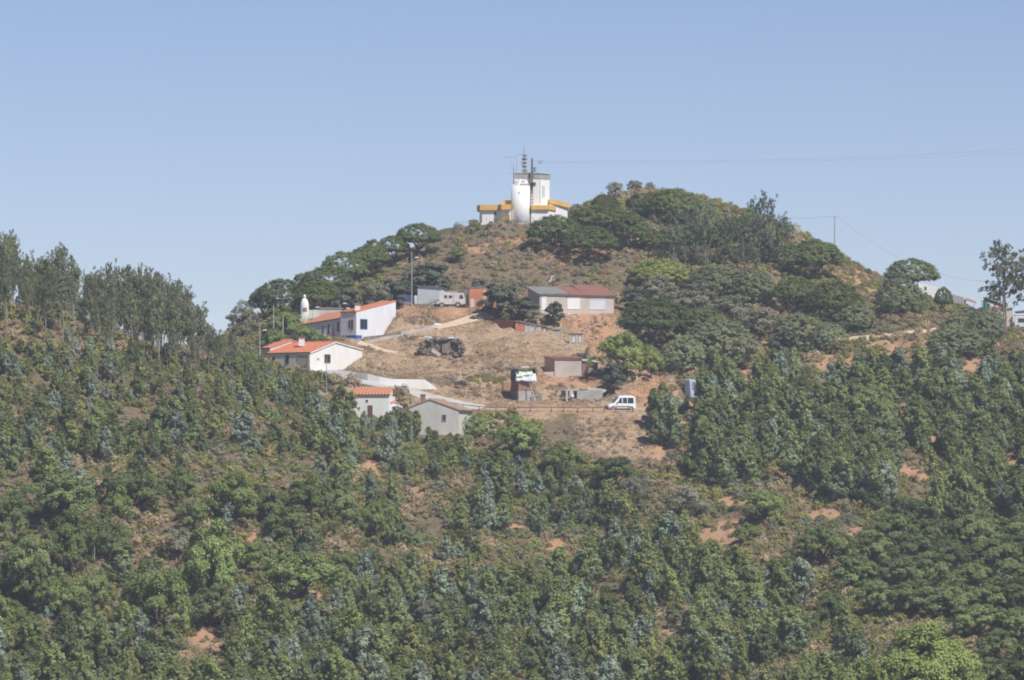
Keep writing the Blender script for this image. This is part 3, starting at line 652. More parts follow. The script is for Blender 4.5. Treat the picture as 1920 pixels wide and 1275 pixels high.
mbt = MB(T.location); mbt.hexa([p3(p, z) for p, z in zip(S1o, zr)], [p3(p, z) for p, z in zip(S1o, zr1)]); mbt.build('parapet_band', M['ochre'], T)
fl = (L1[1], L1[2]); fr_ = (L1[3], L1[4])
opening(T, fl, 926.5, 930.5, 396.5, 403.5, 'window', 'brownpaint', 'brownpaint', .06, False)
opening(T, fl, 917, 924, 415, 420.3, 'window', 'brownpaint', 'brownpaint', .06, False)
opening(T, fr_, 941.5, 955.5, 402.5, 421, 'door', 'ochre_door', 'ochre_door', .08, False, panename='door_leaf')
mbt = MB(T.location)
for k in range(3): 
    mbt.box((cx - .25 + .25 * k, cy - R - .02, zat(977, 362, cy)), (.12, .06, .3)) if k == 0 else None
mbt.build('vent', M['metal'], T)
# white base wall in front of the annex with a thin wire fence
Wl = empty('base_wall', Ppx(903, 424, yB - 2.2), 'low whitewashed retaining wall at the foot of the water tower', 'wall')
mbt = MB(Wl.location); wp = [(902, 424), (930, 425), (960, 424), (990, 424), (1000, 423)]
for i in range(len(wp) - 1):
    a = Ppx(wp[i][0], 420, yB - 2.4 + .15 * i); c = Ppx(wp[i + 1][0], 420, yB - 2.4 + .15 * (i + 1)); zt1 = zat(950, 417.5, yB - 2.4)
    mbt.slab([(a[0], a[1], z0 - 2), (c[0], c[1], z0 - 2), (c[0], c[1], zt1), (a[0], a[1], zt1)], (0, .25, 0))
mbt.build('wall_panel', M['white_wall2'], Wl)
Fe = empty('wire_fence', Ppx(862, 432, yB - 1), 'thin wire mesh fence on grey posts around the water tower', 'fence')
prev = None
for i, u in enumerate((862, 868, 874, 912, 945, 972, 1000)):
    base_ = Ppx(u, 424 if u > 880 else 432, yB - 2.1 if u > 880 else yB - .4); top = base_ + np.array([0, 0, 1.5 if u > 880 else 1.7]); 
    MB(Fe.location).tube([base_ - [0, 0, .8], top], .035, 5).build('post', M['metal'], Fe)
    if prev is not None:
        for h in (.35, .7, 1.0): MB(Fe.location).tube([prev[0] * (1 - h) + prev[1] * h, base_ * (1 - h) + top * h], .008, 3).build('wire', M['metal'], Fe)
    prev = (base_, top)
# rooftop mast and aerials
def pole_thing(name, label, cat, u, vb, vt, y, r0, r1, m, group=None):
    b0 = P(u, vb, y); t0 = P(u, vt, y); o = empty(name, b0, label, cat, group); MB(o.location).tube([b0, t0], [r0, r1], 8).build('pole', M[m], o); return o, b0, t0
ym = (Bk[1] + Aa[1]) / 2
o, b0, t0 = pole_thing('antenna_mast', 'stubby grey antenna mast with stacked drums and tall whip on the water tower roof', 'antenna', 983, 326.5, 267, ym, .05, .02, 'metal')
mb = MB(o.location); 
for k in range(4): mb.box(P(983.5, 316 - k * 7 + 0, ym), (.55, .55, .45))
mb.build('antenna_drum', M['concrete'], o)
for k in range(5): MB(o.location).box(P(983.5, 319.5 - k * 7, ym), (.85, .7, .09)).build('ring', M['darkmetal'], o)
mb = MB(o.location); bb = P(984, 327, ym)
for dx, dy in ((-.55, -.4), (.75, -.4), (-.55, .5), (.75, .5)): mb.tube([bb + [dx, dy, -.1], P(983.5, 314, ym)], .09, 5)
mb.box(bb + [.1, 0, .25], (1.0, .8, .5)); mb.build('base_frame', M['concrete'], o)
mb = MB(o.location); mb.tube([P(979, 311, ym - .5), P(979, 297, ym - .5)], .04, 4); mb.tube([P(979, 311, ym - .5), P(983, 311, ym - .4)], .04, 4); mb.tube([P(979, 297, ym - .5), P(983, 297, ym - .4)], .04, 4); mb.build('bracket', M['darkmetal'], o)
mb = MB(o.location); mb.tube([P(982, 296, ym), P(982, 278, ym)], .025, 4); mb.tube([P(968, 290.5, ym), P(988, 289, ym)], .025, 4); mb.build('rod', M['metal'], o)
o, b0, t0 = pole_thing('dish_mast', 'thin pole with a small round dish left of the water tower roof', 'antenna', 963, 345, 307, yB + .5, .05, .04, 'darkmetal')
mb = MB(o.location); c0 = P(960, 312, yB + .3)
mb.tube([c0, c0 + [-.05, .28, .0]], [.34, .12], 12); mb.build('dish', M['pale_render'], o); MB(o.location).tube([P(952.5, 325.5, yB + .5), P(963, 325, yB + .5)], .025, 4).build('rod', M['metal'], o)
o, b0, t0 = pole_thing('aerial', 'thin television aerial with a long boom behind the dish pole', 'antenna', 968.5, 328, 294, ym, .03, .025, 'metal')
mb = MB(o.location); mb.tube([P(942, 295, ym), P(969, 294, ym)], .03, 4)
for k in range(5): c = P(945 + 5 * k, 294.8, ym); mb.tube([c + [0, -.35, 0], c + [0, .35, 0]], .015, 3)
mb.build('boom', M['metal'], o)
# concrete power pole with punched slots in front of the tower
yp = yB + 0.35
o = empty('power_pole', P(996.5, 424, yp), 'dark concrete power pole with punched slots in front of the white water tower', 'pole')
mb = MB(o.location)
bq, tq = P(996.5, 426, yp), P(997.5, 299, yp); w0, w1 = .22, .13
nseg = 22
for sgn in (-1, 1):
    mb.slab([bq + [sgn * w0 - .055, 0, 0], bq + [sgn * w0 + .055, 0, 0], tq + [sgn * w1 + .05, 0, 0], tq + [sgn * w1 - .05, 0, 0]], (0, .22, 0))
for k in range(nseg + 1):
    t = k / nseg; c = bq * (1 - t) + tq * t; w = w0 * (1 - t) + w1 * t
    hh_ = .16 if t < .55 else .6
    mb.box(c + [0, .11, 0], (2 * w, .18, hh_))
mb.build('pole', M['stone'], o)
mb = MB(o.location)
for dv in (315, 318.5, 322): mb.tube([P(998, dv, yp), P(1005.5, dv, yp)], .07, 5)
mb.tube([P(1002, 313.5, yp), P(1002, 322.5, yp)], .06, 5); mb.build('insulator_bracket', M['darkmetal'], o)
mb = MB(o.location); c = P(1001, 345.5, yp - .1); mb.tube([c + [0, -.1, -.35], c + [0, -.1, .3]], [.32, .36], 10); mb.box(c + [-.3, 0, 0], (.4, .2, .5)); mb.build('transformer', M['darkmetal'], o)
mb = MB(o.location); 
for dv in (302, 305.5): mb.tube([P(1009, dv, yp), P(1017, dv, yp)], .09, 6)
mb.tube([P(998, 301.5, yp), P(1022, 303, yp)], .018, 3); mb.tube([P(1010, 306, yp), P(1000, 318, yp)], .015, 3); mb.build('insulator', M['metal'], o)
def wire(name, label, pts, r=.022, m='metal', group='overhead wires'):
    mb = MB(pts[0]); mb.tube(pts, r, 4); o = mb.build(name, M[m]); tag(o, label, 'wire', group); return o
wire('power_line', 'nearly level upper overhead wire crossing the sky from the power pole to the right', [P(1020, 303, yp)] + [P(1020 + 230 * k, 303 - [0, 1, 4, 12, 25, 41, 60, 80][k], yp + k * 4) for k in range(1, 6)], .016)
wire('power_line', 'nearly level lower overhead wire crossing the sky from the power pole to the right', [P(1016, 306, yp)] + [P(1016 + 230 * k, 306 - [0, 0.5, 3, 9, 20, 34, 52, 70][k], yp + 1 + k * 4) for k in range(1, 6)], .012)

# ---- white garage by the 4x4
f, T = newb('garage', 'garage', 'small pale grey lean-to garage left of the old white off-road wagon', 'garage')
z0 = f['z']; zl = zat(783, 536.5, f['B'][1]); zr = zat(827, 539.5, f['C'][1])
block(T, 'walls', [f['B'], f['C'], f['D'], f['A']], z0 - 1.5, [zl, zr, zr - .25, zl - .1], M['lightgrey'])
mb = MB(T.location); q_ = eave_pts(f, zl + .02, zr + .02, zr - .2, zl - .05, .22); mb.slab(q_, (0, 0, .07)); mb.build('roof', M['fibro'], T)
rl = MB(T.location); yb_ = f['B'][1] - .9
rl.tube([P(806, 561.5, yb_), P(831, 561.5, yb_)], .04, 5)
for u in (806, 818, 831): rl.tube([P(u, 561.5, yb_), P(u, 572, yb_)], .04, 5)
Rr = rl.build('handrail', M['metal']); tag(Rr, 'low grey metal handrail in front of the pale grey garage', 'railing')
# ---- half-built brick house
f, T = newb('brickhouse', 'brick_shed', 'orange hollow-brick shed with grey render patch behind the dark trees', 'shed')
z0 = f['z']; yb_ = f['B'][1]; zt = zat(884, 540.5, yb_)
block(T, 'walls', [f['B'], f['C'], f['D'], f['A']], z0 - 1.2, [zt, zat(930, 537, f['C'][1]), zt + .2, zt - .1], M['brick'])
Aw = f['A']; Lx = P(868, 560, f['B'][1] + 1.2)[:2]
mb = MB(T.location); B2 = f['B'] - f['e'] * .02
mb.hexa([p3(p, z0 - 1) for p in (Lx, B2 + f['n'] * .3, f['A'] - f['e'] * .02, Lx + f['n'] * 3)], [p3(p, z) for p, z in zip((Lx, B2 + f['n'] * .3, f['A'] - f['e'] * .02, Lx + f['n'] * 3), (zat(868, 544, yb_), zt - .1, zt - .1, zat(868, 544, yb_)))]); mb.build('side_room', M['pale_render'], T)
fc = (Lx, B2 + f['n'] * .3); opening(T, fc, 874.5, 879, 552.5, 572, 'door', 'concrete', 'glass', .06, False, panename='doorway')
fb = (f['B'], f['C'])
for (u0, u1, v0, v1) in ((881.5, 889.5, 560, 577), (906, 912, 545, 560), (916, 930, 544, 556)):
    a = hit(fb, u0, v1); c = hit(fb, u1, v0); nr_ = outward(fb); MB(T.location).slab([p3(a, a[2]), p3(c, a[2]), p3(c, c[2]), p3(a, c[2])], nr_ * .03).build('render_patch', M['pale_render'], T)
mb = MB(T.location); mb.slab([p + [0, 0, .01] for p in eave_pts(f, zt, zat(930, 537, f['C'][1]), zt + .2, zt - .1, .1)], (0, 0, .08)); mb.build('roof', M['fibro'], T)
# courses of hollow bricks standing proud on the front
mb = MB(T.location); nr_ = outward(fb)
for r in range(9):
    zz = z0 + .15 + r * .27
    for k in range(13):
        s = f['B'] + f['e'] * (.12 + k * .33 + (.16 if r % 2 else 0))
        if random.Random(r * 31 + k).random() < .75 and zz < zt - .2 and (.12 + k * .33) < f['t'] - .4: mb.slab([p3(s, zz), p3(s + f['e'] * .3, zz), p3(s + f['e'] * .3, zz + .235), p3(s, zz + .235)], nr_ * .02)
ob = mb.build('brick_courses', M['brick'], T)
# ---- garage row
f, T = newb('row', 'garage', 'low garage with grey fibre-cement roof and white door, leftmost of the three', 'garage'); T['group'] = 'row of three garages'
def garage(f, T, vtop_ridge, vleave, roofm, wallm, doors, side=True):
    z0 = f['z']; ze = zat(1050, vleave, f['B'][1]); zrg = zat(1050, vtop_ridge, f['B'][1] + f['depth'])
    block(T, 'walls', [f['B'], f['C'], f['D'], f['A']], z0 - 1.4, [ze, ze, zrg, zrg], wallm)
    q_ = eave_pts(f, ze + .04, ze + .04, zrg + .04, zrg + .04, .28)
    corrugated('roof', roofm, T, q_, .42 if roofm is not M['fibro'] else .3, .055, th=.1)
    for (u0, u1, v0, v1, m) in doors: opening(T, (f['B'], f['C']), u0, u1, v0, v1, 'garage_door', 'white_wall2', m, .07, False, panename='door_panel')
garage(f, T, 538.5, 551.5, M['fibro'], M['pale_render'], [(1015.5, 1025, 556, 581, 'white')])
f, T = newb('row2', 'garage', 'middle garage of the three with dull red tiled roof and big white door', 'garage'); T['group'] = 'row of three garages'
garage(f, T, 539.5, 553.5, M['oldred'], M['pale_render'], [(1060 + 3.5, 1088, 557.5, 579.5, 'white')])
f, T = newb('row3', 'garage', 'rightmost garage of the three, taller red tiled roof and pale green-grey door', 'garage'); T['group'] = 'row of three garages'
garage(f, T, 536, 554.5, M['oldred'], M['pale_render'], [(1105, 1136, 560.5, 580, 'lightgrey')])
# ---- upper long white house
f, T = newb('upper', 'house', 'long white house with lean orange roof and blue plinth on the terrace', 'house')
z0 = f['z']; yb_ = f['B'][1]; zB = zat(668, 584.5, yb_); zC = zat(742, 565, f['C'][1]); 
brk = (f['B'][0] - 0, 0)
kA = u_k(638.5); dbrk = (f['B'][0] - kA * f['B'][1]) / (math.sin(f['ang']) + kA * math.cos(f['ang']))
Bm = f['B'] + f['n'] * dbrk; Cm = f['C'] + f['n'] * dbrk
block(T, 'walls', [f['B'], f['C'], Cm, Bm], z0 - 2.0, [zB, zC, zC, zB], M['white_wall2'])
Bs = Bm + f['e'] * .55; zA2 = zat(562, 609, f['A'][1]); zBm = zat(638.5, 595.5, Bm[1])
As = f['A'] + f['e'] * .55
zu = (zC - zB) / f['t']; Wd = f['t'] * .55
Cs, Ds = Bs + f['e'] * Wd, As + f['e'] * Wd; zu2 = zu; zu = zu * 1.7
block(T, 'rear_wing_walls', [Bs, Cs, Ds, As], z0 - 2.0, [zBm, zBm + zu * Wd, zA2 + zu * Wd, zA2], M['white_wall2'])
o1 = .28; e3 = np.append(f['e'], zu2); e3 /= np.linalg.norm(e3); n3_ = np.append(f['n'], 0)
rq = [p3(f['B'], zB) - e3 * .14 - n3_ * .05, p3(Bm, zB) - e3 * .14 + n3_ * .0, p3(Cm, zC) + e3 * .1, p3(f['C'], zC) + e3 * .1 - n3_ * .05]
rq = [x + [0, 0, .05] for x in rq]
corrugated('roof', M['orange_tile'], T, rq, .4, .06, th=.12)
e3 = np.append(f['e'], zu); e3 /= np.linalg.norm(e3)
rq = [p3(Bs, zBm) - e3 * .2, p3(As, zA2) - e3 * .2 + n3_ * .3, p3(Ds, zA2 + zu * Wd), p3(Cs, zBm + zu * Wd)]
corrugated('roof', M['terracotta'], T, [x + [0, 0, .05] for x in rq], .4, .06, th=.12); zu = zu2
faceR = (f['B'], f['C']); faceL = (f['B'], Bm); faceL2 = (Bs, As)
opening(T, faceR, 675, 688.5, 598, 617, 'window', 'bluevan', 'glass', .09, True, label='large window with dark blue surround')
opening(T, faceL, 658.5, 662.5, 599, 618, 'window', 'brownpaint', 'glass', .12, False)
opening(T, faceL, 654.2, 656.8, 600, 615, 'window', 'brownpaint', 'glass', .10, False)
for (u0, u1, v0, v1, nm_) in ((632.5, 635.5, 604, 622, 'window'), (623.5, 627, 606, 632, 'door'), (615, 618.5, 608, 626, 'window'), (605, 607.5, 611, 624, 'window')):
    opening(T, faceL2, u0, u1, v0, v1, nm_, 'pale_render' if nm_ == 'door' else 'brownpaint', 'glass', .12, False)
mb = MB(T.location); nr_ = outward(faceL)
a = hit(faceL, 668, 636); c = p3(Bm, a[2]); zt = zat(668, 628.3, yb_)
mb.slab([p3(f['B'], z0 - 1), p3(Bm, z0 - 1), p3(Bm, zat(638, 629.5, Bm[1])), p3(f['B'], zt)], nr_ * .04)
nr2 = outward(faceR); En = f['B'] + f['e'] * 1.25
mb.slab([p3(f['B'], z0 - 1), p3(En, z0 - 1), p3(En, zt), p3(f['B'], zt)], nr2 * .04); mb.build('plinth', M['blue'], T)
chimney(T, 665.5, 675.5, 568.5, 590, yb_ + 1.0); 
chimney(T, 650.5, 655, 577, 590, yb_ + 9, 'white', 'white', .5)
ter = empty('terrace_wall', G(640, 640, 680), 'low white terrace wall below the blue plinth of the long house', 'wall')
mb = MB(ter.location); pts_ = [P(604, 642, yb_ + 5), P(640, 640, yb_ + .5), P(674, 638.5, yb_ - 1.3)]
for i in range(2):
    a, c = pts_[i], pts_[i + 1]; a2 = P([604, 640, 674][i], [636, 635.5, 635.5][i], a[1]); c2 = P([604, 640, 674][i + 1], [636, 635.5, 635.5][i + 1], c[1])
    mb.slab([a - [0, 0, 1.2], c - [0, 0, 1.2], c2, a2], (0, .22, 0))
mb.build('wall_panel', M['white_wall2'], ter)
mb = MB(P(668, 640, yb_ - 1)); 
for (u0, v0, u1, v1, vt0, vt1) in ((681, 640, 716, 632, 631.5, 628), (716, 632, 752, 627, 628, 621)):
    a = G(u0, v0 + 1, 690); c = G(u1, v1 + 1, 690); mb.slab([a - [0, 0, .8], c - [0, 0, .8], p3(c, zat(u1, vt1, c[1])), p3(a, zat(u0, vt0, a[1]))], (0, .35, 0))
o = mb.build('garden_wall', M['stone']); tag(o, 'low dry-stone wall at the foot of the long white house', 'wall')

# ---- lower white house
f, T = newb('lower', 'house', 'white gabled house with bright orange roof and beige gate, nearest the concrete road', 'house')
z0 = f['z']; yb_ = f['B'][1]; zE = zat(581, 661, yb_); mid = (f['B'] + f['C']) / 2; zR = zat(629, 641.5, mid[1]); zE2 = zat(679, 655.5, f['C'][1])
mid2 = (f['A'] + f['D']) / 2
def gable_house(T, f, z0, zE, zE2, zR, wallm, roofm, o=.3, pitch=.4, lw=None, bury=2):
    A, B_, C_, D_ = f['A'], f['B'], f['C'], f['D']; m1, m2 = (B_ + C_) / 2, (A + D_) / 2
    mb = MB(T.location)
    fr = [p3(B_, z0 - bury), p3(C_, z0 - bury), p3(C_, zE2), p3(m1, zR), p3(B_, zE)]
    mb.slab(fr, np.append(f['n'] * f['depth'], 0)); mb.build('walls', wallm, T)
    n3 = np.append(f['n'], 0); B3, C3, M3 = p3(B_, zE), p3(C_, zE2), p3(m1, zR); A3, D3, N3 = p3(A, zE), p3(D_, zE2), p3(m2, zR)
    s = (B3 - M3) / np.linalg.norm(B3 - M3) * o; s2 = (C3 - M3) / np.linalg.norm(C3 - M3) * o; up = np.array([0, 0, .06])
    corrugated('roof', roofm, T, [B3 + s - n3 * .1 + up, A3 + s + n3 * .2 + up, N3 + n3 * .2 + up, M3 - n3 * .1 + up], pitch, .06)
    corrugated('roof', roofm, T, [D3 + s2 + n3 * .2 + up, C3 + s2 - n3 * .1 + up, M3 - n3 * .1 + up, N3 + n3 * .2 + up], pitch, .06)
    mb = MB(T.location); mb.tube([M3 - n3 * .12 + up * 2, N3 + n3 * .2 + up * 2], .12, 6); mb.build('ridge_tiles', roofm, T)
gable_house(T, f, z0, zE, zE2, zR, M['white'], M['orange_tile'], .12)
fR = (f['B'], f['C']); fL = (f['B'], f['A'])
opening(T, fR, 608, 619.5, 664, 680.5, 'window', 'oldred', 'glass', .1, True)
opening(T, fR, 594.5, 598, 671.5, 675, 'vent', 'metal', 'metal', .04, False, panename='grille')
opening(T, fL, 557.5, 578, 667, 696, 'gate', 'wood', 'beigeboard', .1, False, panename='gate_board', label='wide beige wooden gate')
opening(T, fL, 535.5, 542, 665.5, 682, 'window', 'brownpaint', 'glass', .1, False)
opening(T, fL, 510, 515.5, 669, 682, 'window', 'brownpaint', 'glass', .1, False)
chimney(T, 560, 571, 631.5, 649, (f['B'][1] + f['A'][1]) / 2 + 2.6, 'white', 'brickdull')
mb = MB(T.location); 
a = hit(fR, 582, 661.5); mb.tube([hit(fR, 581.5, 662) + outward(fR) * .1, hit(fR, 628.5, 642.2) + outward(fR) * .1, hit(fR, 679.5, 656.3) + outward(fR) * .1], .09, 5); mb.build('verge', M['white'], T)
# second house wing behind it
zf = f['z'] + .4; o3 = f['n'] * (f['depth'] + .25); 
W2 = dict(A=f['A'] + o3 + f['n'] * 4, B=f['A'] + f['n'] * .3 + f['e'] * 1.0, C=f['D'] + f['n'] * .3 - f['e'] * 1.2, D=f['D'] + o3 + f['n'] * 4, n=f['n'], e=f['e'], ang=f['ang'], depth=1.6, z=zf, t=1)
W2['A'] = W2['B'] + f['n'] * 1.6; W2['D'] = W2['C'] + f['n'] * 1.6
T2 = empty('house', p3(W2['B'], zf), 'older house wing with orange verge and grey wall behind the bright orange roof', 'house')
gable_house(T2, W2, zf, zat(500, 652, W2['B'][1]), zat(560, 649, W2['C'][1]), zat(548, 638, W2['B'][1] + 3), M['grey_render'], M['orange_tile'])
# car-port roof corner left low white thing and small wall under gate
mb = MB(G(545, 700, 680)); a = P(538, 703, f['B'][1] - 1); mb.box(a, (1.9, .9, .8)); 
o = mb.build('water_tank', M['white_wall2'], bevel=.08); tag(o, 'low white rectangular tank in front of the lower house', 'tank')

# ---- white retaining wall along the road
RW = empty('retaining_wall', G(715, 722, 680), 'long white painted retaining wall curving above the concrete road', 'wall')
tops = [(612, 693), (640, 694.5), (665, 697), (690, 701), (712, 706), (735, 710.5), (765, 711), (797, 711.5), (819, 727.5)]
bots = [(612, 697), (640, 703), (665, 709.5), (690, 716), (712, 721), (735, 726), (765, 729), (797, 729.5), (819, 730)]
gp = [G(u, v, 690) for u, v in bots]
ys_ = [g[1] for g in gp]; ys_ = [np.mean(ys_[max(0, i - 2):i + 3]) for i in range(len(ys_))]
for i in range(len(tops) - 1):
    mb = MB(RW.location)
    a, c = P(*bots[i], ys_[i]), P(*bots[i + 1], ys_[i + 1]); a2, c2 = P(*tops[i], ys_[i]), P(*tops[i + 1], ys_[i + 1])
    mb.hexa([a - [0, 0, 1], c - [0, 0, 1], c + [0, .3, -1], a + [0, .3, -1]], [a2, c2, c2 + [0, .3, 0], a2 + [0, .3, 0]]); mb.build('wall_panel', M['white'], RW)
KB = empty('kerb_wall', G(640, 716, 660), 'thin white kerb wall on the outer edge of the concrete road', 'wall')
kp = [(575, 709), (600, 713), (640, 716.5), (690, 722)]
for i in range(3):
    mb = MB(KB.location); a, c = [P(u, v + 2, ys_[2] - 1.6 + .0 * i) for u, v in kp[i:i + 2]]; a2, c2 = [P(u, v - 1.5, ys_[2] - 1.6) for u, v in kp[i:i + 2]]
    mb.hexa([a - [0, 0, .8], c - [0, 0, .8], c + [0, .2, -.8], a + [0, .2, -.8]], [a2, c2, c2 + [0, .2, 0], a2 + [0, .2, 0]]); mb.build('wall_panel', M['white'], KB)
# grey concrete apron and pale strip walls beside the road
# ---- small house with ridged terracotta roof
f, T = newb('small', 'house', 'small white house with ridged terracotta roof below the concrete road', 'house')
z0 = f['z']; zE = zat(690, 740.5, f['B'][1]); zR = zat(690, 727, f['B'][1] + 3.4); m_ = f['n'] * 3.2
A2, D2 = f['B'] + m_, f['C'] + m_
mb = MB(T.location); mb.hexa([p3(p, z0 - 2) for p in (f['B'], f['C'], f['D'], f['A'])], [p3(f['B'], zE), p3(f['C'], zE), p3(f['D'], zE - .2), p3(f['A'], zE - .2)])
mb.hexa([p3(f['B'], zE - .01), p3(f['C'], zE - .01), p3(D2, zE - .01), p3(A2, zE - .01)], [p3(f['B'], zE), p3(f['C'], zE), p3(D2, zR), p3(A2, zR)])
mb.build('walls', M['white'], T)
e3 = np.append(f['e'], 0); q_ = [p3(f['B'], zE) - e3 * .15, p3(f['C'], zE) + e3 * .15, p3(D2, zR) + e3 * .15, p3(A2, zR) - e3 * .15]
dn = (q_[0] - q_[3]) / np.linalg.norm(q_[0] - q_[3]) * .25; q_[0] = q_[0] + dn; q_[1] = q_[1] + dn
corrugated('roof', M['terracotta'], T, [x + [0, 0, .06] for x in q_], .44, .11, rows=6)
q_ = [p3(f['A'], zE) - e3 * .15, p3(f['D'], zE) + e3 * .15, p3(D2, zR) + e3 * .15, p3(A2, zR) - e3 * .15]
corrugated('roof', M['terracotta'], T, [x + [0, 0, .06] for x in q_], .44, .11, rows=4)
fR = (f['B'], f['C']); opening(T, fR, 686, 690, 749.5, 754, 'window', 'brownpaint', 'glass', .06, False); opening(T, fR, 689.5, 698.5, 760, 782, 'door', 'brownpaint', 'brownpaint', .1, False, panename='door_leaf')
T = empty('outbuilding', P(731, 778, f['C'][1] + .3), 'tiny white outbuilding with orange tile ridge beside the small terracotta house', 'outbuilding')
a, c = P(730.5, 772, f['C'][1] + .6), P(748, 772, f['C'][1] + .6); zt = zat(740, 758, a[1])
mb = MB(T.location); mb.hexa([p3(p, a[2] - 1.5) for p in (a, c, c + [0, 2, 0], a + [0, 2, 0])], [p3(p, zt) for p in (a, c, c + [0, 2, 0], a + [0, 2, 0])]); mb.box((c[0] + .1, c[1] + .1, zt - .25), (.9, .5, .25), ry=.4); mb.build('walls', M['white'], T)
opening(T, (a, c), 735, 743, 761.5, 771, 'doorway', 'white', 'glass', .05, False)
mb = MB(T.location); mb.box(P(738, 754.5, a[1] + 1), (.9, 1.2, .22)); mb.tube([P(735, 756, a[1] + .6), P(738.5, 751.5, a[1] + .6), P(742, 756, a[1] + .6)], .1, 5); mb.build('roof', M['orange_tile'], T)
T = empty('garden_wall', P(630, 785, f['B'][1] - .3), 'low white garden wall left of the small terracotta house, half hidden by trees', 'wall')
a, c = P(598, 782, f['B'][1]), P(660, 784, f['B'][1] - .3); mb = MB(T.location); mb.hexa([a - [0, 0, 1], c - [0, 0, 1], c + [0, .3, -1], a + [0, .3, -1]], [p3(a, zat(600, 768, a[1])), p3(c, zat(660, 766, c[1])), p3(c + [0, .3, 0], zat(660, 766, c[1])), p3(a + [0, .3, 0], zat(600, 768, a[1]))]); mb.build('wall_panel', M['white'], T)

# ---- grey gabled house
f, T = newb('gable', 'house', 'grey cement gabled house with weathered brown roof, lowest of the village', 'house')
z0 = f['z']; zE = zat(752, 769.5, f['B'][1]); zE2 = zat(860, 768.5, f['C'][1]); zR = zat(806, 749.5, f['B'][1])
gable_house(T, f, z0, zE, zE2, zR, M['grey_render'], M['browntile'], .35)
fR = (f['B'], f['C']); opening(T, fR, 828.5, 837, 777, 790.5, 'window', 'concrete', 'glass', .09, True)
chimney(T, 788.5, 797.5, 739, 756, f['B'][1] + 2.2, 'brickdull', 'brickdull')

# ---- shed with red roof
f, T = newb('shed', 'shed', 'plain cement shed with rusty red mono-pitch roof on the ledge', 'shed')
z0 = f['z']; zE = zat(1040, 673, f['B'][1]); zR = zat(1040, 664.5, f['B'][1] + 3.5)
block(T, 'walls', [f['B'], f['C'], f['D'], f['A']], z0 - 1.3, [zE, zE, zR, zR], M['pale_render'])
corrugated('roof', M['oldred'], T, [x + [0, 0, .05] for x in eave_pts(f, zE, zE, zR, zR, .22)], .4, .05)
mb = MB(T.location); fR = (f['B'], f['C']); nr_ = outward(fR); a = p3(f['B'], 0); c = p3(f['C'], 0)
mb.slab([p3(a, zat(1040, 679.5, a[1])), p3(c, zat(1040, 679.5, c[1])), p3(c, zE - .02), p3(a, zE - .02)], nr_ * .015); mb.build('eave_shade_band', M['grey_render'], T)  # eave shadow drawn as a thin strip of grey render across the front
T = empty('low_wall', G(1030, 711, 690), 'short pale block wall left of the rusty red roofed shed', 'wall')
a, c = P(1019, 712, f['B'][1] - .6), P(1038.5, 711, f['B'][1] - .4); mb = MB(T.location); za = zat(1019, 697.5, a[1]); mb.hexa([a - [0, 0, .6], c - [0, 0, .6], c + [0, .2, -.6], a + [0, .2, -.6]], [p3(a, za), p3(c, za + .05), p3(c + [0, .2, 0], za + .05), p3(a + [0, .2, 0], za)]); mb.build('wall_panel', M['pale_render'], T)
mb = MB(P(1012, 712, f['B'][1] - .4)); mb.box(P(1012.5, 704, f['B'][1] - .2), (1.0, .1, 1.1)); o = mb.build('sheet_gate', M['darkred']); tag(o, 'dark rusty sheet gate between the tarpaulin shack and the block wall', 'gate')
# ---- low ruined sheds behind it
f, T = newb('lowshed', 'shed', 'low grey block shed with sagging dark roof behind the red-roofed shed', 'shed')
z0 = f['z']; zE = zat(1085, 663, f['B'][1]); zr = zat(1122, 668, f['C'][1])
block(T, 'walls', [f['B'], f['C'], f['D'], f['A']], z0 - 1.2, [zE, zr, zr + .35, zE + .3], M['pale_render'])
corrugated('roof', M['fibro'], T, [x + [0, 0, .05] for x in eave_pts(f, zE, zr, zr + .35, zE + .3, .25)], .3, .04)
mb = MB(T.location); a = P(1073, 668, f['B'][1] - .3); mb.hexa([p3(a, z0 - 1), p3(f['B'] - f['n'] * .05, z0 - 1), p3(f['B'] + f['n'] * 2, z0 - 1), p3(a + [0, 2, 0], z0 - 1)], [p3(a, zE - .05), p3(f['B'] - f['n'] * .05, zE), p3(f['B'] + f['n'] * 2, zE), p3(a + [0, 2, 0], zE - .05)]); mb.build('side_room', M['brickdull'], T)
T = empty('shed', P(1103, 699, f['B'][1] - 5), 'small broken-down pale shed beside the dark grey tree', 'shed')
yy_ = FP['shed']['C'][1] + .2; a, c = P(1091.5, 699, yy_), P(1121, 698, yy_ + .3)
mb = MB(T.location); mb.hexa([p3(p, a[2] - 1) for p in (a, c, c + [0, 2.5, 0], a + [0, 2.5, 0])], [p3(a, zat(1092, 677, yy_)), p3(c, zat(1120, 682, yy_)), p3(c + [0, 2.5, 0], zat(1120, 679, yy_)), p3(a + [0, 2.5, 0], zat(1092, 675, yy_))]); mb.build('walls', M['brickdull'], T)
mb = MB(T.location); mb.slab([p3(a, zat(1092, 676.5, yy_)) + [-.1, -.25, 0], p3(c, zat(1120, 681.5, yy_)) + [.2, -.25, 0], p3(c, zat(1120, 678, yy_)) + [.2, 2.7, .1], p3(a, zat(1092, 674, yy_)) + [-.1, 2.7, .1]], (0, 0, .08)); mb.build('roof', M['pale_render'], T)
mb = MB(T.location)
for k in range(14):
    r_ = random.Random(k); mb.box(P(r_.uniform(1100, 1122), r_.uniform(690, 699), yy_ - .5), (r_.uniform(.2, .6), .3, r_.uniform(.2, .5)), rz=r_.uniform(0, 3), ry=r_.uniform(-.3, .3))
mb.build('rubble', M['palestone'], T)
f, T = newb('tinyshed', 'shed', 'tiny two-door shed at the lower end of the row of pens', 'shed')
z0 = f['z']; zE = zat(1070, 626, f['B'][1])
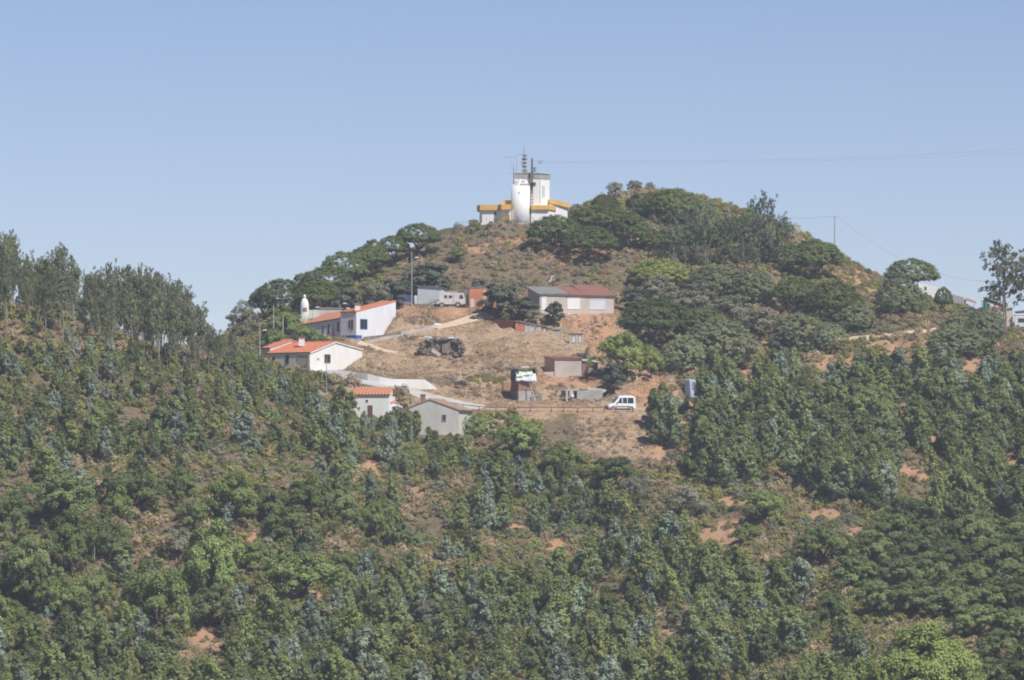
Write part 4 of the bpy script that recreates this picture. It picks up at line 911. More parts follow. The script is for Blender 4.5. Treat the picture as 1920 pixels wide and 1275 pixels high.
block(T, 'walls', [f['B'], f['C'], f['D'], f['A']], z0 - .8, [zE] * 4, M['pale_render'])
mb = MB(T.location); mb.slab([x + [0, 0, .02] for x in eave_pts(f, zE, zE, zE, zE, .15)], (0, 0, .1)); mb.build('roof', M['browntile'], T)
for u0, u1 in ((1072, 1079), (1084, 1091)): opening(T, (f['B'], f['C']), u0, u1, 629, 643, 'door', 'wood', 'lightgrey', .06, False, panename='door_leaf')
# ---- row of animal pens: dark red container and descending cells
T = empty('container', P(946, 622, G(946, 618, 700)[1]), 'dark red sheet-clad hut at the upper end of the row of pens', 'hut')
g0 = G(965, 622, 700); yy_ = g0[1]
a, c = P(925, 612, yy_ + 2.0), P(965.5, 621.5, yy_ + .2); 
mb = MB(T.location); mb.hexa([p3(a, c[2] - 1), p3(c, c[2] - 1), p3(c + [.4, 2.2, 0], c[2] - 1), p3(a + [.4, 2.2, 0], c[2] - 1)], [p3(a, zat(925, 598.5, a[1])), p3(c, zat(965, 602.5, c[1])), p3(c + [.4, 2.2, 0], zat(965, 601, c[1])), p3(a + [.4, 2.2, 0], zat(925, 598, a[1]))]); mb.build('walls', M['darkred'], T)
cells = [(966, 975, 621, 603, 'brick'), (975, 983, 622.5, 604, 'brick'), (983, 991.5, 624, 606, 'pale_render'), (991.5, 1000, 625, 607.5, 'lightgrey'), (1000, 1008, 626, 609, 'grey_render'), (1008, 1016, 627, 610, 'pale_render'), (1016, 1026, 629, 612, 'wood'), (1026, 1037, 631.5, 615, 'pale_render'), (1037, 1051, 634, 618, 'concrete')]
for i, (u0, u1, vb, vt, mk) in enumerate(cells):
    words = ['orange brick', 'second orange brick', 'pale cement', 'whitish door-fronted', 'grey', 'beige', 'wooden', 'cement', 'lowest grey']
    yy = yy_ - .05 * i; a, c = P(u0 + .15, vb, yy), P(u1 - .15, vb + .5, yy)
    T = empty('pen', a, '%s pen in the stepped row below the dark trees' % words[i], 'pen'); T['group'] = 'row of animal pens'
    mb = MB(T.location); zt = zat(u0, vt, yy)
    mb.hexa([p3(p, a[2] - 1) for p in (a, c, c + [.2, 2.2, 0], a + [.2, 2.2, 0])], [p3(p, zt) for p in (a, c, c + [.2, 2.2, 0], a + [.2, 2.2, 0])]); mb.build('walls', M[mk], T)
    mb = MB(T.location); mb.slab([p3(a, zt + .02) + [-.04, -.2, 0], p3(c, zt + .02) + [.04, -.2, 0], p3(c, zt + .12) + [.25, 2.3, 0], p3(a, zt + .12) + [.15, 2.3, 0]], (0, 0, .07)); mb.build('roof', M['browntile' if i % 2 else 'fibro'], T)
    if i in (2, 3, 4, 6, 7): opening(T, (a, c), u0 + 2, u1 - 2, vt + 4, vb - 1, 'door', 'wood', 'lightgrey' if i != 4 else 'metal', .05, False, panename='door_leaf')

# ---- stone ruin hut with junk on the roof
g0 = G(830, 668, 700); yy_ = g0[1]
T = empty('stone_hut', P(828, 668, yy_), 'dark dry-stone hut with plastic sheets and boards on its roof', 'hut')
a, c = P(797, 664, yy_ + .3), P(860, 660, yy_ + .8); zt = zat(820, 636, yy_)
mb = MB(T.location); mb.hexa([p3(p, a[2] - 1.3) for p in (a, c, c + [0, 3.5, 0], a + [0, 3.5, 0])], [p3(p, zt) for p in (a, c, c + [0, 3.5, 0], a + [0, 3.5, 0])]); mb.build('walls', M['stone'], T)
mb = MB(T.location); rr = random.Random(5)
for k in range(150):
    u = rr.uniform(796, 861); v = rr.uniform(637, 668)
    if 826 < u < 846 and v > 642: continue
    mb.box(P(u, v, yy_ + .2 + (u - 797) / 64 * .5), (rr.uniform(.25, .6), .35, rr.uniform(.12, .3)), ry=rr.uniform(-.2, .2), rz=rr.uniform(-.3, .3))
for k in range(110):
    t_ = rr.uniform(0, 6.28); u = 829 + 39 * math.cos(t_) + rr.uniform(-3, 3); v = 652 + 17 * math.sin(t_) + rr.uniform(-2, 3)
    if 824 < u < 850 and v > 650: continue
    mb.box(P(u, v, yy_ + .1 + rr.uniform(-.3, .7)), (rr.uniform(.25, .8), .5, rr.uniform(.15, .42)), ry=rr.uniform(-.5, .5), rz=rr.uniform(-.6, .6))
mb.build('stone', M['stone'], T)['kind'] = 'stuff'
for k in range(9):
    mb = MB(T.location); u = 829 + k * 1.75; mb.slab([P(u, 662, yy_ - .1), P(u + 1.3, 662, yy_ - .1), P(u + 1.3, 643 + rr.uniform(-1, 1), yy_), P(u, 643 + rr.uniform(-1, 1), yy_)], (0, .05, 0)); mb.build('door_slat', M['wood'], T)
mb = MB(T.location); mb.slab([P(796, 636, yy_ - .2), P(862, 634.5, yy_ + .2), P(863, 631.5, yy_ + 3.8), P(797, 632.5, yy_ + 3.8)], (0, 0, .12)); mb.build('roof', M['concrete'], T)
for k in range(14):
    mk = rr.choice(['tarpwhite', 'pale_render', 'orangestone', 'wood', 'lightgrey', 'concrete']); u = rr.uniform(800, 856)
    mb = MB((0, 0, 0)); c0 = P(u, rr.uniform(630.5, 634), yy_ + .4 + rr.uniform(0, 1.5)); mb = MB(c0); mb.box(c0, (rr.uniform(.4, 1.2), rr.uniform(.3, .8), rr.uniform(.08, .22)), rz=rr.uniform(-.5, .5), ry=rr.uniform(-.25, .25))
    o = mb.build('roof_debris', M[mk]); tag(o, 'odd board or sheet weighing down the roof of the dark stone hut', 'debris', 'junk on the stone hut roof')
mb = MB(P(818, 668, yy_ - .6)); mb.box(P(817.5, 661, yy_ - .5), (1.5, .12, .55), ry=.6); o = mb.build('board', M['pale_render']); tag(o, 'pale board leaning at an angle in front of the stone hut', 'board')
mb = MB(P(865, 640, yy_)); mb.tube([P(861, 641, yy_), P(866, 632.5, yy_ + .2)], .09, 6); o = mb.build('bent_pipe', M['palestone']); tag(o, 'pale pipe leaning on the right end of the stone hut', 'pipe')
mb = MB(P(815, 618, yy_ + 5)); a = G(821, 612, 700); mb.box(a + [0, 0, .25], (1.1, .6, .35), ry=.1); o = mb.build('white_slab', M['tarpwhite']); tag(o, 'white slab lying by the path above the stone hut', 'slab')

# ---- shack with green and white tarpaulins on a brick base
f, T = newb('shack', 'shack', 'ramshackle shack under green and white tarpaulins on a brick base', 'shack')
z0 = f['z']; zm = zat(972, 733, f['B'][1]); zt = zat(972, 712.5, f['B'][1])
block(T, 'base', [f['B'], f['C'], f['D'], f['A']], z0 - 1, [zm] * 4, M['concrete'])
block(T, 'brick_wall', [f['B'] + f['e'] * .01, f['C'], f['D'], f['A']], zm + .004, [zt] * 4, M['brickdull'])
cdir = np.append(f['n'], 0); zU = zat(972, 690, f['B'][1]); up3 = grow([f['B'], f['C'] + f['e'] * .6, f['D'] + f['e'] * .6, f['A']], .0)
mb = MB(T.location)
for p in up3 + [(up3[0] + up3[1]) / 2]: mb.tube([p3(p, zt - .1), p3(p, zU)], .045, 5)
for i in range(4): mb.tube([p3(up3[i], zU), p3(up3[(i + 1) % 4], zU)], .04, 5)
mb.build('frame', M['wood'], T)
mb = MB(T.location); mb.slab([p3(up3[0], zt), p3(up3[3], zt), p3(up3[3], zU - .1), p3(up3[0], zU - .1)], np.append(-f['e'], 0) * .03); mb.slab([p3(up3[1], zt + .4), p3(up3[2], zt + .4), p3(up3[2], zU - .1), p3(up3[1], zU - .1)], np.append(f['e'], 0) * .03); mb.slab([p3(up3[3], zt), p3(up3[2], zt), p3(up3[2], zU - .1), p3(up3[3], zU - .1)], np.append(f['n'], 0) * .03); mb.build('netting', M['tarpdark'], T)
def cloth(name, mk, q, nx, ny, amp, seed, T):
    a, b_, c, d = [np.array(x) for x in q]; r_ = random.Random(seed); nrm = np.cross(b_ - a, d - a); nrm /= np.linalg.norm(nrm); vs = []; fs = []
    for j in range(ny + 1):
        for i in range(nx + 1):
            s, t = i / nx, j / ny; e_ = r_.uniform(-.12, .12) if j == 0 else 0
            vs.append((a * (1 - s) + b_ * s) * (1 - t) + (d * (1 - s) + c * s) * t + nrm * amp * (math.sin(s * 17 + seed) * .6 + r_.uniform(-.5, .5)) + np.array([0, 0, e_]))
    for j in range(ny):
        for i in range(nx): k = j * (nx + 1) + i; fs.append((k, k + 1, k + nx + 2, k + nx + 1))
    mb = MB(T.location); mb.add(vs, fs); o = mb.build(name, M[mk], T, smooth=True); md = o.modifiers.new('thickness', 'SOLIDIFY'); md.thickness = .02; return o
yf_ = f['B'][1] - .25
cloth('tarpaulin', 'tarpgreen', [P(969, 706, yf_ - .2), P(1000, 702, yf_), P(997, 693.5, yf_ + 1.2), P(966, 695, yf_ + 1.0)], 12, 6, .07, 3, T)['label'] = 'pale green upper tarpaulin'
cloth('tarpaulin', 'tarpwhite', [P(967, 714, yf_ - .1), P(1006.5, 715.5, yf_ + .1), P(1004, 700.5, yf_ + .15), P(968, 703, yf_)], 12, 5, .06, 8, T)['label'] = 'white front tarpaulin'
cloth('tarpaulin', 'tarpwhite', [P(975, 692, yf_ + .6), P(993, 690.5, yf_ + .6), P(991, 687, yf_ + 1.8), P(976, 688, yf_ + 1.8)], 8, 3, .06, 5, T)
mb = MB(T.location); mb.box(P(987, 689.5, yf_ + 1.2), (2.9, 1.4, .07), ry=-.03); mb.build('roof', M['fibro'], T)
mb = MB(P(1003, 755, yf_ - 1)); mb.tube([P(993, 718, yf_ - .2), P(1006, 758, yf_ - 1.2)], .07, 6); o = mb.build('prop_pole', M['palestone']); tag(o, 'long pale pole leaning against the front of the tarpaulin shack', 'pole')
T = empty('frame_pen', P(1008, 755, yf_), 'rickety post pen right of the tarpaulin shack', 'pen'); mb = MB(T.location)
for u in (1003, 1010, 1015.5): mb.tube([P(u, 757, yf_ - .1), P(u, 738, yf_)], .05, 5)
mb.tube([P(1003, 739, yf_), P(1016, 738, yf_)], .05, 5); mb.build('post', M['wood'], T); MB(T.location).box(P(1007, 748, yf_ + .3), (1.5, .06, 1.3)).build('panel', M['concrete'], T)
mb = MB(P(950, 728, yf_ + 1)); mb.box(P(949.5, 724, yf_ + .9), (1.2, 1.0, 1.6)); o = mb.build('earth_block', M['orangestone'], bevel=.25); tag(o, 'squarish clay-coloured stump of wall left of the tarpaulin shack', 'wall')

# ---- roofless concrete ruin
f, T = newb('ruin', 'ruin', 'roofless low concrete ruin with two door openings above the road', 'ruin')
z0 = f['z']; zt = zat(1082, 732.5, f['B'][1]); th = .25
mb = MB(T.location)
B_, C_, D_, A_ = f['B'], f['C'], f['D'], f['A']
mb.hexa([p3(p, z0 - .8) for p in (B_, C_, C_ + f['n'] * th, B_ + f['n'] * th)], [p3(B_, zt), p3(C_, zt + .15), p3(C_ + f['n'] * th, zt + .15), p3(B_ + f['n'] * th, zt)])
mb.hexa([p3(p, z0 - .8) for p in (B_ + f['n'] * (th + .003), B_ + f['n'] * (th + .003) + f['e'] * th, A_ + f['e'] * th, A_)], [p3(p, zt) for p in (B_ + f['n'] * (th + .003), B_ + f['n'] * (th + .003) + f['e'] * th, A_ + f['e'] * th, A_)])
mb.build('wall', M['concrete'], T)
mb = MB(T.location); L0 = P(1061, 750, f['B'][1] + .1)
for u in (1061.5, 1070): 
    p = P(u, 750, f['B'][1] + .1); mb.box((p[0] + .12, p[1], (z0 + zt) / 2 - .3), (.3 if u < 1065 else .55, .3, zt - z0 + .6))
a = P(1060, 733, f['B'][1] + .1); mb.box(((a[0] + B_[0]) / 2, a[1], zt + .08), (B_[0] - a[0] + .3, .34, .16)); mb.build('pier', M['pale_render'], T)
mb = MB(T.location); mb.slab([P(1100, 731, f['B'][1] + .8), P(1132, 737, f['B'][1] + .8), P(1140, 731, f['B'][1] + 3.6), P(1104, 727.5, f['B'][1] + 3.6)], (0, 0, .12)); mb.build('roof_slab', M['concrete'], T)
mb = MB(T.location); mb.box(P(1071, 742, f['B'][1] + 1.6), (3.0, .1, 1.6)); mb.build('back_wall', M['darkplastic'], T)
mb = MB(P(1073.5, 743, f['B'][1])); mb.box(P(1073.5, 742.5, f['B'][1] - .3), (.45, .4, .4)); o = mb.build('plastic_drum', M['tarpwhite'], bevel=.1); tag(o, 'small white drum in the doorway of the concrete ruin', 'drum')

# ---- block house with the big white chimney, behind the trees at left
f, T = newb('blockhouse', 'outbuilding', 'grey block outbuilding behind the long white house', 'outbuilding')
z0 = f['z']; yb_ = f['B'][1]; kz = zat(600, 581, yb_); b2 = f['B'] + f['e'] * (f['t'] * .29)
block(T, 'walls', [b2 + f['e'] * .3, f['C'], f['D'], f['A'] + f['e'] * (f['t'] * .29 + .3)], z0 - 2, [zat(620, 578.5, yb_)] * 4, M['pale_render'])
block(T, 'side_wall', [f['B'], b2 + f['e'] * .29, b2 + f['n'] * 4, f['A']], z0 - 2, [kz] * 4, M['grey_render'])
mb = MB(T.location); mb.slab([p3(b2 + f['e'] * .2 - f['n'] * .15, zat(620, 578.4, yb_)), p3(f['C'] + f['e'] * .15 - f['n'] * .15, zat(620, 578.4, yb_)), p3(f['D'], zat(620, 578.4, yb_)), p3(f['A'] + f['e'] * (f['t'] * .3), zat(620, 578.4, yb_))], (0, 0, .12)); mb.build('roof_slab', M['concrete'], T)
yy = yb_ - .9
T = empty('baker_chimney', P(571, 606, yy), 'tall white domed chimney with red mouth, left of the long house', 'chimney')
mb = MB(T.location); c0 = P(571, 606, yy); hs = [(606, .72), (590, .70), (573, .68), (566, .58), (561, .38), (559, .15)]
mb.tube([P(571, v, yy) for v, r in hs], [r for v, r in hs], 12); s_ = mb.build('stack', M['white'], T, smooth=True)
mb = MB(T.location); mb.tube([P(571, 560, yy), P(571, 556, yy), P(571, 553.5, yy), P(571, 552, yy)], [.12, .26, .18, .04], 8); mb.build('finial', M['white'], T, smooth=True)
mb = MB(T.location); mb.box(P(572, 580, yy - .62), (.55, .25, .55)); mb.build('mouth', M['oldred'], T)
T = empty('stair', P(570, 612, yy - .5), 'white sloping stair wall below the domed chimney', 'stairs')
mb = MB(T.location); mb.slab([P(566, 590, yy - .8), P(580, 606, yy - .8), P(580, 613, yy - .8), P(563, 613, yy - .8), P(561, 592, yy - .8)], (0, .3, 0)); mb.build('stair_wall', M['grey_render'], T)

# ---- tank on the ridge, white box, right-hand buildings
f, T = newb('tank', 'water_tank', 'square concrete water tank half hidden by trees on the right ridge', 'tank')
z0 = f['z']; zt = zat(1490, 423, f['B'][1])
block(T, 'walls', [f['B'], f['C'], f['D'], f['A']], z0 - 1.5, [zt] * 4, M['concrete'])
mb = MB(T.location); g_ = grow([f['B'], f['C'], f['D'], f['A']], .1); mb.hexa([p3(p, zt + .003) for p in g_], [p3(p, zt + .15) for p in g_]); mb.build('rim', M['concrete'], T)
c0 = (f['C'] + f['D']) / 2; MB(T.location).box((c0[0] - .4, c0[1], zt + .35), (.7, .6, .4)).build('hatch', M['concrete'], T)
g0 = G(1209, 439, 740); T = empty('meter_box', g0, 'upright white utility cabinet on the slope below the pines', 'cabinet'); h = 14 / F * g0[1]
MB(T.location).box(g0 + [0, 0, h * .5], (.68, .5, h)).build('cabinet', M['white'], T, bevel=.03); MB(T.location).box(g0 + [.05, 0, h + .04], (.8, .62, .08)).build('roof', M['pale_render'], T); MB(T.location).box(g0 + [.1, -.26, h * .5], (.4, .03, h * .7)).build('door', M['white_wall2'], T)
g0 = G(1790, 574, 740); yy = g0[1]
T = empty('house', P(1797, 574, yy), 'white house wall with red awning beyond the right-hand pines', 'house')
a, c, d = P(1782, 574, yy + 1), P(1807, 574, yy - .5), P(1812, 574, yy + 4)
mb = MB(T.location); mb.hexa([p3(p, a[2] - 2) for p in (a, c, d, a + [.5, 5, 0])], [p3(a, zat(1782, 550, yy)), p3(c, zat(1807, 557.5, yy)), p3(d, zat(1812, 558, yy)), p3(a + [.5, 5, 0], zat(1782, 549, yy))]); mb.build('walls', M['white'], T)
mb = MB(T.location); mb.slab([P(1807.5, 562.5, yy - .4), P(1831, 569, yy), P(1829, 566, yy + 3), P(1808, 558.5, yy + 3)], (0, 0, .12)); mb.build('awning', M['oldred'], T)
mb = MB(T.location); mb.tube([P(1826, 568, yy), P(1826, 578, yy)], .05, 5); mb.build('post', M['wood'], T)
T = empty('house', P(1742, 552, yy + 2), 'low white wall and roof glimpsed under the flat-topped pine', 'house')
mb = MB(T.location); a, c = P(1722, 553, yy + 1), P(1762, 556, yy + 1); mb.hexa([p3(a, a[2] - 1.5), p3(c, a[2] - 1.5), p3(c, a[2] - 1.5) + [0, 3, 0], p3(a, a[2] - 1.5) + [0, 3, 0]], [p3(a, zat(1722, 530, yy + 1)), p3(c, zat(1762, 539, yy + 1)), p3(c, zat(1762, 539, yy + 1)) + [0, 3, 0], p3(a, zat(1722, 530, yy + 1)) + [0, 3, 0]]); mb.build('walls', M['white'], T)
opening(T, (a, c), 1733, 1738, 537, 544, 'window', 'pale_render', 'glass', .07, False)
yy = G(1870, 612, 740)[1]
T = empty('shack', P(1862, 578, yy), 'teal and ochre sheet shack with a pointed white post beyond the big eucalyptus', 'shack')
mb = MB(T.location); mb.slab([P(1843, 580, yy), P(1856, 580, yy), P(1855, 570, yy), P(1843.5, 562, yy)], (0, 2.5, 0)); mb.build('side_panel', M['teal'], T)
mb = MB(T.location); mb.slab([P(1843, 557, yy - .2), P(1884, 572, yy - .2), P(1886, 577, yy + 2.4), P(1846, 565, yy + 2.4)], (0, 0, .1)); mb.build('roof', M['ochre'], T)
mb = MB(T.location); mb.slab([P(1857, 574, yy - .1), P(1884, 576, yy - .1), P(1884, 583, yy - .1), P(1857, 582, yy - .1)], (0, .1, 0)); mb.build('front_panel', M['brick'], T)
mb = MB(T.location); mb.tube([P(1856, 580, yy - .3), P(1856, 557, yy - .3)], .09, 5); mb.tube([P(1842, 580, yy - .3), P(1842, 556, yy - .3)], .07, 5); mb.build('post', M['white'], T)
mb = MB(T.location); mb.hexa([P(1858, 618, yy), P(1882, 618, yy), P(1882, 618, yy + 2.5), P(1858, 618, yy + 2.5)], [P(1858, 583, yy), P(1882, 584, yy), P(1882, 584, yy + 2.5), P(1858, 583, yy + 2.5)]); mb.build('walls', M['pale_render'], T)
T = empty('outbuilding', P(1890, 618, yy - .6), 'pale upright hut between the eucalyptus trunk and the caravan', 'hut')
mb = MB(T.location); mb.hexa([P(1877, 620, yy - .6), P(1899, 620, yy - .6), P(1899, 620, yy + 1.6), P(1877, 620, yy + 1.6)], [P(1877, 580, yy - .6), P(1899, 577, yy - .6), P(1899, 577, yy + 1.6), P(1877, 580, yy + 1.6)]); mb.build('walls', M['pale_render'], T)
mb = MB(T.location); mb.slab([P(1876, 580, yy - .9), P(1900, 576.7, yy - .9), P(1900, 576.7, yy + 1.8), P(1876, 580, yy + 1.8)], (0, 0, .09)); mb.build('roof', M['fibro'], T)
T = empty('caravan', P(1925, 618, yy - 1.5), 'grey-white caravan cut by the right edge of the picture', 'caravan')
mb = MB(T.location); yc = yy - 1.5
mb.hexa([P(1902, 614, yc), P(1955, 614, yc), P(1955, 614, yc + 2), P(1902, 614, yc + 2)], [P(1902, 592, yc), P(1955, 592, yc), P(1955, 592, yc + 2), P(1902, 592, yc + 2)]); mb.build('body', M['lightgrey'], T, bevel=.12)
mb = MB(T.location); mb.box(P(1928, 590.6, yc + 1), (4.5, 2.1, .12)); mb.build('roof', M['white'], T)
opening(T, (P(1902, 600, yc), P(1955, 600, yc)), 1909, 1924, 597, 604, 'window', 'darkplastic', 'glass', .05, True)
MB(T.location).tube([P(1918, 616, yc + .2) + [0, -.1, 0], P(1918, 616, yc + .2) + [0, .1, 0]], .28, 12).build('wheel', M['rubber'], T)
mb = MB(T.location); mb.slab([P(1902, 584, yc - .2), P(1950, 578, yc), P(1952, 585, yc + 1.9), P(1904, 588, yc + 2)], (0, 0, .06)); 
o = mb.build('shade_sail', M['paleblue'], T)
# pale blue van half hidden by trees
g0 = G(1297, 748, 680); yy = g0[1]
T = empty('delivery_van', P(1292, 748, yy), 'pale blue boxy van parked among the eucalyptus trees', 'van')
a, c = P(1283, 742, yy), P(1307, 745, yy + .2)
mb = MB(T.location); mb.hexa([P(1284, 742, yy + .4), P(1296, 747, yy - .6), P(1308, 746, yy + .8), P(1296, 742, yy + 1.9)], [P(1283, 711, yy + .4), P(1293, 712, yy - .6), P(1305, 712, yy + .8), P(1294, 710.5, yy + 1.9)]); mb.build('body', M['paleblue'], T, bevel=.1)
fV = (P(1284, 730, yy + .4)[:2], P(1296, 730, yy - .6)[:2]); fV2 = (P(1296, 730, yy - .6)[:2], P(1308, 730, yy + .8)[:2])
opening(T, fV, 1288, 1293, 716, 727, 'side_window', 'darkplastic', 'glass', .05, False); opening(T, fV2, 1298.5, 1304, 716, 728, 'windscreen', 'lightgrey', 'glassblue', .05, False)
for u, y_ in ((1290, yy - .2), (1304, yy + .5)): MB(T.location).tube([P(u, 746, y_), P(u, 746, y_ + .25)], .33, 12).build('wheel', M['rubber'], T)

# ---- vehicles
def wheel(T, c, r, rz=0):
    d = np.array([math.sin(-rz), math.cos(rz), 0]) * .11; w = MB(T.location).tube([c - d, c + d], r, 16).build('wheel', M['rubber'], T)
    MB(T.location).tube([c - d * 1.12, c - d * .9], r * .6, 12).build('rim', M['rim'], w)
def van():
    g0 = G(1166, 769.5, 680); yy = g0[1]; s = F / yy; L = 53 / s / math.cos(.30)
    T = empty('parked_van', g0, 'small white passenger van parked at the end of the rail fence', 'van', rz=0)
    rz = .30; ex = np.array([math.cos(rz), math.sin(rz), 0]); ey = np.array([-math.sin(rz), math.cos(rz), 0]); c0 = g0 - ex * L / 2 - ey * .2
    def W(x, y, z): return c0 + ex * x + ey * y + np.array([0, 0, z])
    h = 27 / s; w = 1.65
    prof_ = [(0.02, .28), (0.0, .62), (.10, .80), (.85, 1.0), (1.45, 1.62), (1.75, h - .1), (2.2, h - .02), (L - .5, h), (L - .15, h - .12), (L - .02, 1.0), (L, .45), (L - .04, .28)]
    mb = MB(T.location)
    tum = lambda z: .12 * max(0, (z - .95) / (h - .95))
    nn_ = len(prof_); vs = [W(x, tum(z), z) for x, z in prof_] + [W(x, w - tum(z), z) for x, z in prof_]
    mb.add(vs, [tuple(range(nn_)), tuple(range(2 * nn_ - 1, nn_ - 1, -1))] + [(i, nn_ + i, nn_ + (i + 1) % nn_, (i + 1) % nn_) for i in range(nn_)]); mb.build('body', M['vanwhite'], T, bevel=.05)
    # windscreen
    mb = MB(T.location); mb.slab([W(1.0, .14, 1.06), W(1.0, w - .14, 1.06), W(1.66, w - .22, h - .2), W(1.66, .22, h - .2)], np.array([0, 0, .045]) - ex * .05); mb.build('windscreen', M['glassblue'], T)
    def sidewin(x0, x1, z0, z1, sl=0):
        mb = MB(T.location); p = [(x0, z0), (x1, z0), (x1, z1), (x0 + sl, z1)]; mb.slab([W(x, tum(z) - .02, z) for x, z in p], ey * .03); mb.build('side_window', M['glass'], T)
    sidewin(1.45, 2.12, 1.05, h - .26, .42); sidewin(2.26, 2.9, 1.05, h - .26); sidewin(3.02, L - .42, 1.05, h - .26)
    mb = MB(T.location)
    for x in (2.19, 3.0): mb.slab([W(x, tum(z) - .012, z) for z in (.4, 1.0)] + [W(x + .02, tum(z) - .012, z) for z in (1.0, .4)], ey * .01)
    mb.slab([W(.9, -.01, .55), W(L - .9, -.01, .55), W(L - .9, -.01, .62), W(.9, -.01, .62)], ey * .02); mb.build('trim', M['darkplastic'], T)
    mb = MB(T.location); mb.hexa([W(-.06, .05, .3), W(.12, -.01, .3), W(.12, w + .01, .3), W(-.06, w - .05, .3)], [W(-.06, .05, .6), W(.12, -.01, .6), W(.12, w + .01, .6), W(-.06, w - .05, .6)]); mb.build('bumper', M['darkplastic'], T)
    for y in (.22, w - .22): MB(T.location).box(W(.06, y, .72), (.12, .28, .16), rz=rz).build('headlight', M['glassblue'], T)
    mb = MB(T.location); mb.box(W(1.35, -.12, 1.1), (.12, .2, .16), rz=rz); mb.build('mirror', M['darkplastic'], T)
    mb = MB(T.location); mb.box(W(L - .02, .14, 1.1), (.06, .14, .4), rz=rz); mb.build('tail_light', M['redlight'], T)
    for y in (.1, w - .1): wheel(T, W(.72, y, .3), .31, rz); wheel(T, W(L - .75, y, .3), .31, rz)
    for y in (.35, w - .35): MB(T.location).tube([W(2.0, y, h + .04), W(L - .6, y, h + .05)], .03, 5).build('roof_rail', M['lightgrey'], T)
van()
def wagon():
    yy = min(G(852, 573, 710)[1], FP['brickhouse']['B'][1] - .9); s = F / yy
    T = empty('off_road_wagon', P(850, 576, yy), 'old white off-road wagon with a loaded roof between garage and brick shed', 'off-road car')
    z = lambda v: zat(850, v, yy)
    mb = MB(T.location)
    pts_ = [(823, 570.5), (823, 553), (825, 549), (868, 549), (870.5, 552), (872, 561), (872.5, 569.5), (864.5, 571.5), (862, 567), (857.5, 566.5), (854, 568), (852.5, 571.5)]
    mb.slab([P(u, v, yy) for u, v in pts_], (0, 1.7, 0)); mb.build('body', M['oldvan'], T, bevel=.04)
    def pn(nm_, q_, m): mb = MB(T.location); mb.slab([P(u, v, yy - .03) for u, v in q_], (0, .05, 0)); return mb.build(nm_, m, T)
    pn('side_window', [(833, 559), (838.5, 559), (838.5, 553.5), (833, 553.5)], M['glass']); pn('side_window', [(841.5, 559), (848, 559), (848, 554), (841.5, 554)], M['glass'])
    pn('side_window', [(860.5, 560), (869, 560), (867.5, 553), (862, 553)], M['glass']); pn('door_seam', [(850.5, 569), (851, 569), (851, 551), (850.5, 551)], M['darkplastic'])
    pn('sill', [(823, 572), (853, 572), (853, 570.3), (823, 570.3)], M['darkplastic'])
    wheel(T, P(858.5, 571.5, yy + .05), .42); wheel(T, P(828.5, 572, yy + .05), .42); wheel(T, P(858.5, 571.5, yy + 1.6), .42)
    L = MB(P(845, 548, yy + .8)); L.tube([P(838, 548, yy + .3), P(856, 547.5, yy + .3)], .07, 5); L.tube([P(840, 547.6, yy + 1), P(860, 549.5, yy + .2)], .08, 5); L.box(P(846, 547.5, yy + .9), (1.3, .8, .16), ry=.05)
    o = L.build('roof_load', M['palestone']); tag(o, 'bundle of pale boards on the roof of the white off-road wagon', 'boards')
wagon()
def bluevan():
    yy = FP['garage']['B'][1] + .8
    T = empty('parked_van', P(762, 571, yy), 'dark blue van behind the lamp post, left of the pale garage', 'van')
    mb = MB(T.location); mb.slab([P(u, v, yy) for u, v in ((743, 569.5), (743.5, 563), (750, 560), (757, 554.5), (762, 553.5), (774, 553), (776, 556), (776.5, 569)) ], (0, 1.8, 0)); mb.build('body', M['bluevan'], T, bevel=.05)
    mb = MB(T.location); mb.slab([P(u, v, yy - .03) for u, v in ((752, 561), (759, 561), (759.5, 556.5), (757.5, 556.5))], (0, .05, 0)); mb.build('side_window', M['glass'], T)
    wheel(T, P(749.5, 569.5, yy + .1), .34); wheel(T, P(770, 569.5, yy + .1), .34)
    MB(T.location).box(P(743, 567, yy + .9), (.15, 1.6, .2)).build('bumper', M['darkplastic'], T)
    o = MB(P(779, 570, yy - .4)); o.box(P(779.5, 562.5, yy - .5), (.55, .5, 1.4)); x = o.build('plastic_barrel', M['lightgrey'], bevel=.12); tag(x, 'pale upright barrel between the blue van and the pale garage', 'barrel')
    o = MB(P(763, 571, yy - .8)); o.box(P(764, 569, yy - .9), (1.5, .5, .4)); x = o.build('sheet_heap', M['orangestone'], bevel=.1); tag(x, 'small orange heap in front of the blue van', 'heap')
bluevan()
for (u, v, lab) in ((1126, 579, 'dark scooter parked in front of the rightmost garage'), (862, 722, 'dark heap of scrap on the flat ground above the road')):
    g0 = G(u, v + 1, 690); T = empty('scooter' if u > 1000 else 'scrap_heap', g0, lab, 'scooter' if u > 1000 else 'scrap')
    if u > 1000:
        for dx in (-.5, .5): MB(T.location).tube([g0 + [dx, -.06, .25], g0 + [dx, .06, .25]], .26, 12).build('wheel', M['rubber'], T)
        MB(T.location).tube([g0 + [-.5, 0, .3], g0 + [-.1, 0, .35], g0 + [.2, 0, .6], g0 + [.55, 0, .65]], [.06, .14, .18, .08], 6).build('body', M['darkplastic'], T); MB(T.location).tube([g0 + [-.5, 0, .3], g0 + [-.4, 0, .95], g0 + [-.35, -.25, 1.0]], .03, 5).build('handlebar', M['metal'], T)
    else:
        mb = MB(T.location)
        for k in range(12): r_ = random.Random(k); mb.box(g0 + [r_.uniform(-.9, .9), r_.uniform(-.4, .4), r_.uniform(.05, .5)], (r_.uniform(.3, .8), .3, .2), rz=r_.uniform(0, 3), ry=r_.uniform(-.7, .7))
        mb.build('scrap', M['darkplastic'], T); MB(T.location).box(g0 + [.8, -.3, .4], (.3, .2, .25)).build('panel', M['darkplastic'], T)
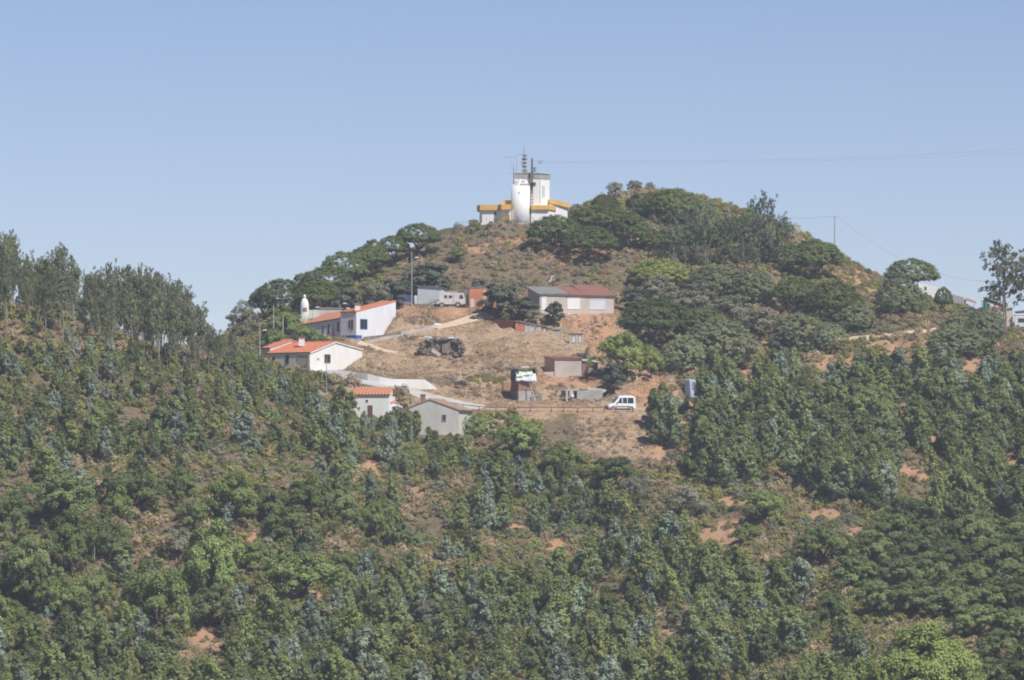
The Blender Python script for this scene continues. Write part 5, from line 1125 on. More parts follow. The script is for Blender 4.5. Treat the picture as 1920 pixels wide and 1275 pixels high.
# ---- rail fence by the road
us = [808, 840, 868, 898, 930, 962, 994, 1034, 1057, 1083, 1112, 1133, 1155, 1178, 1186]
T = empty('rail_fence', G(1000, 775, 660), 'low brown wooden rail fence on the outer edge of the road', 'fence')
fpnt = []
for u in us:
    vb = np.interp(u, [808, 905, 1000, 1186], [762, 776, 775, 775]); g0 = G(u, vb - 1, 660); fpnt.append(g0); h = .78
    MB(T.location).tube([g0 - [0, 0, .3], g0 + [0, 0, h]], .07, 6).build('post', M['railwood'], T)
for i in range(len(fpnt) - 1):
    MB(T.location).tube([fpnt[i] + [0, 0, .72], fpnt[i + 1] + [0, 0, .72]], .055, 5).build('rail', M['railwood'], T)
# ---- lamp posts and poles
def lamp(u, vb, vt, y, lab, right=True, armv=None, thick=.08, arm=True):
    b0, t0 = P(u, vb, y), P(u, vt, y); T = empty('street_lamp' if arm else 'utility_pole', b0, lab, 'street lamp' if arm else 'pole')
    MB(T.location).tube([b0 - [0, 0, .5], t0], [thick * 1.4, thick * .8], 8).build('post', M['concrete'] if thick > .07 else M['metal'], T)
    if arm:
        k = 1 if right else -1; va = armv or vt + 2; e = P(u + 9 * k, va - 3, y - .2); MB(T.location).tube([P(u, va + 1, y), P(u + 4 * k, va - 1, y - .1), e], .035, 5).build('arm', M['metal'], T)
        h = MB(T.location); h.hexa([e + [-.3, -.12, -.06], e + [.35, -.14, -.05], e + [.35, .14, -.05], e + [-.3, .12, -.06]], [e + [-.2, -.08, .08], e + [.28, -.1, .1], e + [.28, .1, .1], e + [-.2, .08, .08]]); h.build('lamp_head', M['white'], T, bevel=.03)
    return T
g0 = G(772, 572, 700); lamp(772, 572, 471, g0[1] - 1.0, 'tall street lamp beside the blue van, its head over the dark trees', True, 486)
lamp(487, 668, 606, G(520, 700, 640)[1] + 2, 'short street lamp at the far left of the village', True, 622)
g0 = G(612, 758, 640); lamp(612, 770, 672, g0[1], 'thin bare pole in front of the gable of the lower white house', True, thick=.05, arm=False)
lamp(637, 590, 570, FP['blockhouse']['B'][1] - .3, 'small lamp on a short pole by the grey block outbuilding', True, 572, thick=.04)
lamp(513, 625, 571, FP['lower']['B'][1] + 18, 'weathered pole standing in the green bushes, left of two', arm=False)
lamp(530.5, 625, 592, FP['lower']['B'][1] + 17, 'shorter weathered pole in the green bushes, right of two', arm=False)
T = lamp(586, 600, 581, FP['blockhouse']['B'][1] - 1.2, 'small white lamp beside the domed chimney', True, 579, thick=.04)
g0 = G(1179, 395, 780); lamp(1179, 396, 354.5, g0[1] - 4, 'pale concrete post in front of the small summit trees', arm=False, thick=.13)
g0 = G(1565, 470, 780); T = lamp(1565, 478, 405, g0[1], 'slim grey utility pole on the right ridge carrying two wires', arm=False, thick=.09)
pt = P(1565, 407, g0[1]); MB(T.location).tube([pt + [-.35, 0, 0], pt + [.35, 0, 0]], .04, 5).build('crossarm', M['metal'], T)
for dx in (-.3, .3): MB(T.location).tube([pt + [dx, 0, .02], pt + [dx, 0, .22]], .05, 6).build('insulator', M['lightgrey'], T)
def sag(a, b_, s, n=10): return [a * (1 - t) + b_ * t - np.array([0, 0, s * 4 * t * (1 - t)]) for t in np.linspace(0, 1, n)]
wire('power_line', 'overhead wire running left from the ridge utility pole behind the trees', sag(P(1460, 408, g0[1] + 2), pt + [-.3, 0, .2], .25), .02)
wire('power_line', 'overhead wire sagging down to the right from the ridge utility pole', sag(pt + [.3, 0, .2], P(1856, 528, g0[1] - 15), 2.6, 16), .02)
lamp(1856, 580, 526, G(1870, 612, 740)[1] - 1, 'utility pole rising through the big right-hand eucalyptus', arm=False, thick=.07)
# boards up the slope behind the garages
g0 = G(1035, 533, 740)
T = empty('plank_stack', g0, 'two pale planks leaning on the slope behind the garages', 'planks')
for k, dx in enumerate((-.12, .28)):
    MB(T.location).slab([g0 + [dx - .45, -.1, .1], g0 + [dx - .25, -.1, .1], g0 + [dx + .35, 1.6, 1.35], g0 + [dx + .15, 1.6, 1.35]], (0, -.05, .05)).build('plank', M['pale_render'], T)
# loose stones and litter
rr = random.Random(11)
spots = [(rr.uniform(1062, 1088), rr.uniform(587, 602)) for _ in range(16)] + [(rr.uniform(1100, 1125), rr.uniform(632, 646)) for _ in range(8)] + [(1002, 644), (1050, 636), (1060, 640), (1057, 634), (875, 692), (842, 732), (782, 657), (948, 655), (1086, 637)] + [(rr.uniform(750, 1180), rr.uniform(600, 760)) for _ in range(22)]
base_m = None
for k, (u, v) in enumerate(spots):
    g0 = G(u, v, 690); s = rr.uniform(.10, .28)
    if base_m is None or k % 6 == 0:
        mb = MB(); r2 = random.Random(k); pts_ = []
        vs = [(r2.uniform(.7, 1.2) * math.cos(t) * math.cos(p), r2.uniform(.7, 1.2) * math.sin(t) * math.cos(p), r2.uniform(.5, .8) * math.sin(p)) for p in (-.6, .1, .7) for t in [2 * math.pi * i / 7 for i in range(7)]]
        fs = [(j * 7 + i, j * 7 + (i + 1) % 7, (j + 1) * 7 + (i + 1) % 7, (j + 1) * 7 + i) for j in (0, 1) for i in range(7)] + [tuple(range(7))[::-1], tuple(range(14, 21))]
        me = bpy.data.meshes.new('rock'); me.from_pydata(vs, [], fs); me.materials.append(M['tarpwhite' if k < 24 else 'palestone']); base_m = me
    o = link('rock', base_m); o.location = g0 + [0, 0, s * .3]; o.scale = (s, s * .8, s * .7); o.rotation_euler = (0, 0, rr.uniform(0, 6))
    tag(o, 'pale stone lying on the bare earth ' + ('below the rightmost garage' if k < 16 else 'by the tiny shed' if k < 24 else 'of the village mound'), 'stone', 'scattered pale stones')

# ============================================================ VEGETATION
def unit(a): return a / (np.linalg.norm(a, axis=-1, keepdims=True) + 1e-9)
def tri_leaves(C, R, n, size, rng, up=0.35, elong=1.0, droop=0.0, shell=0.5, cc=None, coh=0.6):
    C0 = np.asarray(C, float); cc = C0.mean(0) * [1, 1, .75] if cc is None else np.asarray(cc); N0 = unit((C0 - cc) / (C0.std(0) + .1))
    C = np.repeat(C0, n, 0); R = np.repeat(np.asarray(R, float), n, 0); N0 = np.repeat(N0, n, 0); m = len(C)
    d = unit(rng.normal(size=(m, 3))); r = rng.uniform(shell, 1, (m, 1))
    pos = C + d * R * r
    nr = unit(d * 0.6 + N0 * coh + rng.normal(size=(m, 3)) * 0.42 + np.array([0, 0, up]))
    t1 = np.cross(nr, rng.normal(size=(m, 3)))
    if droop: t1 = t1 + np.array([0, 0, -droop])
    t1 = unit(t1); t2 = unit(np.cross(nr, t1)); s = size * rng.uniform(.6, 1.35, (m, 1))
    v = np.stack([pos + t1 * s * elong * .62, pos - t1 * s * elong * .38 + t2 * s * .5, pos - t1 * s * elong * .38 - t2 * s * .5], 1)
    return v.reshape(-1, 3)
def leafval(nv, rng, C=None, zz=None, bias=0.0):
    a = np.repeat(rng.uniform(0, 1, nv // 3), 3); return np.clip(a + bias, 0, 1)
def tubes(list_, n=5):
    mb = MB()
    for pts, rad in list_: mb.tube(pts, rad, n)
    me = bpy.data.meshes.new('trunk'); me.from_pydata(mb.v, [], mb.f); me.update(); return me, mb
class Var: pass
def finish(name, V, val, mats, mi, limbs, bark, W0, H0):
    r = Var(); r.V = V; r.val = val; r.mats = mats; r.mi = mi; r.W0 = W0; r.H0 = H0
    r.crown = mesh_np(name + '_crown', V, np.arange(len(V)).reshape(-1, 3), mats, mi=mi); fattr(r.crown, 'leaf', val)
    r.trunk, mb = tubes(limbs); r.trunk.materials.append(bark); r.mb = mb; r.bark = bark
    return r
def limb_to(rng, a, b, bend=.15):
    a = np.array(a, float); b = np.array(b, float); L = np.linalg.norm(b - a)
    m1 = a * .67 + b * .33 + rng.normal(size=3) * L * bend * .5; m2 = a * .33 + b * .67 + rng.normal(size=3) * L * bend * .5
    return [a, m1, m2, b]
def make_oak(seed, mats, W=8.0, H=6.5, lobes=16, trunk=1.0, size=.19, per=40, sub=17):
    rng = np.random.default_rng(seed); C = []; R = []; limbs = []
    top = [np.array([0, 0, -.4]), np.array([rng.normal() * .2, rng.normal() * .2, trunk])]; limbs.append((top, [.30, .22]))
    for k in range(lobes):
        th = 2.4 * k + rng.uniform(-.4, .4); q = ((k + .5) / lobes) ** .8; ph = math.asin(min(1, q * 1.15 - .15))
        rr_ = rng.uniform(.52, .86)
        c = np.array([math.cos(th) * math.cos(ph) * W / 2 * rr_, math.sin(th) * math.cos(ph) * W / 2 * rr_, trunk + .35 + (H - trunk - 1.2) * (.14 + .78 * math.sin(ph)) * rng.uniform(.82, 1.1)])
        lr = rng.uniform(.75, 1.35) * W / 8
        limbs.append((limb_to(rng, top[1], c, .2), [.12, .08, .05, .02]))
        for j in range(sub):
            d = unit(rng.normal(size=3)); d[2] = abs(d[2]) * 1.0 - .3
            C.append(c + d * lr * .85 * [1, 1, .8]); R.append(np.array([.42, .42, .32]) * rng.uniform(.6, 1.3) * W / 8)
    for k in range(40):      # inner foliage closes the crown
        d = unit(rng.normal(size=3)) * rng.uniform(.1, .6); C.append(np.array([d[0] * W / 2, d[1] * W / 2, trunk + .6 + (H - trunk) * (.35 + .4 * d[2])])); R.append(np.array([.7, .7, .5]) * W / 8)
    V = tri_leaves(C, R, per, size * max(1, W / 9), rng, coh=.8); val = leafval(len(V), rng)
    return finish('oak', V, val, [mats], None, limbs, M['bark'], W, H)
def make_pine(seed, matl, W=9.0, H=6.5, flat=.42, size=.19, n=430, per=42, clear=.32, under=.08):
    rng = np.random.default_rng(seed); C = []; R = []; limbs = []; zc = H * clear; hh = H - zc - .3
    st = [np.array([0, 0, -.5]), np.array([rng.normal() * .25, rng.normal() * .25, zc * .55])]; limbs.append((st, [.27, .2]))
    sd = rng.uniform(0, 100)
    bl = unit(rng.normal(size=(26, 3))); bl[:, 2] = np.abs(bl[:, 2]) * .8; bl = unit(bl)
    for k in range(n):
        d = unit(rng.normal(size=3)); 
        if d[2] < -under: d[2] = -d[2] * rng.uniform(.0, 1)
        d = unit(d)
        near = np.max(bl @ d); bump = .90 + .12 * max(0, (near - .75) / .25) 
        r_ = bump * rng.uniform(.88, 1.0) if d[2] > .05 else bump * rng.uniform(.35, .98)
        c = np.array([d[0] * W / 2 * r_, d[1] * W / 2 * r_, zc + hh * (.12 + .88 * max(d[2], -.25) * r_)])
        C.append(c); R.append(np.array([.42, .42, .26]) * rng.uniform(.7, 1.3) * W / 9)
    for k in range(11):
        th = 2.4 * k; q = rng.uniform(.35, .8); e = np.array([math.cos(th) * W / 2 * q, math.sin(th) * W / 2 * q, zc + hh * .35])
        a = st[0] * .1 + st[1] * .9; limbs.append((limb_to(rng, st[1], e, .12), [.13, .1, .07, .03]))
    V = tri_leaves(C, R, per, size, rng, up=.45, coh=1.0, cc=[0, 0, zc]); return finish('pine', V, leafval(len(V), rng), [matl], None, limbs, M['bark'], W, H)
def make_euc(seed, m1, m2, W=3.6, H=6.0, n=160, per=30, size=.17, low=.12, lean=.0, sparse=False):
    rng = np.random.default_rng(seed); C = []; R = []; limbs = []
    top = np.array([rng.normal() * .25 + lean, rng.normal() * .25, H * .96]); stem = [np.array([0, 0, -.4]), np.array([rng.normal() * .12, rng.normal() * .12, H * .33]), top * .66 + rng.normal(size=3) * .08, top]
    limbs.append((stem, [.07, .055, .035, .01])); hv = []
    sx = rng.uniform(.8, 1.25); ax = rng.uniform(0, 6.28)
    for k in range(n):
        t = low + (1 - low) * rng.uniform(0, 1) ** .85
        pr = math.sqrt(max(0, 1 - (max(0, t - .3) / .72) ** 1.6)) * (1.08 - .3 * t) * (.45 + .55 * min(1, (t - low + .08) / .25)) 
        th = rng.uniform(0, 6.28); lob = .75 + .35 * math.sin(2 * th + ax + t * 9)
        r_ = W / 2 * pr * rng.uniform(.4, 1.0) * lob; b = np.array([0, 0, t * H]) + top * np.array([t, t, 0]); c = b + np.array([math.cos(th) * r_ * sx, math.sin(th) * r_ / sx, r_ * .35]); C.append(c); R.append(np.array([.27, .27, .34]) * rng.uniform(.7, 1.25)); hv.append(t)
        if k % 4 == 0: limbs.append(([b - [0, 0, .2], c], [.025, .008]))
    V = tri_leaves(C, R, per, size, rng, up=.2, elong=1.4, droop=.25, coh=.7)
    hv = np.repeat(np.array(hv), per); mi = (rng.uniform(0, 1, len(hv)) < np.clip((hv - .45) * 1.7, 0.08, .8)).astype(int)
    return finish('euc', V, leafval(len(V), rng), [m1, m2], mi, limbs, M['palebark'], W, H)
def make_tall(seed, m1, W=4.2, H=10.0, n=112, per=16, size=.20, low=.48, nst=1):
    rng = np.random.default_rng(seed); C = []; R = []; limbs = []
    for s_ in range(nst):
        off = rng.normal(size=2) * .5 * (nst > 1); tp = np.array([rng.normal() * .5 + off[0] * 2, rng.normal() * .5 + off[1] * 2, H * rng.uniform(.86, .95)])
        stem = [np.array([off[0] * .3, off[1] * .3, -.5]), np.array([off[0] * .6 + rng.normal() * .1, off[1] * .6, H * .35]), tp * .7 + rng.normal(size=3) * .12, tp]; limbs.append((stem, [.13, .10, .06, .02]))
        for g in range(max(4, n // 8 // nst)):
            t = low + (1 - low) * (g + rng.uniform(0, 1)) / max(4, n // 8 // nst); a = tp * t; a[:2] = tp[:2] * t; th = rng.uniform(0, 6.28); rr_ = W / 2 * rng.uniform(.2, .95) * (1.15 - .6 * t)
            e = np.array([a[0] + math.cos(th) * rr_, a[1] + math.sin(th) * rr_, min(H * .97, t * H + rr_ * .5)]); limbs.append((limb_to(rng, [a[0], a[1], t * H * .93], e, .1), [.04, .03, .02, .01]))
            for j in range(8):
                C.append(e + rng.normal(size=3) * np.array([.46, .46, .62])); R.append(np.array([.30, .30, .42]) * rng.uniform(.6, 1.2))
    V = tri_leaves(C, R, per, size, rng, up=.2, elong=1.5, droop=.5); return finish('tall', V, leafval(len(V), rng), [m1], None, limbs, M['palebark'], W, H)
def make_bush(seed, m1, W=2.4, H=1.5, n=34, per=22, size=.15, twig=True):
    rng = np.random.default_rng(seed); C = []; R = []; limbs = []
    for k in range(n):
        d = unit(rng.normal(size=3)); d[2] = abs(d[2]); c = np.array([d[0] * W / 2, d[1] * W / 2, .15 + d[2] * H * .85]) * np.array([1, 1, 1]) * rng.uniform(.55, .95); C.append(c); R.append(np.array([.3, .3, .24]) * rng.uniform(.7, 1.3))
        if k % 4 == 0: limbs.append(([np.zeros(3), c], [.03, .008]))
    V = tri_leaves(C, R, per, size, rng, up=.3, elong=1.3); return finish('bush', V, leafval(len(V), rng), [m1], None, limbs, M['bark'], W, H)

K = {
 'oak': [make_oak(s, M['L_oak'], lobes=15 + s % 4) for s in (1, 2, 3, 4)],
 'oakdark': [make_oak(s, M['L_oakdark'], lobes=16) for s in (11, 12, 13)],
 'bright': [make_oak(s, M['L_bright'], lobes=17) for s in (21, 22)],
 'bigbright': [make_oak(s, M['L_bright'], W=14, H=12, lobes=40, size=.17, per=60, sub=24, trunk=2) for s in (31,)],
 'greyoak': [make_oak(s, M['L_grey'], lobes=14, per=30) for s in (41, 42, 43)],
 'dark': [make_oak(s, M['L_dark'], W=6, H=6, lobes=15, trunk=.7, size=.22) for s in (51, 52)],
 'pine': [make_pine(s, M['L_pine']) for s in (61, 62, 63, 64)],
 'pineyel': [make_pine(s, M['L_pineyel'], clear=.25) for s in (71, 72)],
 'pinegrey': [make_pine(s, M['L_pinegrey'], clear=.2, under=.5) for s in (81, 82, 83)],
 'umbrella': [make_pine(s, M['L_pine'], clear=.44, under=.05) for s in (91, 92)],
 'euc': [make_euc(s, M['L_euc'], M['L_olive']) for s in (101, 102, 103, 104, 105)],
 'silver': [make_euc(s, M['L_silver'], M['L_silver'], W=3.0, H=4.5, n=90) for s in (111, 112, 113)],
 'oliveeuc': [make_euc(s, M['L_olive'], M['L_olive'], W=3.2, H=5, n=74, low=.25) for s in (121, 122, 123)],
 'tall': [make_tall(s, M['L_tall']) for s in (131, 132, 133, 134, 135)],
 'tallgreen': [make_tall(s, M['L_gum'], W=6, H=10, n=240, low=.12, nst=2) for s in (141, 142)],
 'biggum': [make_tall(151, M['L_tall'], W=7.5, H=12, n=230, per=18, low=.3, nst=3)],
 'brownbush': [make_bush(s, M['L_brown']) for s in (161, 162, 163)],
 'scrub': [make_bush(s, M['L_scrub']) for s in (171, 172, 173)],
 'greybush': [make_bush(s, M['L_grey']) for s in (181, 182)],
 'greenbush': [make_bush(s, M['L_oak']) for s in (191, 192)],
 'drybush': [make_bush(s, M['L_dry'], n=30, size=.12) for s in (211, 212, 213)],
 'yellowbush': [make_bush(s, M['L_yellow'], H=1.0) for s in (201,)],
}
TAKEN = []      # (x, y, r)
for fpk, fp_ in FP.items():
    c = (fp_['A'] + fp_['C']) / 2; TAKEN.append((c[0], c[1], max(fp_['t'], fp_['depth']) * .62 + 1.2))
for nm, cl in ROADPTS.items():
    for c in cl[::2]: TAKEN.append((c[0], c[1], 2.0))
for u, v in ((830, 665), (945, 618), (1000, 628), (1030, 633), (1166, 770), (1290, 748), (850, 574), (765, 570), (740, 722), (790, 728), (690, 712)):
    g0 = G(u, v, 680); TAKEN.append((g0[0], g0[1], 3.2))
NB = len(TAKEN)
def blocked_b(x, y, r=0): return any((x - a) ** 2 + (y - b_) ** 2 < (c + r) ** 2 for a, b_, c in TAKEN[:NB])
def blocked(x, y, r=0): return any((x - a) ** 2 + (y - b_) ** 2 < (c + r) ** 2 for a, b_, c in TAKEN)
NAMES = {}
def plant(kind, g0, sx, sz, name, label, cat, group=None, rng=random, vi=None, rz=None):
    v = K[kind][vi if vi is not None else rng.randrange(len(K[kind]))]
    T = empty(name, g0, label, cat, group, rng.uniform(0, 6.28) if rz is None else rz, (sx, sx * rng.uniform(.92, 1.08), sz))
    a = link('trunk', v.trunk, T); b_ = link('crown', v.crown, T); return T
R1 = random.Random(3)
def tree(kind, u, vtop, vbase, wpx, name, label, cat='tree', group=None, ymin=520, y=None, vi=None, take=True, drop=0.15):
    g0 = G(u, vbase, ymin)
    if y is not None: g0 = P(u, vbase, y)
    s = F / g0[1]; v = K[kind][vi if vi is not None else R1.randrange(len(K[kind]))]
    vb = proj(*g0)[1]
    sz = max(.15, (vb - vtop) / s / v.H0); sx = wpx / s / v.W0
    g0 = g0 - np.array([0, 0, drop])
    T = empty(name, g0, label, cat, group, R1.uniform(0, 6.28), (sx, sx * R1.uniform(.9, 1.1), sz)); link('trunk', v.trunk, T); link('crown', v.crown, T)
    if take: TAKEN.append((g0[0], g0[1], wpx / s * .36))
    return T
SP = 'stone_pine'; 
for t in [
 ('umbrella', 784, 414, 486, 92, SP, 'highest umbrella pine on the left skyline with bare trunks below its crown'),
 ('umbrella', 737, 437, 500, 66, SP, 'stone pine just left of the highest umbrella pine on the skyline'),
 ('pine', 700, 443, 512, 52, SP, 'small skyline pine peeking above its left-slope neighbours'),
 ('umbrella', 694, 455, 520, 76, SP, 'stone pine of the left skyline with sky showing under its right edge'),
 ('pine', 646, 466, 540, 92, SP, 'broad stone pine halfway down the left skyline'),
 ('pine', 613, 495, 560, 98, SP, 'yellow-topped stone pine on the left skyline above the domed chimney'),
 ('pine', 572, 505, 575, 60, SP, 'narrow stone pine between two broad ones low on the left skyline'),
 ('pine', 530, 517, 592, 100, SP, 'broad stone pine low on the left skyline above the green bushes'),
 ('pine', 492, 533, 600, 60, SP, 'lowest stone pine at the left end of the skyline row'),
 ('pine', 596, 520, 588, 90, SP, 'dark stone pine right behind the domed chimney'),
 ('greyoak', 458, 555, 640, 70, 'grey_oak', 'dark grey-brown tree at the left foot of the pine skyline'),
 ('dark', 650, 530, 598, 70, 'holm_oak', 'dark tree behind the chimneys of the long white house'),
 ('greyoak', 700, 515, 592, 90, 'grey_oak', 'grey-brown tree above the long white house'),
 ('dark', 740, 510, 578, 70, 'holm_oak', 'dark tree left of the tall street lamp'),
 ('dark', 805, 480, 560, 100, 'holm_oak', 'large dark grey tree right above the pale garage'),
 ('greyoak', 775, 490, 560, 60, 'grey_oak', 'grey-brown tree behind the head of the tall street lamp'),
 ('oakdark', 859, 458, 494, 42, 'holm_oak', 'round green shrub-like oak alone on the slope left below the water tower'),
 ('oakdark', 890, 405, 434, 30, 'holm_oak', 'small dark shrubby tree at the left corner of the water tower'),
 ('pine', 1041, 397, 472, 100, SP, 'stone pine directly below the power pole of the water tower'),
 ('pine', 1106, 419, 489, 112, SP, 'stone pine with a visible forked trunk right below the tower, casting a dark shadow'),
 ('pine', 1132, 377, 448, 146, SP, 'widest stone pine right of the water tower'),
 ('pine', 1134, 361, 398, 54, SP, 'small bright stone pine peeping over the widest one near the tower'),
 ('pine', 1185, 395, 470, 70, SP, 'stone pine merging with the right side of the widest pine'),
 ('pine', 1262, 347, 425, 116, SP, 'rounded stone pine on the very summit'),
 ('pine', 1213, 357, 405, 76, SP, 'stone pine behind the concrete post on the summit'),
 ('pine', 1240, 428, 478, 90, SP, 'green pine below the white utility cabinet'),
 ('pineyel', 1236, 480, 548, 122, SP, 'yellow-green stone pine on the slope right above the garages'),
 ('pine', 1370, 404, 452, 90, SP, 'bright green pine mass under the bare right shoulder of the summit'),
 ('pine', 1335, 410, 470, 60, SP, 'green pine tucked beside the mid-slope eucalyptus clump'),
 ('pine', 1530, 442, 525, 104, SP, 'dark rounded pine on the right ridge near the utility pole'),
 ('pine', 1480, 450, 520, 60, SP, 'dark pine directly below the concrete tank'),
 ('pinegrey', 1345, 492, 560, 130, SP, 'grey-green pine on the mid slope below the eucalyptus clump'),
 ('pinegrey', 1410, 498, 570, 90, SP, 'pale grey-green pine right of the mid slope'),
 ('pine', 1494, 514, 585, 92, SP, 'stone pine with visible trunks left of the dirt track bank'),
 ('pine', 1563, 520, 612, 110, SP, 'broad stone pine above the left end of the dirt hill track'),
 ('pinegrey', 1600, 560, 620, 80, SP, 'grey-green shrubby pine just above the dirt hill track'),
 ('pine', 1709, 480, 545, 104, SP, 'flat-topped dark pine alone on the right skyline'),
 ('pinegrey', 1686, 514, 592, 96, SP, 'rounded grey-green pine below the flat-topped skyline pine'),
 ('pine', 1769, 534, 588, 36, SP, 'small round pine left of the white house wall'),
 ('pinegrey', 1800, 580, 640, 70, SP, 'bushy pine below the red awning'),
 ('pinegrey', 1845, 572, 650, 80, SP, 'bushy pine below the teal shack'),
 ('pinegrey', 1790, 605, 668, 110, SP, 'spreading grey-green pine at the right end of the dirt hill track'),
 ('pine', 1232, 555, 650, 150, SP, 'large bright green pine right of the bare yard of the garages'),
 ('pine', 1318, 572, 660, 110, SP, 'green pine crown beside the large bright green one'),
 ('pinegrey', 1350, 592, 690, 150, SP, 'widest grey-green pine above the young eucalyptus stand'),
 ('pinegrey', 1280, 622, 700, 90, SP, 'grey-green pine leaning over the dark hollow above the pale blue van'),
 ('pinegrey', 1500, 580, 655, 110, SP, 'dark green pine left of the end of the dirt hill track'),
 ('pinegrey', 1555, 600, 660, 80, SP, 'grey pine beside the left end of the dirt hill track'),
 ('greyoak', 1235, 508, 582, 110, 'grey_oak', 'dark grey tree between the yellow-green pine and the rightmost garage'),
 ('greyoak', 1298, 525, 606, 140, 'grey_oak', 'broad grey tree in the middle of the right-hand slope'),
 ('greyoak', 1370, 540, 620, 120, 'grey_oak', 'brownish grey tree right of the broad grey one'),
 ('greyoak', 1318, 500, 550, 90, 'grey_oak', 'brownish tree below the mid-slope eucalyptus clump'),
 ('greyoak', 1420, 560, 640, 100, 'grey_oak', 'grey-brown tree with pale stems on the mid slope'),
 ('greyoak', 1470, 600, 660, 70, 'grey_oak', 'small grey tree near the pale rocks of the mid slope'),
 ('dark', 1185, 530, 585, 50, 'holm_oak', 'dark tree right behind the rightmost garage'),
 ('dark', 936, 515, 598, 90, 'holm_oak', 'dark grey tree in front of the orange brick shed'),
 ('dark', 975, 545, 600, 76, 'holm_oak', 'dark grey tree in front of the grey-roofed garage'),
 ('dark', 900, 512, 570, 44, 'holm_oak', 'grey tree top rising behind the orange brick shed'),
 ('dark', 1041, 552, 613, 48, 'holm_oak', 'narrow dark tree between the white doors of the garages'),
 ('greyoak', 1004, 572, 612, 40, 'grey_oak', 'small brown-grey tree between the two dark trees by the garages'),
 ('oak', 945, 579, 604, 26, 'shrub', 'bright green shrub above the dark red hut'),
 ('bright', 1166, 610, 712, 122, 'fig_tree', 'bright yellow-green broadleaf tree right of the low sheds'),
 ('bright', 1222, 636, 710, 58, 'fig_tree', 'smaller yellow-green tree right of the bright one by the sheds'),
 ('dark', 1151, 663, 738, 52, 'holm_oak', 'dark grey lone tree with a bare stem above the white van'),
 ('oak', 530, 566, 640, 86, 'cork_oak', 'light green tree above the lower house, by the two weathered poles'),
 ('oak', 572, 598, 655, 56, 'cork_oak', 'green tree in front of the left end of the long house'),
 ('oakdark', 515, 605, 668, 70, 'cork_oak', 'dark green tree behind the older house wing'),
 ('greenbush', 591, 612, 646, 34, 'shrub', 'yellow-green shrub on the terrace by the long house'),
 ('greenbush', 618, 577, 596, 26, 'shrub', 'small green shrub against the grey block outbuilding'),
 ('oak', 605, 624, 648, 22, 'shrub', 'small leafy shrub at the lower windows of the long house'),
 ('oak', 975, 772, 862, 130, 'cork_oak', 'broad green oak just below the rail fence'),
 ('greenbush', 900, 772, 815, 80, 'shrub', 'long green thicket right of the grey gabled house'),
 ('oak', 1055, 822, 900, 110, 'cork_oak', 'green oak below right of the broad one by the rail fence'),
 ('oakdark', 1150, 840, 925, 110, 'cork_oak', 'rounded green oak at the foot of the bare bank under the van'),
 ('greyoak', 1190, 880, 950, 70, 'grey_oak', 'grey tree beside the rounded oak below the bare bank'),
 ('greyoak', 1285, 898, 975, 96, 'grey_oak', 'grey-green round tree at the head of the dry gully'),
 ('oak', 1432, 902, 980, 104, 'cork_oak', 'olive-green oak on the bare patch below the eucalyptus stand'),
 ('oakdark', 1700, 918, 1000, 112, SP, 'dome-shaped green pine low in the eucalyptus stand'),
 ('oak', 1545, 970, 1060, 120, 'cork_oak', 'green oak in the middle of the right lower slope'),
 ('oak', 1470, 1028, 1110, 100, 'cork_oak', 'green oak left below the middle of the right lower slope'),
 ('oakdark', 1600, 1040, 1110, 110, 'cork_oak', 'dark oak among paler ones right of the dry gully'),
 ('oak', 1400, 975, 1020, 60, 'shrub', 'low green thicket at the top of the dry gully'),
 ('oak', 250, 858, 965, 130, 'cork_oak', 'yellow-green oak in the upper row of the left slope'),
 ('oakdark', 120, 862, 990, 160, 'cork_oak', 'very broad olive-green oak near the left edge'),
 ('oak', 222, 905, 985, 64, 'cork_oak', 'small bright oak right of the very broad olive one'),
 ('bright', 435, 868, 985, 130, 'cork_oak', 'brightest yellow-green oak of the left slope'),
 ('oak', 362, 920, 1000, 70, 'cork_oak', 'small oak left below the brightest yellow-green oak'),
 ('oak', 400, 960, 1140, 140, 'cork_oak', 'tallest bright oak in the middle of the left slope'),
 ('oak', 130, 945, 1090, 130, 'cork_oak', 'tall green oak below the very broad olive one'),
 ('oakdark', 60, 985, 1135, 120, 'cork_oak', 'green oak at the left edge of the picture, mid height'),
 ('oak', 175, 1055, 1150, 90, 'cork_oak', 'round green oak left of the scrubby clearing'),
 ('oak', 290, 1038, 1185, 150, 'cork_oak', 'spreading lobed oak above the bare clearing at lower left'),
 ('oakdark', 545, 935, 1030, 120, 'cork_oak', 'dull green oak right of the brightest yellow-green one'),
 ('oak', 565, 1012, 1130, 190, 'cork_oak', 'widest oak with a dark forked trunk on orange soil'),
 ('oakdark', 640, 1020, 1110, 90, 'cork_oak', 'oak merging with the right side of the widest oak'),
 ('oak', 575, 890, 965, 90, 'cork_oak', 'small olive oak above the dull green one'),
 ('oak', 20, 900, 1000, 90, 'cork_oak', 'green oak cut by the left edge, beside the very broad olive one'),
 ('oak', 480, 1000, 1080, 90, 'cork_oak', 'small oak between the tallest bright oak and the widest one'),
 ('oakdark', 500, 905, 985, 90, 'cork_oak', 'dull oak touching the right of the brightest yellow-green one'),
 ('oak', 340, 870, 940, 80, 'cork_oak', 'olive oak between the upper yellow-green oaks'),
 ('oakdark', 640, 900, 985, 90, 'cork_oak', 'rounded dull oak at the right end of the oak group'),
 ('oak', 200, 960, 1050, 100, 'cork_oak', 'mid-green oak left of the scrubby clearing'),
 ('oak', 110, 1060, 1160, 100, 'cork_oak', 'green oak in the lower left corner group, above the saplings'),
 ('oakdark', 400, 1080, 1180, 110, 'cork_oak', 'dark oak right of the spreading lobed oak'),
 ('oak', 40, 1060, 1130, 80, 'cork_oak', 'yellowish oak near the left edge below mid height'),
 ('oak', 240, 1120, 1200, 80, 'cork_oak', 'small bright oak below the spreading lobed oak'),
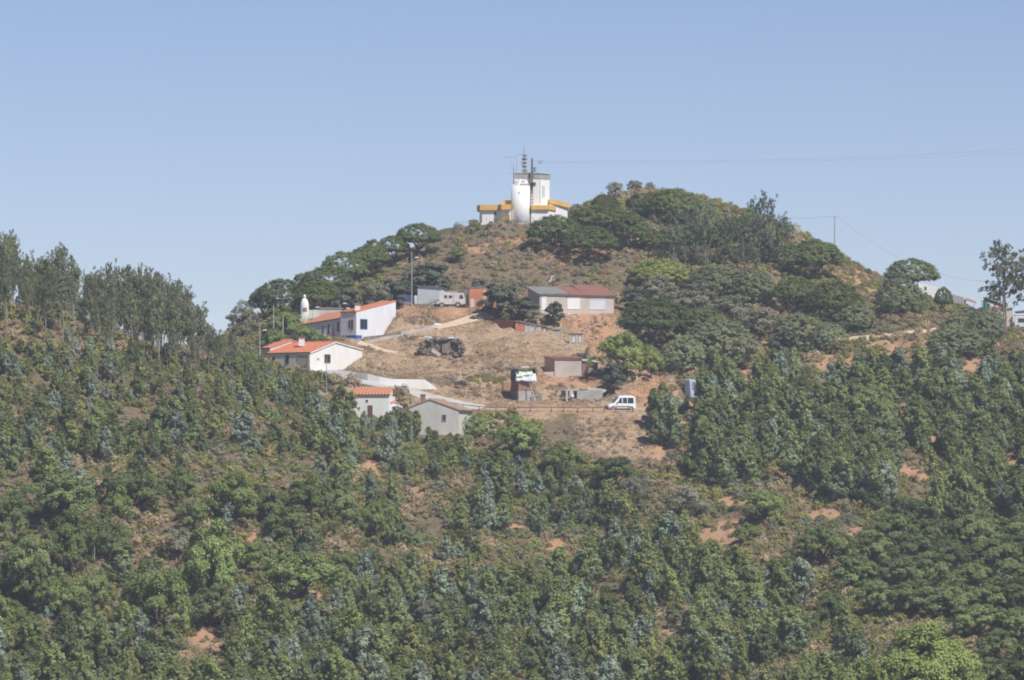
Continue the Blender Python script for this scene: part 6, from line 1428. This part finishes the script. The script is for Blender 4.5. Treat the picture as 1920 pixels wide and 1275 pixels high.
 ('oak', 690, 1010, 1090, 70, 'cork_oak', 'small green oak right of the widest oak'),
 ('oak', 20, 1120, 1210, 90, 'cork_oak', 'oak low at the left edge of the picture'),
 ('bright', 700, 930, 1010, 60, 'cork_oak', 'yellow-green small tree left of the middle slope'),
 ('greyoak', 330, 975, 1055, 90, 'grey_oak', 'grey-brown half-bare shrubby tree in the left clearing'),
 ('greyoak', 800, 1110, 1180, 80, 'grey_oak', 'grey-green tree low in the middle of the picture'),
 ('oak', 990, 1090, 1170, 90, 'cork_oak', 'rounded green tree low in the middle of the picture'),
 ('greyoak', 1280, 1040, 1100, 90, 'grey_oak', 'grey shrubby tree beside the dry gully'),
]:
    tree(*t)
rv = random.Random(14); kx = 0
for row, vb in enumerate((1035, 1075, 1115, 1160, 1205, 1250, 1300)):
    for u in range(int(1600 + (row % 2) * 35 + abs(row - 2) * 8), 1960, 72):
        if row >= 4 and u < 1830: continue
        if row == 0 and u < 1660: continue
        uu_ = u + rv.uniform(-14, 14); h = rv.uniform(72, 98); w_ = rv.uniform(95, 130)
        tree('oakdark', uu_, vb - h, vb + rv.uniform(-6, 6), w_, 'cork_oak', '%s dark oak of the valley wood, %s row from the top, %s' % (('broad' if w_ > 112 else 'compact'), ('first', 'second', 'third', 'fourth', 'fifth', 'sixth', 'lowest')[row], ('left end', 'left of its middle', 'middle', 'right of its middle', 'near the right edge')[int(min(4, (uu_ - 1590) / 72))]), 'tree', 'dark oaks of the valley wood')
for (u, vt, vb, w) in ((1560, 1095, 1170, 100), (1500, 1130, 1210, 90)):
    tree('oakdark', u, vt, vb, w, 'cork_oak', 'dark oak %s left of the valley wood' % ('just' if u > 1520 else 'farther'), 'tree', 'dark oaks of the valley wood')
tree('bigbright', 1735, 1163, 1420, 260, 'fig_tree', 'big pale yellow-green tree rising from the bottom edge at lower right', y=505)
tree('bright', 1610, 1205, 1400, 140, 'fig_tree', 'lower yellow-green tree on the left flank of the big pale one', y=510)
for (u, vt, vb, w, lab) in ((1153, 331, 368, 38, 'leftmost of the three small trees on the summit'), (1190, 329, 366, 38, 'middle of the three small trees on the summit'), (1219, 334, 362, 24, 'smallest and rightmost of the three trees on the summit')):
    tree('greyoak', u, vt, vb, w, 'grey_oak', lab, 'tree', 'three small summit trees', take=False)
for (u, vt, vb, w, lab) in ((1290, 398, 498, 66, 'dark eucalyptus at the left of the mid-slope clump'), (1322, 392, 505, 60, 'tall narrow eucalyptus in the mid-slope clump'), (1262, 425, 500, 56, 'short dark eucalyptus at the left end of the mid-slope clump'), (1352, 415, 510, 60, 'silvery eucalyptus right of centre in the mid-slope clump'),
                            (1421, 371, 500, 62, 'tallest eucalyptus of the mid-slope clump, sticking out over the ridge'), (1390, 405, 505, 66, 'leafy eucalyptus left of the tallest one'), (1452, 408, 500, 60, 'eucalyptus right of the tallest one, near the concrete tank')):
    tree('tallgreen', u, vt, vb, w, 'eucalyptus_tree', lab, 'tree', 'mid-slope eucalyptus clump')
yg = G(1885, 620, 740)[1]
tree('biggum', 1888, 464, 624, 120, 'eucalyptus_tree', 'big spreading eucalyptus with open crown at the right edge', y=yg - 3.5)
for (u, vt, vb, w, lab) in ((1838, 572, 606, 44, 'shrub hiding the foot of the teal shack'), (1868, 578, 612, 44, 'shrub hiding the wall below the teal shack'), (1815, 568, 598, 40, 'shrub below the red awning at the right'), (1902, 606, 630, 40, 'low shrub in front of the caravan')):
    tree('greyoak' if u != 1838 else 'oakdark', u, vt, vb, w, 'shrub', lab, 'shrub', y=yg - 4.5)
tree('tall', 1928, 480, 625, 60, 'eucalyptus_tree', 'eucalyptus cut by the right edge of the picture', y=yg - 3)
# spiky plant at the lower house
g0 = G(656, 681, 690); T = empty('yucca', g0, 'grey-green spiky yucca in front of the white gable', 'plant')
mb = MB(T.location); rr = random.Random(2)
for k in range(46):
    th = rr.uniform(0, 6.28); el = rr.uniform(.15, 1.45); L = rr.uniform(.9, 1.6); d = np.array([math.cos(th) * math.cos(el), math.sin(th) * math.cos(el), math.sin(el)]); a = g0 + [0, 0, .35]; s_ = np.array([-math.sin(th), math.cos(th), 0]) * .06
    mb.add([a - s_, a + s_, a + d * L * .6 + s_ * .8, a + d * L * .6 - s_ * .8, a + d * L - [0, 0, .15]], [(0, 1, 2, 3), (3, 2, 4)])
mb.build('leaves', M['L_pinegrey'], T); MB(T.location).tube([g0, g0 + [0, 0, .5]], [.16, .12], 7).build('trunk', M['bark'], T)

# ---- forest regions (picture polygons of where the plants stand)
def inpoly(x, y, poly):
    x = np.asarray(x); y = np.asarray(y); c = np.zeros(x.shape, bool); n_ = len(poly)
    for i in range(n_):
        x1, y1 = poly[i]; x2, y2 = poly[(i + 1) % n_]
        k = (y1 > y) != (y2 > y); xi = (x2 - x1) * (y - y1) / ((y2 - y1) if y2 != y1 else 1e-9) + x1; c ^= k & (x < xi)
    return c
def scatter(poly, spacing, seed, jitter=.45, ylim=(500, 780)):
    rng = np.random.default_rng(seed); ys = np.arange(ylim[0], ylim[1], spacing); out = []
    for i, y in enumerate(ys):
        xs = np.arange(-.152 * y, .152 * y, spacing) + (spacing / 2 if i % 2 else 0)
        x = xs + rng.uniform(-jitter, jitter, len(xs)) * spacing; yy = y + rng.uniform(-jitter, jitter, len(xs)) * spacing
        z = Hgt(x, yy); u, v = proj(x, yy, z); k = inpoly(u, v, poly); out.append(np.stack([x, yy, z, u, v], 1)[k])
    return np.concatenate(out)
GAPS = [(1270, 800, 26, 20), (1466, 893, 22, 18), (1720, 888, 50, 22), (1700, 775, 18, 12), (1750, 832, 20, 12), (1590, 795, 16, 10), (1900, 872, 20, 14), (1545, 690, 24, 20), (1395, 700, 14, 14), (1290, 760, 22, 30), (1822, 690, 26, 26),
        (700, 880, 26, 26), (780, 925, 24, 18), (1045, 1025, 40, 22), (1062, 1052, 20, 20), (390, 1195, 44, 34), (560, 1120, 60, 26), (885, 1212, 24, 16), (970, 988, 30, 16), (480, 1010, 30, 14), (800, 990, 60, 26), (1140, 1110, 40, 26), (700, 1050, 50, 24), (330, 1005, 60, 40), (1370, 1000, 80, 44), (1390, 945, 60, 16), (1550, 965, 60, 14), (1620, 1000, 60, 12),
        (560, 870, 40, 16), (250, 780, 40, 20), (420, 800, 40, 16), (1250, 1190, 30, 20), (690, 1190, 30, 14), (560, 990, 30, 14)]
def gap(u, v, f=1.0): return any(((u - a) / (c * f)) ** 2 + ((v - b_) / (d * f)) ** 2 < 1 for a, b_, c, d in GAPS)
E1 = [(1222, 830), (1240, 800), (1270, 765), (1300, 740), (1360, 716), (1480, 720), (1560, 738), (1640, 730), (1720, 716), (1840, 720), (2260, 712), (2260, 1010), (1900, 985), (1800, 1000), (1690, 985), (1560, 945), (1440, 905), (1330, 925), (1255, 880)]
E2 = [(-330, 830), (200, 800), (430, 795), (600, 805), (700, 800), (740, 820), (860, 850), (900, 870), (1000, 900), (1120, 950), (1230, 980), (1330, 1060), (1420, 1110), (1600, 1180), (1650, 1250), (1650, 1500), (-330, 1500)]
E3 = [(-330, 640), (150, 660), (290, 690), (420, 700), (470, 700), (560, 745), (600, 790), (600, 805), (430, 795), (200, 800), (-330, 830)]
TALLZ = [(-330, 535), (60, 575), (150, 590), (230, 615), (300, 650), (360, 668), (430, 668), (450, 700), (400, 712), (290, 705), (150, 655), (-330, 625)]
BELOW = [(520, 700), (585, 735), (600, 790), (660, 800), (720, 800), (760, 815), (850, 838), (880, 850), (700, 830), (560, 790), (500, 740)]
def areaword(u, v):
    ux = ['far left', 'left', 'centre left', 'just left of centre', 'just right of centre', 'centre right', 'right', 'far right'][int(min(7, max(0, u / 240)))]
    w = ['level with the village', 'on the upper slope', 'just below village level', 'halfway down', 'on the lower slope', 'near the foot', 'at the bottom edge'][int(np.searchsorted([720, 820, 920, 1020, 1130, 1230], v))]
    return w + ', ' + ux
items = []     # kind, xyz, width m, height m, u, v
rg = np.random.default_rng(77)
for x, y, z, u, v in scatter(E1, 3.15, 5):
    if gap(u, v) or blocked(x, y, -.3): continue
    if any(gap(u, v - dv) for dv in (25, 50, 75)) and rg.uniform() < .9: continue
    r = rg.uniform(); kd = 'euc' if r < .74 else ('silver' if r < .86 else 'oliveeuc')
    h = rg.uniform(4.4, 7.4) if v > 730 else rg.uniform(3.4, 5.4); items.append((kd, (x, y, z), h * rg.uniform(.55, .75), h, u, v))
for x, y, z, u, v in scatter(E2, 2.6, 6):
    if gap(u, v) or blocked(x, y, 0): continue
    if fbm(x / 9, y / 9, 3, 50) < .385: continue
    if (gap(u, v - 22) or gap(u, v - 42)) and rg.uniform() < .85: continue
    if inpoly(u, v, [(-60, 900), (150, 880), (480, 860), (690, 900), (720, 1090), (560, 1140), (330, 1200), (-60, 1180)]) and rg.uniform() < .72: continue
    r = rg.uniform(); kd = 'euc' if r < .42 else ('silver' if r < .60 else 'oliveeuc')
    h = (2.2 + 3.6 * rg.uniform() ** 1.6) * (1.1 if v > 1100 else 1); items.append((kd, (x, y, z), h * rg.uniform(.55, .85), h, u, v))
for x, y, z, u, v in scatter(E3, 2.15, 7):
    if gap(u, v) or blocked(x, y, 0) or rg.uniform() < .1: continue
    r = rg.uniform(); kd = 'silver' if r < .22 else ('euc' if r < .42 else 'oliveeuc'); h = rg.uniform(1.6, 3.8); items.append((kd, (x, y, z), h * rg.uniform(.55, .85), h, u, v))
for x, y, z, u, v in scatter(BELOW, 2.6, 8):
    if blocked(x, y, 0): continue
    r = rg.uniform(); kd = 'silver' if r < .3 else 'oliveeuc'; h = rg.uniform(3.0, 4.6); items.append((kd, (x, y, z), h * rg.uniform(.42, .55), h, u, v))
items.append(('euc', tuple(G(1286, 772, 640)), 1.8, 2.2, 1286, 772, 1)); items.append(('oliveeuc', tuple(G(1306, 772, 640)), 1.8, 2.4, 1306, 772, 1))
# a few set ones hiding the feet of the houses
for u, vb, h, kd in ((505, 715, 2.6, 'oliveeuc'), (530, 728, 3.2, 'oliveeuc'), (490, 700, 2.8, 'oliveeuc'), (556, 748, 3.6, 'euc'), (575, 765, 4.2, 'oliveeuc'), (640, 800, 6.0, 'oliveeuc'), (655, 806, 5.2, 'oliveeuc'), (625, 800, 4.2, 'oliveeuc'), (745, 820, 4.0, 'oliveeuc'), (765, 828, 4.8, 'oliveeuc'), (785, 832, 4.6, 'oliveeuc'), (725, 815, 3.2, 'euc'), (805, 836, 2.6, 'euc'), (832, 842, 1.8, 'oliveeuc'), (680, 812, 3.0, 'silver'), (705, 812, 2.4, 'oliveeuc'), (590, 790, 4.6, 'euc'), (870, 862, 2.8, 'oliveeuc'), (470, 705, 3.5, 'oliveeuc'), (1226, 808, 6.0, 'euc'), (1240, 822, 6.6, 'euc'), (1254, 830, 6.4, 'silver'), (1250, 800, 6.2, 'euc'), (1268, 842, 6.0, 'euc'), (1228, 836, 5.0, 'euc')):
    g0 = G(u, vb, 600); items.append((kd, tuple(g0), h * .6, h, u, vb, 1))
def inview(u, v, h, y): 
    return -40 < u < 1960 and v - h * F / y < 1290
def lid(u): return np.interp(u, [475, 490, 600, 615, 740, 745, 865, 885, 1190, 1200, 1262, 1266, 1320, 1326], [0, 688, 702, 775, 780, 798, 814, 842, 860, 0, 0, 752, 752, 0])
its = []
for it in items:
    if len(it) == 6:
        kd, p_, w, h, u, v = it; hm = (v - lid(u)) / F * p_[1]
        if h > hm:
            if hm < 1.0: continue
            w *= max(.6, hm / h); h = hm
    its.append((kd, p_, w, h, u, v) if len(it) == 6 else it[:6])
items = its
vis_items = [it for it in items if inview(it[4], it[5], it[3], it[1][1])]
vis_items.sort(key=lambda it: -it[3] * it[2] / it[1][1] ** 2)
NMS = {'euc': ('young_eucalyptus', 'blue-green eucalyptus'), 'silver': ('young_eucalyptus', 'silvery eucalyptus'), 'oliveeuc': ('young_eucalyptus', 'olive-brown eucalyptus')}
def put(it, name, label, group):
    kd, p_, w, h, u, v = it; vi = R1.randrange(len(K[kd])); vv = K[kd][vi]
    T = empty(name, (p_[0], p_[1], p_[2] - .1), label, 'tree', group, R1.uniform(0, 6.28), (w / vv.W0, w / vv.W0, h / vv.H0)); link('trunk', vv.trunk, T); link('crown', vv.crown, T)
for it in vis_items[:300]:
    nm, lb = NMS[it[0]]; ar = it[2] / it[3]; sz_ = ('tall ' if it[3] > 5.2 else 'short ' if it[3] < 4.2 else 'middling ') + ('broad ' if ar > .68 else 'slim ' if ar < .6 else '')
    put(it, nm, sz_ + lb + ' ' + areaword(it[4], it[5]), 'young eucalyptus trees on the slopes')
rest = vis_items[300:] + [it for it in items if not inview(it[4], it[5], it[3], it[1][1]) and it[5] < 1420]
# the rest of the plantation as one instanced object
def instanced(name, lst, kinds):
    colv = bpy.data.collections.new(name + '_kinds'); idx = {}; n_ = 0
    for kd in kinds:
        for i, vv in enumerate(K[kd]):
            nv = len(vv.V); tv = np.array(vv.mb.v); 
            me = bpy.data.meshes.new('%s_%03d' % (name, n_)); fs = [[3 * a, 3 * a + 1, 3 * a + 2] for a in range(nv // 3)] + [[x_ + nv for x_ in f] for f in vv.mb.f]
            me.from_pydata(np.concatenate([vv.V, tv]).tolist(), [], fs)
            for m_ in vv.mats: me.materials.append(m_)
            me.materials.append(vv.bark)
            mi = np.concatenate([vv.mi if vv.mi is not None else np.zeros(nv // 3, int), np.full(len(vv.mb.f), len(vv.mats))]).astype(np.int32); me.polygons.foreach_set('material_index', mi)
            fattr(me, 'leaf', np.concatenate([vv.val, np.zeros(len(tv))])); me.update()
            o = bpy.data.objects.new('%s_%03d' % (name, n_), me); colv.objects.link(o); idx[(kd, i)] = n_; n_ += 1
    V = np.array([it[1] for it in lst]) - [0, 0, .1]
    me = bpy.data.meshes.new(name); me.from_pydata(V.tolist(), [], [])
    ii_ = []; sc3 = []; rt = []
    for it in lst:
        i = R1.randrange(len(K[it[0]])); vv = K[it[0]][i]; ii_.append(idx[(it[0], i)]); s = it[2] / vv.W0; sc3.append((s, s, it[3] / vv.H0)); rt.append((0, 0, R1.uniform(0, 6.28)))
    a = me.attributes.new('pick', 'INT', 'POINT'); a.data.foreach_set('value', ii_)
    a = me.attributes.new('size', 'FLOAT_VECTOR', 'POINT'); a.data.foreach_set('vector', np.array(sc3).ravel())
    a = me.attributes.new('turn', 'FLOAT_VECTOR', 'POINT'); a.data.foreach_set('vector', np.array(rt).ravel())
    o = link(name, me); ng = bpy.data.node_groups.new(name, 'GeometryNodeTree')
    ng.interface.new_socket('Geometry', in_out='INPUT', socket_type='NodeSocketGeometry'); ng.interface.new_socket('Geometry', in_out='OUTPUT', socket_type='NodeSocketGeometry')
    N = ng.nodes; gi = N.new('NodeGroupInput'); go = N.new('NodeGroupOutput'); ip = N.new('GeometryNodeInstanceOnPoints'); ci = N.new('GeometryNodeCollectionInfo')
    ci.inputs[0].default_value = colv; ci.inputs['Separate Children'].default_value = True; ci.inputs['Reset Children'].default_value = True
    ip.inputs['Pick Instance'].default_value = True
    def na(nm_, ty):
        x = N.new('GeometryNodeInputNamedAttribute'); x.data_type = ty; x.inputs['Name'].default_value = nm_; return [s for s in x.outputs if s.enabled and s.name == 'Attribute'][0]
    L_ = ng.links; L_.new(gi.outputs[0], ip.inputs['Points']); L_.new(ci.outputs[0], ip.inputs['Instance']); L_.new(na('pick', 'INT'), ip.inputs['Instance Index'])
    L_.new(na('turn', 'FLOAT_VECTOR'), ip.inputs['Rotation']); L_.new(na('size', 'FLOAT_VECTOR'), ip.inputs['Scale']); L_.new(ip.outputs[0], go.inputs[0])
    md = o.modifiers.new('plants', 'NODES'); md.node_group = ng; return o
o = instanced('young_eucalyptus_plantation', rest, ['euc', 'silver', 'oliveeuc']); tag(o, 'remaining small young eucalyptus trees filling the slopes between the larger ones', 'trees', kind='stuff')
# ridge eucalyptus: tall trees standing against the sky
n_t = 0
for x, y, z, u, v in scatter(TALLZ, 2.9, 9, ylim=(600, 720)):
    if blocked(x, y, 0): continue
    t_ = np.interp(u, [-80, 0, 100, 180, 250, 290, 330, 380, 420, 470], [118, 120, 110, 92, 130, 132, 120, 100, 74, 50]); h = t_ / F * y * (R1.uniform(.78, 1.2) if R1.random() < .6 else R1.uniform(.45, .8))
    if n_t > 298 or u < -60: continue
    vi = R1.randrange(5); vv = K['tall'][vi]; w = h * R1.uniform(.26, .40)
    T = empty('tall_eucalyptus', (x, y, z - .1), ('very tall ' if h > 10 else 'tall ' if h > 8.2 else 'medium ' if h > 6.5 else 'low ') + ('wide-crowned ' if w / h > .33 else 'narrow ') + 'ridge eucalyptus ' + ['on the crest', 'just below the crest', 'well below the crest'][int(min(2, max(0, (v - np.interp(u, [0, 150, 290, 430], [558, 600, 655, 672])) // 18)))] + ', ' + ['at the left edge', 'near the left edge', 'left part of the row', 'left of the row middle', 'middle of the row', 'right of the row middle', 'right part of the row', 'at the right end'][int(min(7, max(0, u // 56)))], 'tree', 'tall eucalyptus along the left ridge', R1.uniform(0, 6.28), (w / vv.W0, w / vv.W0, h / vv.H0))
    link('trunk', vv.trunk, T); link('crown', vv.crown, T); n_t += 1
print('ridge trees', n_t, 'young', len(vis_items), 'items', len(items))
# bare stems among the saplings of the left slope
mb = MB(); rr = random.Random(9)
for x, y, z, u, v in scatter([(60, 640), (290, 690), (430, 690), (520, 760), (380, 760), (100, 720)], 2.0, 19):
    if rr.random() < .5 or blocked(x, y, 0): continue
    h = rr.uniform(2.5, 5.5); mb.tube([(x, y, z - .2), (x + rr.uniform(-.2, .2), y, z + h * .5), (x + rr.uniform(-.4, .4), y, z + h)], [.05, .04, .015], 4, cap=False)
o = mb.build('bare_stems', M['palebark']); tag(o, 'thin pale bare stems standing in the scrub of the left slope', 'stems', kind='stuff')

# ---- scrub cover
scr = []
ALLZ = [(-330, 560), (150, 592), (290, 650), (420, 640), (470, 600), (600, 560), (700, 500), (860, 430), (1000, 415), (1200, 350), (1320, 360), (1500, 440), (1620, 490), (1800, 570), (2260, 610), (2260, 1500), (-330, 1500)]
VIL = [(640, 640), (745, 560), (860, 570), (1180, 570), (1180, 640), (1260, 720), (1260, 860), (1100, 800), (1000, 775), (880, 775), (860, 810), (760, 745), (580, 700), (600, 640)]
HILL = [(745, 560), (700, 500), (860, 430), (1000, 415), (1140, 400), (1200, 520), (1180, 565), (860, 565)]
BANK = [(980, 775), (1190, 775), (1250, 870), (1130, 880), (1040, 830)]
RS = [(1560, 640), (1750, 625), (1900, 630), (1900, 700), (1560, 700)]
for x, y, z, u, v in scatter(ALLZ, 1.55, 31, ylim=(500, 850)):
    if blocked_b(x, y, -1.0): continue
    r = rg.uniform()
    if inpoly(u, v, VIL): continue
    if inpoly(u, v, HILL):
        if r < .15: continue
        kd = 'drybush' if r < .5 else ('brownbush' if r < .65 else ('scrub' if r < .88 else 'greybush')); s = rg.uniform(.3, .9) ** 1.2
    elif inpoly(u, v, BANK):
        if r < .35: continue
        kd = 'drybush' if r < .85 else 'greybush'; s = rg.uniform(.2, .6)
    elif gap(u, v, .7):
        if r < .62: continue
        kd = 'brownbush' if r < .8 else 'greybush'; s = rg.uniform(.2, .5)
    else:
        f_ = fbm(x / 7, y / 7, 3, 60); 
        if r < .12: continue
        kd = ('brownbush' if r < .75 else 'scrub') if f_ < .45 else ('scrub' if r < .6 else ('greenbush' if r < .72 else ('greybush' if r < .93 else 'yellowbush'))); s = rg.uniform(.4, 1.15)
        if 1560 < u and v < 700 and y > 720: s *= .7
    scr.append((kd, (x, y, z), 2.4 * s * rg.uniform(.8, 1.2), 1.5 * s * rg.uniform(.7, 1.3), u, v))
for x, y, z, u, v in scatter([(-330, 640), (290, 690), (470, 720), (600, 800), (880, 850), (1250, 890), (1500, 930), (2260, 1000), (2260, 1500), (-330, 1500)], 1.25, 37, ylim=(510, 690)):
    if blocked_b(x, y, -1.0) or rg.uniform() < (.85 if gap(u, v, .8) else .35): continue
    f_ = fbm(x / 5, y / 5, 3, 61); r = rg.uniform(); kd = ('drybush' if r < .5 else 'brownbush' if r < .75 else 'scrub') if f_ < .5 else ('scrub' if r < .5 else 'drybush' if r < .7 else 'greenbush' if r < .85 else 'greybush')
    s = rg.uniform(.2, .55); scr.append((kd, (x, y, z), 2.4 * s, 1.9 * s * rg.uniform(.7, 1.4), u, v))
# low grey brush on the mound of the village
for cu, cv, ru, rv, n_, kd in ((790, 600, 34, 12, 40, 'drybush'), (735, 590, 20, 14, 12, 'drybush'), (930, 700, 40, 16, 50, 'drybush'), (850, 716, 34, 14, 34, 'drybush'), (895, 735, 50, 16, 40, 'drybush'), (1020, 735, 60, 16, 40, 'drybush'), (1100, 745, 40, 12, 22, 'drybush'), (690, 655, 12, 6, 10, 'drybush'), (780, 640, 30, 10, 22, 'drybush'), (1115, 612, 30, 14, 16, 'drybush'),
                           (900, 712, 26, 6, 16, 'yellowbush'), (930, 716, 22, 6, 12, 'yellowbush'), (720, 740, 40, 8, 18, 'drybush'), (1120, 812, 60, 26, 60, 'drybush'), (1230, 690, 14, 8, 6, 'greenbush'), (1000, 690, 40, 18, 14, 'drybush'), (870, 675, 60, 20, 22, 'drybush'), (1290, 975, 60, 30, 24, 'yellowbush'), (1250, 905, 26, 12, 10, 'yellowbush'), (690, 690, 60, 14, 10, 'drybush')):
    for k in range(int(n_ * 1.8)):
        a, r = rg.uniform(0, 6.28), rg.uniform() ** .5; g0 = G(cu + ru * r * math.cos(a), cv + rv * r * math.sin(a), 620); s = rg.uniform(.12, .45)
        if blocked(g0[0], g0[1], -1.4): continue
        scr.append((kd, tuple(g0), 2.4 * s, 1.5 * s * rg.uniform(.7, 1.2), cu, cv))
o = instanced('scrub_cover', scr, ['brownbush', 'scrub', 'greenbush', 'greybush', 'yellowbush', 'drybush']); tag(o, 'low brown, grey and green scrub covering the slopes', 'scrub', kind='stuff')
print('scrub', len(scr))
# ---- dry grass: short blades over the open ground
rng = np.random.default_rng(5); N_ = 420000
u_ = rng.uniform(560, 1300, N_); y_ = rng.uniform(655, 800, N_); x_ = (u_ - 960) / F * y_; z_ = Hgt(x_, y_); uu, vv_ = proj(x_, y_, z_)
k = (inpoly(uu, vv_, VIL) | inpoly(uu, vv_, HILL) | inpoly(uu, vv_, BANK)) & (fbm(x_ / 2.5, y_ / 2.5, 3, 70) > .47) & (inpoly(uu, vv_, VIL) | (rng.uniform(0, 1, N_) < .45))
for a, b_, c in TAKEN:
    if c < 5: k &= ((x_ - a) ** 2 + (y_ - b_) ** 2 > (c * .75) ** 2)
x_, y_, z_ = x_[k], y_[k], z_[k]; m = len(x_); p0 = np.stack([x_, y_, z_ - .03], 1)
d = unit(rng.normal(size=(m, 3)) * [.5, .5, .15] + [0, 0, .9]); h = rng.uniform(.10, .30, (m, 1)); th = rng.uniform(0, 6.28, m); wv = np.stack([np.cos(th), np.sin(th), np.zeros(m)], 1) * rng.uniform(.04, .10, (m, 1))
V = np.stack([p0 - wv, p0 + wv, p0 + d * h], 1).reshape(-1, 3); me = mesh_np('dry_grass', V, np.arange(3 * m).reshape(-1, 3), [M['L_grass']]); fattr(me, 'leaf', np.repeat(rng.uniform(0, 1, m), 3)); fattr(me, 'plant', np.repeat(np.clip(fbm(x_ / 4, y_ / 4, 3, 90), 0, 1), 3))
o = link('dry_grass', me); tag(o, 'short dry straw-coloured grass on the village mound and slopes', 'grass', kind='stuff'); print('grass', m)

# ============================================================ AIR
hz = MB(); hz.add([(x, y, z) for x in (-1300, 1300) for y in (-20, 1450) for z in (-64, 62)], [(0, 1, 3, 2), (4, 6, 7, 5), (0, 4, 5, 1), (2, 3, 7, 6), (0, 2, 6, 4), (1, 5, 7, 3)])
hm = bpy.data.materials.new('haze_air'); hm.use_nodes = True; nt = hm.node_tree; nt.nodes.clear(); ot = nt.nodes.new('ShaderNodeOutputMaterial'); pv = nt.nodes.new('ShaderNodeVolumePrincipled')
pv.inputs['Color'].default_value = (0.72, 0.82, 1.0, 1); pv.inputs['Density'].default_value = HAZE_DENSITY; pv.inputs['Anisotropy'].default_value = 0.2; nt.links.new(pv.outputs[0], ot.inputs['Volume'])
o = hz.build('haze', hm); tag(o, kind='stuff')
